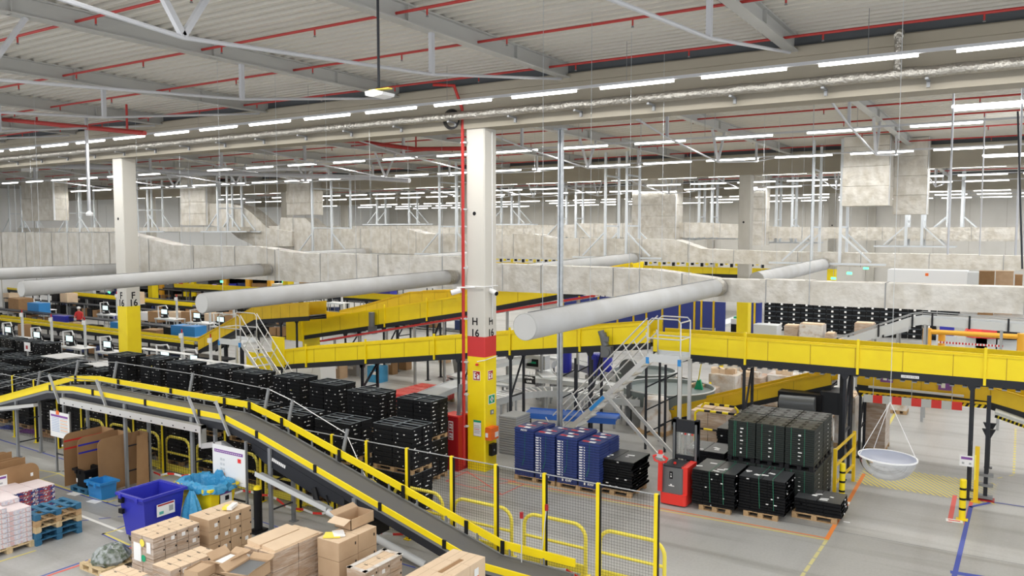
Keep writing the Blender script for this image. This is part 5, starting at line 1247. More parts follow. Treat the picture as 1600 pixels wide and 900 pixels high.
b.box(bx, bx+.012, by, by+.62, bz, bz+.2, 'card'); b.box(bx+.4, bx+.412, by, by+.62, bz, bz+.2, 'card'); b.box(bx, bx+.412, by, by+.012, bz, bz+.2, 'card'); b.box(bx, bx+.412, by+.61, by+.62, bz, bz+.2, 'card'); b.box(bx, bx+.412, by, by+.62, bz, bz+.01, 'card_dark')
b.prism([(bx, by, bz+.2), (bx+.41, by, bz+.2), (bx+.41, by-.18, bz+.14), (bx, by-.18, bz+.14)], (0, 0, .008), 'card_pale'); b.prism([(bx-.0, by, bz+.2), (bx-.0, by+.62, bz+.2), (bx-.12, by+.62, bz+.26), (bx-.12, by, bz+.26)], (0, 0, .008), 'card'); tag(b.build('open_carton'), 'open empty carton sitting on the plain carton pallet beside the belt', 'box')
b = MB(); b.cbox((x1-.35, y0+.2, 1.17), .3, .25, .02, 'pale_yellow', rz=.6); b.cbox((x1-.3, y0+.3, 1.172), .2, .3, .02, 'paper', rz=.9); tag(b.build('paper_scrap'), 'yellow and white paper lying on the plain carton pallet', 'paper')
t, x0, x1, y0, y1 = carton_load(((538, 891), (595, 858), (623, 862.5), (586, 895)), .85, 'low carton pallet with white film edges, in front of the belt', 1, 3, 3, wrap='wrap')
b = MB()
for q in ((x0-.01, x0+.08, y0, y1), (x1-.08, x1+.01, y0, y1), (x0, x1, y0, y0+.08), (x0, x1, y1-.08, y1)): b.box(*q, .852, .862, 'wrap_white')
b.build('film_edge', t)
t, x0, x1, y0, y1 = carton_load(((630, 900), (709.5, 858), (763.5, 870), (680, 915)), 1.15, 'carton pallet with a dark slot in its top, at the end of the belt', 2, 3, 3, m='card_pale', labs=False, jit=.0)
b = MB(); xc, yc = (x0+x1)/2+.05, (y0+y1)/2; b.box(xc-.03, xc+.05, yc-.25, yc+.35, 1.151, 1.156, 'card_dark'); b.build('top_slot', t)
b = MB(); b.box(x1, x1+.004, y1-.34, y1-.22, .92, 1.05, 'paper'); b.box(x1, x1+.005, y1-.34, y1-.22, .90, .92, 'orange'); b.build('sheet_label', t)
carton_load(((150, 899), (187, 884), (236, 893), (200, 910)), .95, 'low film wrapped carton pallet peeking in at the bottom left', 2, 2, 3, wrap='wrap_white')
def open_box(px, z0, w, d, h, rz, label, inner='card_dark', flaps=True, stuff=None):
    c = G(px[0], px[1], z0+h); t = thing('open_carton', label, 'box', (c.x, c.y, z0)); Q = Matrix.Rotation(rz, 4, 'Z'); e = .008
    T = Matrix.Translation((c.x, c.y, z0)) @ Q
    def bx(a): 
        b = MB(); P = [T @ Vector(p) for p in a]; b.hexa(P[:4], P[4:], 'card'); return b
    def plate(x0, x1, y0, y1, z0_, z1, nm, m='card'):
        b = MB(); P = [T @ Vector(p) for p in ((x0, y0, z0_), (x1, y0, z0_), (x1, y1, z0_), (x0, y1, z0_), (x0, y0, z1), (x1, y0, z1), (x1, y1, z1), (x0, y1, z1))]; b.hexa(P[:4], P[4:], m); return b.build(nm, t)
    plate(-w/2, w/2, -d/2, d/2, 0, e, 'bottom', inner)
    for q in ((-w/2, -w/2+e, -d/2, d/2), (w/2-e, w/2, -d/2, d/2), (-w/2, w/2, -d/2, -d/2+e), (-w/2, w/2, d/2-e, d/2)): plate(*q, 0, h, 'side')
    if flaps:
        for s, nm in ((-1, 'flap'), (1, 'flap')):
            b = MB(); A = [T @ Vector(p) for p in ((s*w/2, -d/2, h), (s*w/2, d/2, h), (s*(w/2+.12), d/2, h+.10), (s*(w/2+.12), -d/2, h+.10))]; b.prism(A, (0, 0, .006), 'card'); b.build(nm, t)
            b = MB(); A = [T @ Vector(p) for p in ((-w/2, s*d/2, h), (w/2, s*d/2, h), (w/2, s*(d/2+.13), h+.05), (-w/2, s*(d/2+.13), h+.05))]; b.prism(A, (0, 0, .006), 'card'); b.build(nm, t)
    if stuff: plate(-w/2+.03, w/2-.03, -d/2+.03, d/2-.03, h*.3, h*.9, 'contents', stuff)
carton_load(((296, 893), (352, 872), (396, 884), (340, 906)), .88, 'carton pallet under the opened boxes at the bottom', 2, 2, 2, m='card')
open_box((357, 872), .9, .34, .42, .2, .1, 'opened carton with raised flaps and white paper, in front of the neat pallet', stuff='paper')
open_box((388, 885), .9, .42, .62, .2, .25, 'opened carton with dark grey contents at the bottom edge', stuff='motor')
open_box((312, 885), .98, .3, .4, .16, .2, 'small amber carton on the pale striped pallet', flaps=False, stuff='card')
p = G(165, 893); pallet(p.x-.55, p.y-.2, 0, 'pale wooden pallet under the silver film bundle', w=.75, d=.8, m='pale_wood')
b = MB(); n = 14
for k, (r, z) in enumerate(((.05, .44), (.2, .42), (.3, .32), (.34, .2), (.3, .135))):
    ring = [(p.x-.1+r*1.0*math.cos(2*PI*j/n)*(1+R.uniform(-.12, .12)), p.y+.2+r*1.1*math.sin(2*PI*j/n)*(1+R.uniform(-.12, .12)), z+R.uniform(-.02, .02)) for j in range(n)]
    if k: 
        for j in range(n): b.poly([prev[j], prev[(j+1) % n], ring[(j+1) % n], ring[j]], 'wrap_clear')
    else: b.poly(ring, 'wrap_clear')
    prev = ring
tag(b.build('film_bundle', smooth=True), 'crumpled silver film bundle on the pale pallet by the wrapped cartons', 'bundle')

# ================================================================== FLOOR MARKINGS
MK = 0
def mark(pts, w, m, name='floor_marking', z=.003, dash=None):
    """painted strip through floor points"""
    global MK
    MK += 1; z += .0003*(MK % 9); b = MB(); P = [Vector((p[0], p[1], z)) for p in pts]
    for a, c in zip(P, P[1:]):
        d = (c-a).normalized(); n = Vector((-d.y, d.x, 0))*w/2; L = (c-a).length; s = 0
        if not dash: b.poly([a-n-d*w/2, c-n+d*w/2, c+n+d*w/2, a+n-d*w/2], m); continue
        while s < L: e = min(s+dash[0], L); b.poly([a+d*s-n, a+d*e-n, a+d*e+n, a+d*s+n], m); s += dash[0]+dash[1]
    return b.build(name, kind='structure')
g = lambda x, y: G(x, y)[:2]
mark([g(795, 752), g(1292, 841)], .055, 'paint_orange'); mark([g(795, 755), g(1292, 844)], .05, 'paint_yellow')
mark([g(1292, 842), g(1350, 741)], .09, 'paint_orange'); mark([g(1250, 905), g(1291, 845)], .07, 'paint_dull', dash=(.35, .05))
mark([g(1492, 775), g(1484, 815)], .10, 'paint_red'); mark([g(1518, 783), g(1509, 820)], .08, 'paint_red')
mark([g(1490, 905), g(1517, 792), g(1545, 786)], .09, 'paint_blue'); mark([g(1547, 784), g(1606, 793)], .05, 'paint_blue'); mark([g(1492, 895), g(1560, 906)], .16, 'paint_blue')
mark([g(1587, 670), g(1584, 741)], .06, 'paint_yellow', dash=(.2, .12)); mark([g(1584, 742), g(1556, 748)], .04, 'paint_yellow', dash=(.2, .3)); mark([g(1402, 640), g(1386, 668)], .09, 'paint_yellow')
# hatched crossing under the bridge
A, B_, D_ = G(1334, 753), G(1352, 731), G(1546, 784); b = MB(); X0, X1, Y0_, Y1_ = A.x, D_.x+.15, A.y-.1, B_.y+.3
KX = (Y1_-Y0_)/1.5; x = X0-KX
while x < X1:
    a = max(x, X0); c = x+KX; ya = Y1_-(a-x)*1.5; e = min(c, X1); ye = Y1_-(e-x)*1.5
    if e > a: b.poly([(a, ya, .0035), (min(a+.07, X1), ya, .0035), (min(e+.07, X1), ye, .0035), (e, ye, .0035)], 'paint_yellow')
    x += .145
b.build('floor_marking', kind='structure')
# red crossed box at the hose cabinet
for pts in ([(690, 733), (806, 752)], [(697, 752), (784, 773)], [(730, 737), (784, 773)], [(730, 737), (697, 752)], [(784, 773), (818, 757)], [(740, 762), (806, 752)]): mark([g(*p) for p in pts], .035, 'paint_red')
mark([g(1210, 812), g(1606, 884)], .012, 'gap_dark'); mark([g(880, 905), g(1330, 905)], .012, 'gap_dark')
# left hand side
mark([g(62, 749), g(168, 785), g(181, 781)], .06, 'paint_yellow'); mark([g(60, 752), g(182, 791), g(200, 786)], .045, 'paint_blue'); mark([g(-10, 684), g(113, 722)], .05, 'paint_blue')
mark([g(58, 734), g(92, 740), g(116, 752)], .04, 'paint_yellow'); mark([g(92, 740), g(66, 748)], .04, 'paint_yellow'); mark([g(200, 823), g(163, 834), g(202, 852)], .06, 'paint_yellow'); mark([g(197, 821), g(160, 835), g(201, 854)], .04, 'paint_blue')
mark([g(60, 902), g(202, 853)], .045, 'paint_blue'); mark([g(66, 903), g(205, 856)], .06, 'paint_red'); mark([g(-5, 879), g(54, 861)], .05, 'paint_yellow'); mark([g(124, 814), g(202, 806)], .035, 'paint_blue', dash=(.25, .15))
mark([g(124, 805), g(190, 831)], .08, 'paint_white'); mark([g(396, 811), g(446, 828)], .035, 'paint_blue'); mark([g(620, 879), g(648, 887)], .04, 'paint_blue'); mark([g(0, 640), g(110, 668)], .05, 'paint_white')
b = MB()
for k, m in enumerate(('paint_blue', 'purple', 'peach')):
    p = G(18+30*k, 668+6*k); b.cbox((p.x, p.y, .004), .9, .5, .004, m, rz=.3)
tag(b.build('floor_poster'), 'row of blue, purple and pink stickers on the floor at far left', 'sticker')
for k, (x, y, lab) in enumerate(((116, 772, 'white sheet taped to the floor beside the small blue pallet'), (147, 784, 'white sheet taped to the floor in front of the bright blue tote'), (1316, 785, 'white and red floor sticker at the foot of the striped bollard by the trestle'), (1491, 814, 'white and red floor sticker under the striped bollard at the bridge leg'), (1323, 816, 'small white paper scrap on the open floor at right'))):
    p = G(x, y); b = MB(); b.cbox((p.x, p.y, .006), .34 if k < 4 else .14, .2 if k < 4 else .05, .004, 'paper', rz=.1); 
    if k in (2, 3): b.cbox((p.x, p.y, .009), .24, .07, .003, 'paint_red', rz=.1)
    tag(b.build('floor_sheet'), lab, 'paper')
for i, (a, c, lab) in enumerate(((-6, 678, ''),)): pass

# ================================================================== RIGHT SIDE OBJECTS
def bollard(px, top, label, r=.07):
    p = G(*px); h = OY(px[0], top, p.y).z; t = thing('bollard', label, 'bollard', (p.x, p.y, 0)); b = MB()
    b.tube([(p.x, p.y, 0), (p.x, p.y, h-.01)], r, 'yellow', 16); b.lathe((p.x, p.y, h-.01), [(r, 0), (r*.8, .02), (0, .025)], 'yellow', 16); b.box(p.x-.12, p.x+.12, p.y-.1, p.y+.1, 0, .015, 'yellow'); b.build('post', t, True)
    b = MB()
    for z in (.25, .5, .75): b.tube([(p.x, p.y, h*z), (p.x, p.y, h*z+.05)], r*1.03, 'black', 16)
    b.build('black_band', t, True); return p
bollard((1315, 783), 724, 'yellow bollard with black bands by the strapped stacks'); bp = bollard((1503, 812), 749, 'yellow bollard with black bands at the bridge leg')
p = G(1524, 784); q = OY(1530, 698, p.y); b = MB(); b.box(p.x-.05, p.x+.05, p.y-.05, p.y+.05, 0, q.z, 'deep_yellow'); b.box(p.x-.1, p.x+.1, p.y-.1, p.y+.1, 0, .02, 'deep_yellow'); b.box(p.x-.052, p.x-.02, p.y-.055, p.y-.05, q.z*.4, q.z*.85, 'pale_yellow'); tag(b.build('guard_post'), 'plain amber square post between the bridge legs', 'post')
p = OY(1510, 722, 22.2); t = thing('leg_sign', 'small white sign with purple strip on the bridge leg', 'sign', (p.x, 22.2, p.z)); b = MB(); b.box(p.x-.15, p.x+.15, 22.3, 22.32, p.z-.13, p.z+.13, 'white'); b.build('plate', t); b = MB(); b.box(p.x-.12, p.x+.12, 22.295, 22.3, p.z+.04, p.z+.1, 'purple'); b.box(p.x-.1, p.x-.05, 22.295, 22.3, p.z-.08, p.z-.03, 'mid_grey'); b.box(p.x+.05, p.x+.1, 22.295, 22.3, p.z-.08, p.z-.03, 'mid_grey'); b.build('print', t)
# plate brackets on second leg
b = MB(); p = G(1539, 781)
for z in (.05, .35, .6): b.box(p.x-.16, p.x+.16, p.y-.1, p.y+.1, z, z+.06, 'steel_grey')
b.box(p.x-.045, p.x+.045, p.y-.045, p.y+.045, 0, 2.6, 'dark_frame'); b.box(p.x-.2, p.x+.2, p.y-.15, p.y+.15, 0, .03, 'dark_red'); tag(b.build('support_post'), 'black steel support post with grey clamps at its foot, right of the amber post', 'post')
# yellow ladder guard by the trestle
b = MB(); 
for (x, y, y2) in ((1334, 752, 660), (1318, 776, 700)): pass
a = G(1333, 752); t = thing('guard_rail', 'yellow guard frame behind the striped bollard by the trestle', 'barrier', (a.x, a.y, 0)); b.box(a.x-.04, a.x+.04, a.y-.04, a.y+.04, 0, 1.35, 'deep_yellow')
for z in (.3, .75, 1.15): b.bar((a.x, a.y, z+.15), (a.x-.2, a.y-1.5, z), .05, .05, 'deep_yellow')
b.box(a.x-.24, a.x-.16, a.y-1.54, a.y-1.46, 0, 1.2, 'deep_yellow'); b.build('frame', t)
# convex mirror
Zm = 13.; d = ray(1387, 714); c = Vector((0, 0, CH)) + d*(Zm/FPX); r = .445
t = thing('dome_mirror', 'half dome safety mirror hanging on white wires over the gangway', 'mirror', c); tilt = Matrix.Rotation(math.radians(2.2), 4, Vector((math.sin(-.3), 1, 0)))
def tl(b):
    b.v = [tuple(c + tilt @ (Vector(v)-c)) for v in b.v]; return b
n = 16; D = .37
b = MB(); b.lathe(c, [(r*math.cos(k*PI/2/n)*.97, -D*math.sin(k*PI/2/n)) for k in range(n+1)], 'mirror', 48); tl(b).build('mirror_dome', t, True)
b = MB(); b.lathe(c, [(r*math.cos(k*PI/2/n)*.955, -D*.6*math.sin(k*PI/2/n)+.004) for k in range(n+1)], 'mirror_back', 40); tl(b).build('inner_shell', t, True)
b = MB(); b.lathe(c, [(r*.965, .0), (r*.97, .014), (r*1.0, .014), (r*1.0, -.01), (r*.97, -.01)], 'white', 48); tl(b).build('rim', t, True)
kn = c + (ray(1391, 628)-d)*(Zm/FPX)
b = MB()
for a in (2.2, 3.6, -.1): e = c + tilt @ Vector((r*math.cos(a), r*math.sin(a), 0)); b.tube([e, kn], .005, 'white', 5)
b.tube([kn, (kn.x, kn.y, ZC)], .005, 'light_grey', 5); b.build('wire', t)

# wrapped cartons, right
def block(px0, px1, z, depth, label, m='wrap', top='card_pale', cat='cartons', name='wrapped_load', ztop=None, Y=None, n=(2, 2, 3), lift=0):
    """a shrink wrapped pallet load; px0, px1 = its front bottom corners in the photo"""
    if Y is None: a = G(*px0); c = G(*px1); y = (a.y+c.y)/2
    else: a = OY(*px0, Y); c = OY(*px1, Y); y = Y
    x0, x1 = a.x, c.x; t = thing(name, label, cat, (x0, y, lift), None); w = (x1-x0)/n[0]; d = depth/n[1]; h = z/n[2]; b = MB()
    for i in range(n[0]):
        for j in range(n[1]):
            for k in range(n[2]):
                e = R.uniform(-.02, .02); zz = h*(k+1)-.004+(e if k == n[2]-1 else 0)
                b.box(x0+i*w+R.uniform(0, .02), x0+(i+1)*w-.006, y+j*d+R.uniform(0, .02), y+(j+1)*d-.006, lift+.13+h*k, lift+.13+zz, m)
    b.build('wrapped_cartons', t); b = MB()
    for i in range(n[0]):
        for j in range(n[1]): b.box(x0+i*w+.02, x0+(i+1)*w-.03, y+j*d+.02, y+(j+1)*d-.03, lift+.13+z+.001, lift+.155+z+R.uniform(0, .02), top)
    b.build('top_cartons', t)
    pallet(x0, y, lift, '', w=x1-x0, d=depth, parent=t); return t
block((1345, 706), (1384, 706), 1.5, 1., 'tall brown film wrapped carton load behind the hanging mirror', n=(1, 2, 2))
block((1300, 700), (1336, 700), 1.45, 1.1, 'white film wrapped load between the trestle legs', 'wrap_white')
block((1075, 700), (1135, 706), 1.0, 1.1, 'brown film wrapped load behind the striped rails', 'wrap')
block((1215, 690), (1290, 700), 1.2, 1.1, 'film wrapped load hidden behind the strapped stacks', 'wrap')
block((1390, 645), (1416, 649), .3, .7, 'small low carton load on a pallet under the height limit board', 'wrap_white', n=(1, 1, 1))
for k, (x0, y0, x1, z, Y, m) in enumerate(((992, 660, 1040, .8, 24.2, 'wrap_white'), (1040, 640, 1078, .75, 28.5, 'wrap_white'), (1105, 636, 1150, 1.2, 29., 'wrap_white'), (1150, 634, 1190, 1.1, 29.6, 'wrap'), (1196, 628, 1240, 1.15, 30.2, 'wrap_white'), (1120, 620, 1165, 1.2, 31.6, 'wrap_white'), (1175, 618, 1225, 1.25, 32., 'wrap_white'), (1245, 640, 1300, .9, 29.5, 'wrap_white'), (1075, 655, 1110, .9, 27.2, 'wrap'))):
    nm_ = ['rounded white wrapped load below the rolling stairs platform', 'low white wrapped load beyond the rolling stairs', 'white wrapped load beside the yellow rail, beyond the low chute', 'brown wrapped load in the white wrapped group beyond the low chute', 'white wrapped load topped with small cartons, beyond the middle of the low chute', 'white wrapped load in the rear row beside the grey pillar foot', 'white wrapped load with an orange carton, rear row', 'low white wrapped load at the top end of the low chute', 'brown wrapped load just behind the low end of the chute'][k]
    a = OY(x0, y0, Y); c = OY(x1, y0, Y); t = thing('wrapped_load', nm_, 'cartons', (a.x, Y, 0)); w = c.x-a.x
    b = MB()
    if k == 0: b.lathe((a.x+w/2, Y+.5, .13), [(.52, 0), (.5, .5), (.42, .62), (.40, 1.0), (.3, 1.08), (0, 1.1)], m, 20)
    else: b.prism([(x, y, .13) for x, y in rrect(a.x, c.x, Y, Y+1.15, .12, 4)], (0, 0, z), m)
    b.build('film_wrapped_body', t, k == 0)
    for q in range(0 if k == 0 else 5):
        u, v = a.x+R.uniform(.15, max(.2, w-.3)), Y+R.uniform(.15, .8); b = MB(); b.cbox((u, v, .13+z+.09), .32, .25, .18, R.choice(('card', 'card_pale', 'card_pale', 'wrap_white')) if not (k == 6 and q == 0) else 'orange', rz=R.uniform(-.4, .4)); b.build('carton', t)
    if k: pallet(a.x, Y, 0, '', w=w, d=1.1, parent=t)
    else: b = MB(); b.box(a.x, c.x, Y, Y+1, 0, .13, 'wood'); b.build('pallet', t)
# striped rails left of the strapped stacks
for k, (dz, Y, lab) in enumerate(((0, 23.0, 'front black and yellow striped rail hoop behind the flat black heaps'), (0, 24.0, 'rear black and yellow striped rail hoop behind the flat black heaps'))):
    a = OY(1086 if k == 0 else 1096, 660, Y); c = OY(1142, 668, Y); t = thing('striped_rail', lab, 'barrier', (a.x, Y, 0)); b = MB(); z = 1.3
    pts = [(a.x, Y, 0), (a.x, Y, z-.1), (a.x+.1, Y, z)]+[(a.x+.1+(c.x-a.x)*f/6, Y, z) for f in range(1, 7)]+[(c.x+.2, Y, z-.1), (c.x+.2, Y, 0)]
    for i, (p, q) in enumerate(zip(pts, pts[1:])): b.tube([p, q], .035, 'black' if i in (3, 5, 7) else 'yellow', 10)
    for i in range(4): b.tube([(a.x+(c.x-a.x)*i/4, Y, .75), (a.x+(c.x-a.x)*(i+1)/4, Y, .75)], .03, 'yellow' if i % 2 else 'black', 8)
    b.build('hoop', t, True)
# broom
p = OY(1091, 612, 27.); q = OY(1096, 566, 27.); t = thing('broom', 'broom with green head and yellow handle standing on the wrapped cartons', 'broom', (p.x, 27., p.z)); b = MB(); b.tube([(p.x, 27., p.z+.4), (q.x, 27., q.z)], .02, 'pale_yellow', 8); b.build('handle', t); b = MB(); b.prism([(p.x-.17, 27, p.z), (p.x+.17, 27, p.z), (p.x+.06, 27, p.z+.42), (p.x-.04, 27, p.z+.42)], (0, .1, 0), 'sign_green'); b.build('brush', t)
t = thing('tube_rail', 'yellow tube rail and post beyond the rolling stairs', 'barrier', G(1104, 640)); a = G(1104, 640); c = G(1126, 622); b = MB(); b.tube([(a.x, a.y, 0), (a.x, a.y, .85), (a.x+.1, a.y+.15, 1.), (c.x, c.y, 1.)], .05, 'yellow', 10); b.tube([(c.x, c.y, 0), (c.x, c.y, 1.4)], .08, 'yellow', 10); b.build('rail', t, True)

# ================================================================== MIDDLE MACHINERY
def belt_line(pts, z, w, m, name, label, legs=1.2, rollers=False, side_h=.14, side='light_grey', smoothn=0):
    P = [G(x, y, z) for x, y in pts]
    if smoothn:
        Q = []
        for i in range(len(P)-1):
            p0 = P[max(i-1, 0)]; p1 = P[i]; p2 = P[i+1]; p3 = P[min(i+2, len(P)-1)]
            for k in range(smoothn): s = k/smoothn; Q.append(.5*((2*p1)+(p2-p0)*s+(2*p0-5*p1+4*p2-p3)*s*s+(3*p1-p0-3*p2+p3)*s**3))
        P = Q+[P[-1]]
    t = thing(name, label, 'conveyor', (P[0].x, P[0].y, 0)); b = MB(); s_ = MB(); N = []
    for i, p in enumerate(P):
        d = (P[min(i+1, len(P)-1)]-P[max(i-1, 0)]).normalized(); n = Vector((-d.y, d.x, 0)); N.append(n if n.y > 0 else -n)
    for i in range(len(P)-1):
        a, c, na, nc = P[i], P[i+1], N[i], N[i+1]
        if not rollers: b.hexa([a-Vector((0, 0, .06)), c-Vector((0, 0, .06)), c+nc*w-Vector((0, 0, .06)), a+na*w-Vector((0, 0, .06))], [a, c, c+nc*w, a+na*w], m)
        for o0, o1 in ((-.03, 0), (w, w+.03)):
            zl, zh = Vector((0, 0, -side_h)), Vector((0, 0, .03)); s_.hexa([a+na*o0+zl, c+nc*o0+zl, c+nc*o1+zl, a+na*o1+zl], [a+na*o0+zh, c+nc*o0+zh, c+nc*o1+zh, a+na*o1+zh], side)
    if rollers:
        acc = 0
        for i in range(len(P)-1):
            L = (P[i+1]-P[i]).length; k = max(1, int(L/.13))
            for j in range(k): f = j/k; p = P[i].lerp(P[i+1], f); n = N[i].lerp(N[i+1], f); b.tube([p, p+n*w], .032, m, 6)
    b.build('rollers' if rollers else 'belt', t, rollers); s_.build('side_rail', t)
    acc = legs
    for i in range(len(P)-1):
        acc += (P[i+1]-P[i]).length
        if acc >= legs:
            acc = 0
            for o in (0, w): b = MB(); q = P[i]+N[i]*o; b.box(q.x-.03, q.x+.03, q.y-.03, q.y+.03, 0, z-side_h+.02, 'mid_grey' if side != 'belt_blue' else 'dark_frame'); b.build('leg', t)
    return t
belt_line([(818, 646), (962, 656)], .95, .75, 'belt_blue', 'feed_table', 'bright blue belt table behind the blue crate stacks', side='belt_blue', legs=1.3)
belt_line([(772, 626), (800, 618), (832, 613), (870, 612), (910, 616), (950, 622), (1000, 626)], 1.02, .75, 'alu', 'roller_conveyor', 'curved roller conveyor behind the blue belt table', rollers=True, smoothn=5, side_h=.2)
belt_line([(768, 600), (800, 592), (850, 593), (960, 604), (1010, 610)], 1.05, .7, 'light_grey', 'belt_line', 'pale grey belt line in front of the curved one under the incline', smoothn=4)
belt_line([(848, 590), (838, 578), (842, 565), (862, 560), (900, 569), (950, 583), (985, 590)], 1.1, .6, 'light_grey', 'belt_line', 'pale grey belt line with a round bend under the incline', smoothn=5, side_h=.25)
belt_line([(640, 620), (680, 604), (725, 590), (770, 580)], 1.05, .8, 'light_grey', 'belt_line', 'pale roller belt line visible between the black crates and the H 16 column', smoothn=3, side_h=.15)
belt_line([(760, 572), (800, 565), (835, 560)], 1.6, .6, 'mid_grey', 'belt_line', 'raised grey belt line beside the H 16 column under the incline')
# round accumulation tables
for k, (x, y, r, z, lab) in enumerate(((1003, 585, 1.15, 1.1, 'round grey green turntable behind the stairs, the rear one'), (1040, 612, 1.5, 1.1, 'large round grey green turntable beyond the rolling stairs'))):
    p = G(x, y, z); t = thing('turntable', lab, 'machine', (p.x, p.y, 0)); b = MB(); b.lathe((p.x, p.y+r*.2, 0), [(0, z), (r, z), (r+.03, z+.12), (r+.06, z+.12), (r+.06, z-.35), (r*.5, z-.4), (r*.4, .02), (0, .02)], 'machine_green', 32); b.build('table', t, True)
    b = MB(); b.lathe((p.x, p.y+r*.2, z), [(r+.06, .10), (r+.09, .13), (r+.06, .16), (r+.03, .13)], 'light_grey', 32); b.build('rim', t, True)
# blue drums
for k, (x, y) in enumerate(((882, 566), (930, 570), (945, 572))):
    p = G(x, y, 1.3); b = MB(); b.lathe((p.x, p.y, .9), [(0, 0), (.28, 0), (.30, .2), (.30, .8), (.26, .86), (0, .86)], 'blue', 20); b.box(p.x-.3, p.x+.3, p.y-.3, p.y+.3, 0, .9, 'mid_grey')
    tag(b.build('drum', smooth=False), ['blue drum on a grey stand left of the stairs rails', 'blue drum behind the stairs rails', 'second blue drum behind the stairs rails, partly hidden'][k], 'drum')
p = G(840, 572, 1.3); b = MB(); b.box(p.x-.45, p.x+.45, p.y-.2, p.y+.2, 1.2, 1.75, 'light_grey'); b.box(p.x-.38, p.x+.15, p.y-.21, p.y-.2, 1.3, 1.6, 'black'); b.box(p.x-.3, p.x+.05, p.y-.22, p.y-.21, 1.42, 1.5, 'sign_green'); b.box(p.x-.06, p.x+.06, p.y-.05, p.y+.05, 0, 1.2, 'mid_grey'); tag(b.build('control_panel'), 'grey control panel with a dark display beside the round bend of the belt', 'panel')
p = OY(982, 575, 25.); b = MB(); b.lathe((p.x, 25., p.z), [(0, -.1), (.3, -.1), (.32, 0), (.3, .15), (0, .15)], 'motor', 24, 'y'); b.box(p.x-.08, p.x+.08, 25.02, 25.14, 0, p.z-.28, 'motor'); tag(b.build('cable_reel'), 'round grey reel on a post behind the stairs', 'reel')
# red wrapped load and neighbours
block((600, 637), (652, 645), .42, 2.3, 'load wrapped in bright red film behind the black crates', 'wrap_red', 'wrap_red', n=(2, 4, 2))
for k, (x0, y0, x1, z, Y, m, lab) in enumerate(((700, 670, 735, .95, 19.6, 'mid_grey', 'grey slatted bins stacked behind the hose cabinet'), (780, 700, 806, 1.15, 19.8, 'mid_grey', 'tall grey slatted roll container right of the H 16 column'), (1168, 1, 0, 0, 0, '', ''))):
    if not m: break
    a = OY(x0, y0, Y); c = OY(x1, y0, Y); t = thing('slatted_container', lab, 'container', (a.x, Y, 0)); b = MB(); b.box(a.x, c.x, Y, Y+.8, .0, z, 'tray_grey'); b.build('body', t); b = MB(); q = .06
    while q < z: b.box(a.x-.012, c.x+.012, Y-.015, Y+.81, q, q+.03, 'mid_grey'); q += .07
    b.build('slat', t)
t = thing('wheel_chock', 'black and yellow striped block on the floor right of the H 16 column', 'block', G(790, 700)); p = G(792, 702); b = MB()
for k in range(6): b.prism([(p.x-.2+.07*k, p.y, 0), (p.x-.13+.07*k, p.y, 0), (p.x-.06+.07*k, p.y, .3), (p.x-.13+.07*k, p.y, .3)], (0, .1, 0), 'yellow' if k % 2 else 'black')
b.build('body', t)
# boxes standing on the floor under the inclines
FB = [((612, 584), .45, .9, 'card_dark', 'brown carton standing under the incline, left of the grey bin'), ((633, 577), .5, .8, 'card_dark', 'tall brown carton beside the trestle under the incline'), ((695, 566), .5, .7, 'card', 'brown carton on the floor left of the grey bin'), ((754, 600), .4, .5, 'card_dark', 'brown carton near the striped tape under the incline'), ((530, 590), .6, .9, 'card', 'brown carton beside the white cabinet behind the crates'), ((495, 596), 1.3, 1.0, 'white', 'white cabinet standing behind the black crates'), ((555, 585), .8, .6, 'mid_grey', 'grey tub behind the black crates'), ((590, 596), .7, .7, 'bag_blue', 'teal bag heap behind the black crates')]
for (x, y), w, h, m, lab in FB:
    p = G(x, y); b = MB(); b.cbox((p.x, p.y, h/2), w, w*.8, h, m, rz=R.uniform(-.15, .15)); b.cbox((p.x, p.y, h+.01), w*.9, w*.7, .02, m, rz=.1); b.cbox((p.x+.02, p.y-w*.41, h*.6), w*.4, .01, h*.2, 'paper'); tag(b.build('floor_box' if 'bag' not in lab else 'bag_heap'), lab, 'box' if 'carton' in lab else 'container')
bin_(G(714, 590).x-.3, G(714, 590).x+.45, G(714, 590).y, G(714, 590).y+.6, 1.05, 'mid_grey', 'grey_bin', 'grey wheeled bin standing under the incline', 'bin')
# ================================================================== RIGHT BACK
Y = 31.
def gconv(pts, Y, label, h=.28):
    P_ = [OY(x, y, Y) for x, y in pts]; path = [(p.x, p.z) for p in P_]; t = thing('roller_line', label, 'conveyor', (path[0][0], Y, path[0][1]))
    for y in (Y, Y+.75): b = MB(); b.run(path, y-.02, y+.02, -h, 0, 'light_grey'); b.build('side_rail', t); b = MB(); b.run(path, y-.015, y+.015, .10, .13, 'mid_grey'); b.build('guide_rail', t)
    b = MB(); b.run(path, Y, Y+.75, -.1, -.06, 'mid_grey'); b.build('belt', t); b = MB()
    for (xa, za), (xb, zb) in zip(path, path[1:]):
        n = max(1, int(abs(xb-xa)/1.)); 
        for k in range(n): f = (k+.3)/n; x = xa+(xb-xa)*f; z = za+(zb-za)*f; b = MB(); b.box(x-.03, x+.03, Y-.06, Y-.03, z-.3, z+.15, 'dark_frame'); b.build('clip', t)
    for f in (.15, .5, .85):
        x = path[0][0]+(path[-1][0]-path[0][0])*f; z = [za+(zb-za)*(x-xa)/(xb-xa) for (xa, za), (xb, zb) in zip(path, path[1:]) if xa <= x <= xb][0]
        for y in (Y, Y+.75): b = MB(); b.box(x-.04, x+.04, y-.04, y+.04, 0, z-.25, 'mid_grey'); b.build('leg', t)
gconv([(1290, 540), (1420, 498), (1440, 495), (1620, 508)], 31., 'grey roller line climbing and running level above the yellow portal')
gconv([(1310, 532), (1420, 506)], 34., 'second grey roller line climbing behind the first at right')
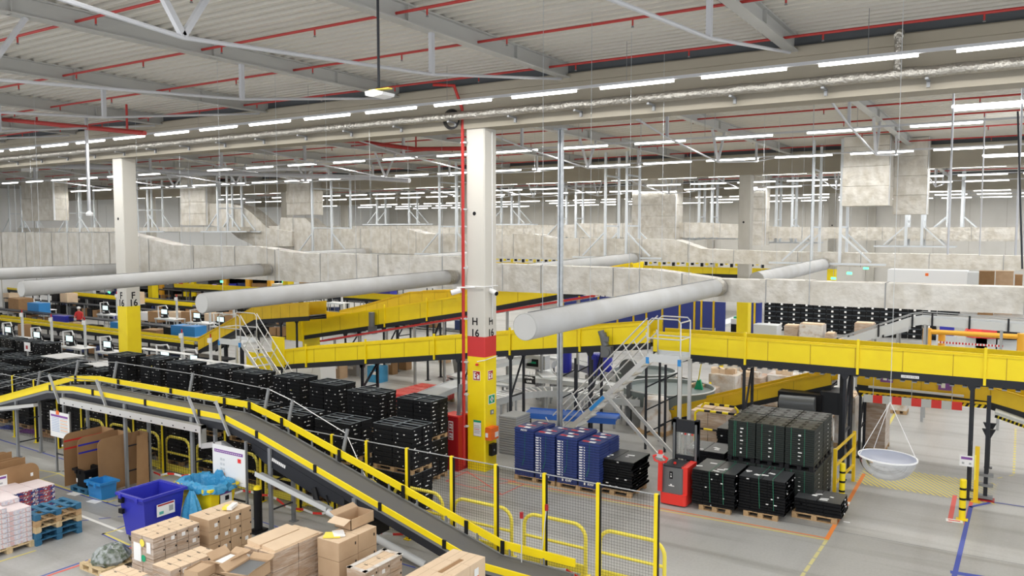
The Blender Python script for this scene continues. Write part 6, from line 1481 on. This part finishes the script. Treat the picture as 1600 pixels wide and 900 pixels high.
t = thing('portal_guard', 'amber crash portal with a red and white chain, beyond the bridge', 'barrier', OY(1447, 520, 36)); a = OY(1449, 516, 36.); c = OY(1597, 524, 36.)
for x, lab in ((a.x, 0), (c.x, 1)): b = MB(); b.tube([(x, 36, 0), (x, 36, a.z+.08)], .16, 'gantry_yellow', 16); b.build('post', t, True)
b = MB(); b.tube([(a.x, 36, a.z-.05), (c.x, 36, a.z-.05)], .10, 'gantry_yellow', 12); b.build('beam', t, True); b = MB(); b.tube([(a.x+.5, 36.3, 0), (a.x+.5, 36.3, a.z)], .13, 'gantry_yellow', 14); b.build('rear_post', t, True)
b = MB(); n = 40
for k in range(n): b.bar((a.x+.4+(c.x-a.x-1.)*k/n, 36, a.z-.45), (a.x+.4+(c.x-a.x-1.)*(k+1)/n, 36, a.z-.45), .03, .08, 'red' if k % 2 else 'white')
b.build('chain', t)
# wall of black totes
b = MB(); b.box(0, .58, 0, .38, 0, .3, 'crate_black'); b.box(-.01, .59, -.01, .39, .26, .32, 'crate_edge'); b.box(.22, .32, -.014, -.01, .1, .22, 'paper'); b.box(.59, .594, .1, .3, .12, .2, 'paper'); o = b.build('tote'); TM = o.data; bpy.data.objects.remove(o); TM.transform(Matrix.Diagonal((1.28, 1.2, 1., 1.)))
def totes(xs_, Y, n, where, z0=.0, lab='black tote', name='tote'):
    for i, x in enumerate(xs_):
        for k in range(n):
            o = bpy.data.objects.new(name, TM); COL.objects.link(o); o.location = (x+R.uniform(-.01, .01), Y+R.uniform(-.01, .01), z0+.325*k); tag(o, '%s, %s from top, %s stack from %s' % (lab, ORD[n-1-k], NTH[i], where), 'crate', 'wall of black totes behind the bridge')
x0 = OY(1194, 500, 55.).x; xe = OY(1480, 500, 55.).x; n = int((xe-x0)/.80); totes([x0+.80*k for k in range(n)], 55., 7, 'the column')
b = MB(); x0 = OY(1310, 440, 72.).x; xe = OY(1486, 448, 72.).x
x = x0
while x < xe:
    for y in (72., 72.5, 73., 73.5, 74., 74.5):
        for k in range(7): b.box(x, x+.58, y, y+.39, .33*k, .33*k+.28, 'crate_black'); b.box(x-.01, x+.59, y-.01, y+.4, .33*k+.26, .33*k+.31, 'crate_edge')
    x += .64
tag(b.build('black_totes'), 'distant block of black totes below the second duct at right', 'crates', kind='stuff')
a = OY(1387, 418, 80.); c = OY(1512, 421, 80.); t = thing('white_cabin', 'long white cabin wall with a grey door end, far right behind the ducts', 'cabin', (a.x, 80, 0)); b = MB(); b.box(a.x, c.x, 80., 83., 0, 3.2, 'wall_white'); b.build('wall', t); b = MB(); b.box(c.x, c.x+.9, 80.1, 83., 0, 3.1, 'light_grey'); b.build('door_end', t); b = MB(); b.box((a.x+c.x)/2-.1, (a.x+c.x)/2+.15, 79.98, 80., 2.7, 2.95, 'orange'); b.box(c.x-2.3, c.x-1., 79.97, 80., .8, 1.5, 'sign_green'); b.build('sticker', t)
for k, (x0, x1, y1, m, lab) in enumerate(((1530, 1554, 424, 'card_dark', 'tall brown cardboard boxes beyond the cabin, first from it'), (1556, 1584, 424, 'card', 'tall brown cardboard boxes beyond the cabin, second from it'), (1586, 1598, 430, 'card_dark', 'brown cardboard box at the far right edge below the second duct'))):
    p = OY(x0, y1, 74.+k*1.5); q = OY(x1, y1, 74.+k*1.5); b = MB(); b.box(p.x, q.x, p.y, p.y+1.2, 0, p.z, m); b.box(p.x-.02, q.x+.02, p.y-.01, p.y+1.22, p.z, p.z+.03, m); tag(b.build('tall_box'), lab, 'box')
for k, (x0, x1, y0, z, Y, m, lab) in enumerate(((1176, 1214, 540, 1.45, 45, 'light_grey', 'grey sheet metal cabinet just beyond the bridge'), (1224, 1246, 540, 1.3, 46.5, 'wrap', 'pinkish wrapped load beside the grey cabinet'), (1248, 1285, 540, 1.5, 46., 'wrap_white', 'large white wrapped load beyond the bridge'), (1304, 1335, 540, 1.0, 44., 'wrap', 'brown wrapped load at the foot of the climbing roller line'), (1334, 1364, 530, 1.5, 48., 'wrap', 'tall pinkish wrapped load before the tote wall'), (1288, 1302, 540, 1.1, 45.6, 'wrap', 'narrow wrapped load beyond the bridge'), (1141, 1157, 540, 1.7, 45., 'white', 'white labelling machine beyond the bridge beside the column'))):
    p = OY(x0, y0, Y); q = OY(x1, y0, Y); b = MB(); b.prism([(x, y, .0) for x, y in rrect(p.x, q.x, Y, Y+1., .06, 3)], (0, 0, z), m)
    if k == 6: b.box(p.x+.02, q.x-.02, Y-.02, Y, z-.75, z-.3, 'black'); b.box(p.x+.1, q.x-.1, Y+.2, Y+.6, z, z+.1, 'sign_green')
    elif k: b.box(p.x+.05, q.x-.05, Y+.05, Y+.8, z, z+.06, 'card_pale')
    else: b.box(p.x, q.x, Y-.01, Y, z*.5, z*.52, 'mid_grey')
    tag(b.build('cabinet' if k == 0 else ('machine' if k == 6 else 'wrapped_load')), lab, 'cabinet' if k == 0 else ('machine' if k == 6 else 'cartons'))
# blue screens
t = thing('blue_screen_wall', 'row of dark blue screens on yellow posts beyond the rolling stairs', 'screen', OY(1085, 500, 44)); xs_ = [OY(x, 490, 44).x for x in (880, 905, 935, 965, 990, 1010, 1035, 1062, 1085, 1096, 1115, 1135)]
for a, c in zip(xs_, xs_[1:]):
    b = MB(); b.box(a+.06, c-.06, 44, 44.04, .1, 2.7, 'panel_blue'); b.build('panel', t); b = MB(); b.box(a-.05, a+.05, 43.96, 44.06, 0, 2.75, 'deep_yellow'); b.build('post', t)
t = thing('blue_screen_wall', 'dark blue screens on yellow posts right of the unpainted column', 'screen', OY(1170, 500, 46)); xs_ = [OY(x, 490, 46).x for x in (1166, 1179, 1192)]
for a, c in zip(xs_, xs_[1:]):
    b = MB(); b.box(a+.06, c-.06, 46, 46.04, .1, 3., 'panel_blue'); b.build('panel', t); b = MB(); b.box(a-.05, a+.05, 45.96, 46.06, 0, 3.05, 'deep_yellow'); b.build('post', t)
belt_line([(1095, 512), (1150, 494)], 1.2, .8, 'light_grey', 'belt_line', 'pale belt line running past the blue screens')
for k, (x, y) in enumerate(((1353, 419), (1327, 427), (1302, 435))):
    p = OY(x, y, 50.); b = MB(); b.box(p.x-.14, p.x+.14, 50, 50.06, p.z-.07, p.z+.07, 'exit_green'); b.tube([(p.x, 50.03, p.z+.07), (p.x, 50.03, ZC)], .01, 'mid_grey', 4); tag(b.build('exit_lamp'), 'glowing green exit lamp far right, %s of three stepping down' % NTH[k], 'lamp')
# red and black bags on the far shelf
for k, (x, m, lab) in enumerate(((1527, 'bright_red', 'red bag beyond the grey roller line'), (1543, 'red', 'second red bag beyond the grey roller line'), (1575, 'black', 'black bags beyond the grey roller line at the right edge'), (1480, 'blue', 'blue crate standing beside the tote wall'))):
    p = OY(x, 497, 50.); b = MB(); b.box(p.x-.5, p.x+.5, 50, 50.5, 0, .9, 'light_grey'); n = 12
    b.lathe((p.x, 50.25, .9), [(.55, 0), (.6, .3), (.45, .6), (0, .75)], m, 10) if k != 3 else b.box(p.x-.35, p.x+.35, 50, 50.5, .9, 1.7, m); tag(b.build('bag' if k != 3 else 'crate'), lab, 'bag' if k != 3 else 'crate')

# ================================================================== PACKING STATIONS, LEFT MIDDLE
def station(px, py, Y, label):
    """px, py = the screen's centre in the photo"""
    p = OY(px, py, Y); x, z = p.x, p.z; zt = max(.7, z-.45)
    t = thing('packing_station', label, 'workstation', (x, Y, 0), 'packing stations with screens along the yellow lines')
    b = MB(); b.box(x-.9, x+1.1, Y-.1, Y+.75, zt-.04, zt, 'white'); b.box(x-.9, x+1.1, Y-.13, Y-.1, zt-.08, zt+.01, 'light_grey'); b.build('table_top', t)
    b = MB()
    for a in (-.85, 1.05):
        for c in (-.05, .7): b.box(x+a-.03, x+a+.03, Y+c-.03, Y+c+.03, 0, zt-.04, 'mid_grey')
    b.box(x-.85, x+1.05, Y+.3, Y+.35, .25, .3, 'mid_grey'); b.build('table_frame', t)
    b = MB(); b.box(x-.33, x+.33, Y-.02, Y+.03, z-.17, z+.17, 'black'); m = b.build('monitor', t); b = MB(); b.box(x-.30, x+.30, Y-.024, Y-.02, z-.14, z+.14, 'screen'); b.build('screen', m)
    b = MB(); b.tube([(x, Y+.05, z), (x, Y+.2, z-.1), (x-.0, Y+.3, zt)], .02, 'light_grey', 6); b.build('monitor_arm', t)
    b = MB(); x0 = x-.75; b.bar((x0, Y+.1, zt), (x0-.05, Y+.1, z+.3), .05, .06, 'white'); b.bar((x0-.05, Y+.1, z+.3), (x0+.7, Y+.15, z+.38), .06, .05, 'white'); b.bar((x0+.7, Y+.15, z+.38), (x0+.85, Y+.15, z+.2), .05, .05, 'white'); b.build('white_bracket', t)
    b = MB(); b.box(x-.62, x-.3, Y+.15, Y+.5, zt, zt+.32, 'black'); b.box(x-.58, x-.36, Y+.13, Y+.15, zt+.1, zt+.2, 'light_grey'); b.build('printer', t)
    b = MB(); b.box(x+.66, x+.76, Y+.35, Y+.45, 0, z+.95, 'light_grey'); b.box(x+.60, x+.82, Y+.31, Y+.36, z+.72, z+.92, 'paper'); b.build('post', t)
    b = MB(); b.tube([(x+.71, Y+.4, z+.95), (x+.71, Y+.4, z+1.12)], .03, 'red', 8); b.build('beacon', t)
    return t
SP = [(13, 515, 22.6, 'at the left edge of the yellow line'), (58, 523, 22.6, 'second from the left edge before the yellow line'), (109, 529, 22.6, 'third from the left edge before the yellow line'), (168, 538, 22.6, 'just left of the F 16 column'),
      (258, 552, 22.6, 'just right of the F 16 column'), (302, 560, 22.8, 'before the low end of the ribbed chute'), (165, 481, 31.5, 'behind the line left of the F 16 column'), (257, 487, 31.5, 'behind the line right of the F 16 column'), (308, 493, 31.5, 'behind the line below the grey air sock end'),
      (60, 474, 31.5, 'behind the line near the tall yellow posts'), (345, 499, 31.5, 'behind the line beside the ribbed chute'), (515, 462, 38, 'far back under the second air sock'), (470, 466, 34, 'under the second air sock, left one')]
for px, py, Y, w_ in SP: station(px, py, Y, 'white packing station with a lit screen %s' % w_)
# goods on and beside the lines
def lump(px, py, Y, w, h, d, m, name, label, cat, group=None, zb=None, dome=False):
    p = OY(px, py, Y); z0 = p.z if zb is None else zb; b = MB()
    if dome: b.lathe((p.x, Y+d/2, z0), [(w*.5, 0), (w*.52, h*.4), (w*.42, h*.8), (w*.2, h), (0, h*.98)], m, 14)
    else: b.cbox((p.x, Y+d/2, z0+h/2), w, d, h, m, rz=R.uniform(-.12, .12)); b.cbox((p.x, Y+d/2, z0+h+.005), w*.08, d*.9, .01, 'tape')
    if z0 > .4: b.box(p.x-w*.55, p.x+w*.55, Y, Y+d, z0-.04, z0, 'light_grey'); [b.box(p.x+a*w*.5-.02, p.x+a*w*.5+.02, Y+.05, Y+.09, 0, z0-.04, 'mid_grey') for a in (-1, 1)]
    return tag(b.build(name), label, cat, group)
lump(285, 525, 27.5, 1.9, .55, .8, 'sky_blue', 'covered_heap', 'bright blue plastic covered heap right of the F 16 column', 'heap')
lump(52, 489, 30., 1.6, .7, .8, 'sky_blue', 'covered_heap', 'bright blue plastic covered heap behind the yellow line at far left', 'heap')
lump(22, 488, 33., 2.1, 1.1, 1.2, 'card_dark', 'big_carton', 'large brown carton beside the tall yellow post at far left', 'box')
lump(178, 515, 28., .7, .45, .6, 'sky_blue', 'tote', 'light blue tote at the left face of the F 16 column', 'crate')
lump(112, 513, 26.2, .55, .35, .5, 'card', 'carton', 'brown carton riding on the yellow line left of the F 16 column', 'box')
lump(90, 503, 29., 1.6, .4, .6, 'blue', 'tote', 'long dark blue tray behind the yellow line', 'crate')
lump(32, 532, 23.4, .5, .9, .5, 'card_dark', 'carton', 'tall brown carton between the first two packing stations', 'box')
k = 0
for Yr, y0, xs_ in ((27.6, 533, (232, 245, 262, 295)), (33.5, 503, (185, 225, 240, 270, 290, 325, 350)), (34.5, 474, (10, 85, 100, 190, 205)), (39., 480, (232, 262, 288, 330, 356, 372)), (42., 462, (435, 452, 475, 498, 530, 552, 575, 598))):
    for x_ in xs_:
        m = R.choice(('card', 'card_dark', 'card_pale', 'black', 'black', 'blue', 'white', 'card')); k += 1
        lump(x_, y0+R.uniform(-3, 3), Yr, R.uniform(.7, 1.4), R.uniform(.4, .9), .8, m, 'line_goods', 'small %s box among the packing lines left of the H 16 column' % {'card': 'brown', 'card_dark': 'dark brown', 'card_pale': 'pale brown', 'black': 'black', 'blue': 'blue', 'white': 'white'}[m], 'box', '%s boxes among the packing lines' % {'card': 'brown', 'card_dark': 'dark brown', 'card_pale': 'pale brown', 'black': 'black', 'blue': 'blue', 'white': 'white'}[m])
for k, (Yb, xa, xb, h, lab) in enumerate(((23.9, -62, -30.6, .75, 'long dark shelf bench under the yellow packing line'), (29.3, -66, -40, 1.0, 'long dark bench behind the packing line at left'), (34.2, -72, -38, 1.1, 'long dark bench in front of the second packing line'), (38.6, -72, -36, 1.3, 'long dark bench behind the second packing line'), (42.8, -74, -30, 1.6, 'long dark bench in front of the yellow posted rack'))):
    t = thing('dark_bench', lab, 'bench', (xa, Yb, 0)); b = MB(); b.box(xa, xb, Yb, Yb+.7, h-.06, h, 'dark_frame'); b.box(xa, xb, Yb+.05, Yb+.65, .1, .14, 'dark_frame'); b.build('bench_top', t)
    b = MB(); x = xa
    while x < xb-.7:
        if R.random() < .85: b.box(x+.05, x+.65, Yb+.08, Yb+.6, .15, .15+R.uniform(.3, .55)*h*1.2, R.choice(('crate_black', 'black', 'black', 'motor', 'card_dark', 'navy')))
        x += .72
    o = b.build('shelf_contents', t); o['kind'] = 'stuff'
    b = MB(); x = xa
    while x < xb: b.box(x, x+.05, Yb, Yb+.05, 0, h, 'mid_grey'); x += 2.4
    b.build('front_posts', t)
# white floor panels lying beside the crates
for k, (x, y, w_, lab) in enumerate(((148, 572, 1.9, 'white board lying on the black crates left of the F 16 column'), (78, 558, 1.5, 'white board on the black crates at far left'), (255, 549, 3.4, 'long white rail lying behind the back row of crates, left'), (345, 567, 3.6, 'long white rail lying behind the back row of crates, towards the stairs'))):
    p = OY(x, y, 20.4 if k > 1 else 18.6); b = MB(); b.box(p.x-w_/2, p.x+w_/2, p.y, p.y+(.25 if k > 1 else 1.1), p.z-.03, p.z, 'white')
    for a in (-.45, .45): b.box(p.x+w_*a-.03, p.x+w_*a+.03, p.y+.1, p.y+.16, 0, p.z-.03, 'mid_grey')
    tag(b.build('white_board' if k < 2 else 'white_rail'), lab, 'board' if k < 2 else 'rail')
# framed picture sheet on the crates
p = OY(42, 542, 19.0); b = MB(); b.box(p.x-.24, p.x+.24, 19., 19.03, p.z-.2, p.z+.2, 'paper'); b.box(p.x-.08, p.x+.08, 18.99, 19., p.z-.1, p.z+.06, 'dark_red'); b.box(p.x-.03, p.x+.03, 19.0, 19.06, 0, p.z-.2, 'mid_grey'); tag(b.build('poster'), 'small white sheet with a dark red figure standing above the crates at far left', 'sign')
# storage rack at the back left
t = thing('storage_rack', 'tall yellow posted storage rack far behind the packing lines at left', 'rack', (-75, 46, 0))
RX = [OY(x, 440, 46.).x for x in (-4, 36, 78, 121, 150, 200, 250, 288, 300, 350, 386, 420)]
for x in RX: b = MB(); b.box(x-.22, x+.22, 46, 46.4, 0, 5.0, 'yellow' if R.random() < .75 else 'gantry_yellow'); b.build('post', t)
for z in (1.4, 2.9, 4.2):
    b = MB(); b.box(RX[0], RX[-1], 46.1, 47.4, z-.1, z, 'dark_frame'); b.build('shelf', t)
b = MB(); b.box(RX[0], RX[-1], 47.6, 47.8, 0, 4.9, 'black'); b.build('back_panel', t)
i = 0
for s_, z in enumerate((1.4, 2.9, 0.)):
    for xa, xb in zip(RX, RX[1:]):
        n = 2 if xb-xa > 3 else 1
        for j in range(n):
            m = R.choice(('black', 'black', 'crate_black', 'card_dark', 'navy', 'blue', 'red', 'card', 'white', 'motor')); w = (xb-xa-.6)/n*.85; h = R.uniform(.7, 1.2); x = xa+.35+(xb-xa-.6)/n*j
            b = MB(); b.box(x, x+w, 46.2, 47.1, z, z+h, m); b.box(x+w*.3, x+w*.5, 46.19, 46.2, z+h*.4, z+h*.6, 'paper'); nm_ = {'black': 'black', 'crate_black': 'black', 'card_dark': 'dark brown', 'navy': 'navy', 'blue': 'blue', 'red': 'red', 'card': 'brown', 'white': 'white', 'motor': 'grey'}[m]
            tag(b.build('shelf_goods'), '%s box on the %s shelf of the yellow posted rack' % (nm_, ('middle', 'upper', 'bottom')[s_]), 'box', '%s boxes on the %s shelf of the rack' % (nm_, ('middle', 'upper', 'bottom')[s_]))
p = OY(336, 463, 44.); b = MB(); b.box(p.x-.3, p.x+.3, 44., 44.4, 0, p.z+1.1, 'dark_frame'); b.box(p.x-.26, p.x+.26, 43.97, 44., p.z-.9, p.z+1.0, 'screen_purple'); tag(b.build('glowing_vending_panel'), 'tall glowing violet panel behind the packing lines', 'panel')
for k, (x, y) in enumerate(((170, 457), (346, 440), (443, 440))):
    p = OY(x, y, 43.); b = MB(); b.box(p.x-.16, p.x+.16, 43, 43.05, p.z-.09, p.z+.09, 'exit_green'); b.tube([(p.x, 43.02, p.z+.08), (p.x, 43.02, 9.)], .012, 'mid_grey', 4); tag(b.build('exit_lamp'), 'small glowing green exit lamp above the packing lines, %s from the left edge' % NTH[k], 'lamp')
p = OY(138, 465, 40.); b = MB(); b.box(p.x-.7, p.x+.7, 40., 40.3, p.z-1.2, p.z+1.1, 'light_grey'); b.box(p.x-.65, p.x+.65, 39.98, 40., p.z-1.15, p.z+1.05, 'white'); b.box(p.x-.06, p.x+.06, 40.1, 40.2, 0, p.z-1.2, 'mid_grey'); tag(b.build('white_cabinet'), 'white upright cabinet behind the packing lines left of the F 16 column', 'cabinet')

# ================================================================== PEOPLE
def person(loc, rz, vest, cap, label, arm=.5, trousers='jeans'):
    t = thing('person', label, 'person', loc); t.rotation_euler = (0, 0, rz); t['_r'] = 1
    Q = Matrix.Translation(loc) @ Matrix.Rotation(rz, 4, 'Z')
    V = [(0, 0, .95), (0, 0, 1.15), (0, 0, 1.38), (0, 0, 1.50), (0, -.01, 1.60), (0, -.01, 1.70),
         (.09, 0, .90), (.10, -.02, .50), (.10, 0, .08), (.10, -.12, .03), (-.09, 0, .90), (-.10, -.04, .50), (-.10, .02, .08), (-.10, -.10, .03),
         (.18, 0, 1.40), (.23, -.04, 1.14), (.20, -.22, 1.00), (.19, -.29, .98), (-.18, 0, 1.40), (-.24, -.06, 1.16), (-.2, -.30, 1.12), (-.19, -.38, 1.12)]
    rad = [.135, .12, .145, .055, .095, .085, .085, .06, .042, .035, .085, .06, .042, .035, .058, .042, .03, .025, .058, .042, .03, .025]
    E = [(0, 1), (1, 2), (2, 3), (3, 4), (4, 5), (0, 6), (6, 7), (7, 8), (8, 9), (0, 10), (10, 11), (11, 12), (12, 13), (2, 14), (14, 15), (15, 16), (16, 17), (2, 18), (18, 19), (19, 20), (20, 21)]
    for h, s in ((17, 1), (21, -1)):
        hx, hy, hz = V[h]
        for f in range(5):
            k = len(V); dx = (-.022+.011*f) if f else s*-.03; L = (.03, .055, .062, .058, .048)[f]
            V += [(hx+dx, hy-.03, hz-.005), (hx+dx*1.3, hy-.03-L, hz-.02)]; rad += [.009, .008]; E += [(h, k), (k, k+1)]
    me = bpy.data.meshes.new('body'); me.from_pydata([tuple(Q @ Vector(v)) for v in V], E, []); o = bpy.data.objects.new('body', me); COL.objects.link(o)
    sk = o.modifiers.new('skin', 'SKIN'); o.modifiers.new('sub', 'SUBSURF').levels = 1; o.modifiers['sub'].render_levels = 1
    for v, r_ in zip(me.skin_vertices[0].data, rad): v.radius = (r_, r_)
    me.skin_vertices[0].data[0].use_root = True
    dg = bpy.context.evaluated_depsgraph_get(); m2 = bpy.data.meshes.new_from_object(o.evaluated_get(dg)); bpy.data.objects.remove(o)
    o = bpy.data.objects.new('body', m2); COL.objects.link(o); m2.materials.clear()
    for m in ('skin', trousers, vest): m2.materials.append(M[m])
    Qi = Q.inverted()
    for p in m2.polygons:
        c = Qi @ p.center; p.material_index = 1 if c.z < .95 and abs(c.x) < .17 else (2 if c.z < 1.49 and c.y > -.27 else 0); p.use_smooth = True
    o.parent = t; o.matrix_parent_inverse = Q.inverted()
    b = MB(); hc = Q @ Vector((0, 0, 1.66)); b.lathe(hc, [(.112, 0), (.115, .05), (.095, .105), (.05, .135), (0, .14)], cap, 18); q = [Q @ Vector(v) for v in ((-.08, -.08, 1.67), (.08, -.08, 1.67), (.06, -.19, 1.66), (-.06, -.19, 1.66))]; b.prism(q, (0, 0, .012), cap)
    c = b.build('cap', t, True); c.matrix_parent_inverse = Q.inverted()
    b = MB(); 
    for s in (-1, 1): b.lathe(Q @ Vector((s*.035, -.094, 1.645)), [(0, -.01), (.010, 0), (0, .01)], 'black', 8)
    q = [Q @ Vector(v) for v in ((-.013, -.09, 1.62), (.013, -.09, 1.62), (0, -.118, 1.605))]; b.poly(q, 'skin'); q = [Q @ Vector(v) for v in ((-.03, -.093, 1.573), (.03, -.093, 1.573), (.03, -.096, 1.582), (-.03, -.096, 1.582))]; b.poly(q, 'dark_red'); c = b.build('face', t); c.matrix_parent_inverse = Q.inverted()
p = OY(123, 481, 28.9); person((p.x, 28.9, 0), .9, 'red', 'white', 'person in a red vest and white cap standing behind the packing line')
p = OY(1, 505, 24.0); person((p.x, 23.9, 0), -.6, 'black', 'black', 'person in dark clothes at the left edge beside the packing station')
p = OY(160, 462, 42.);
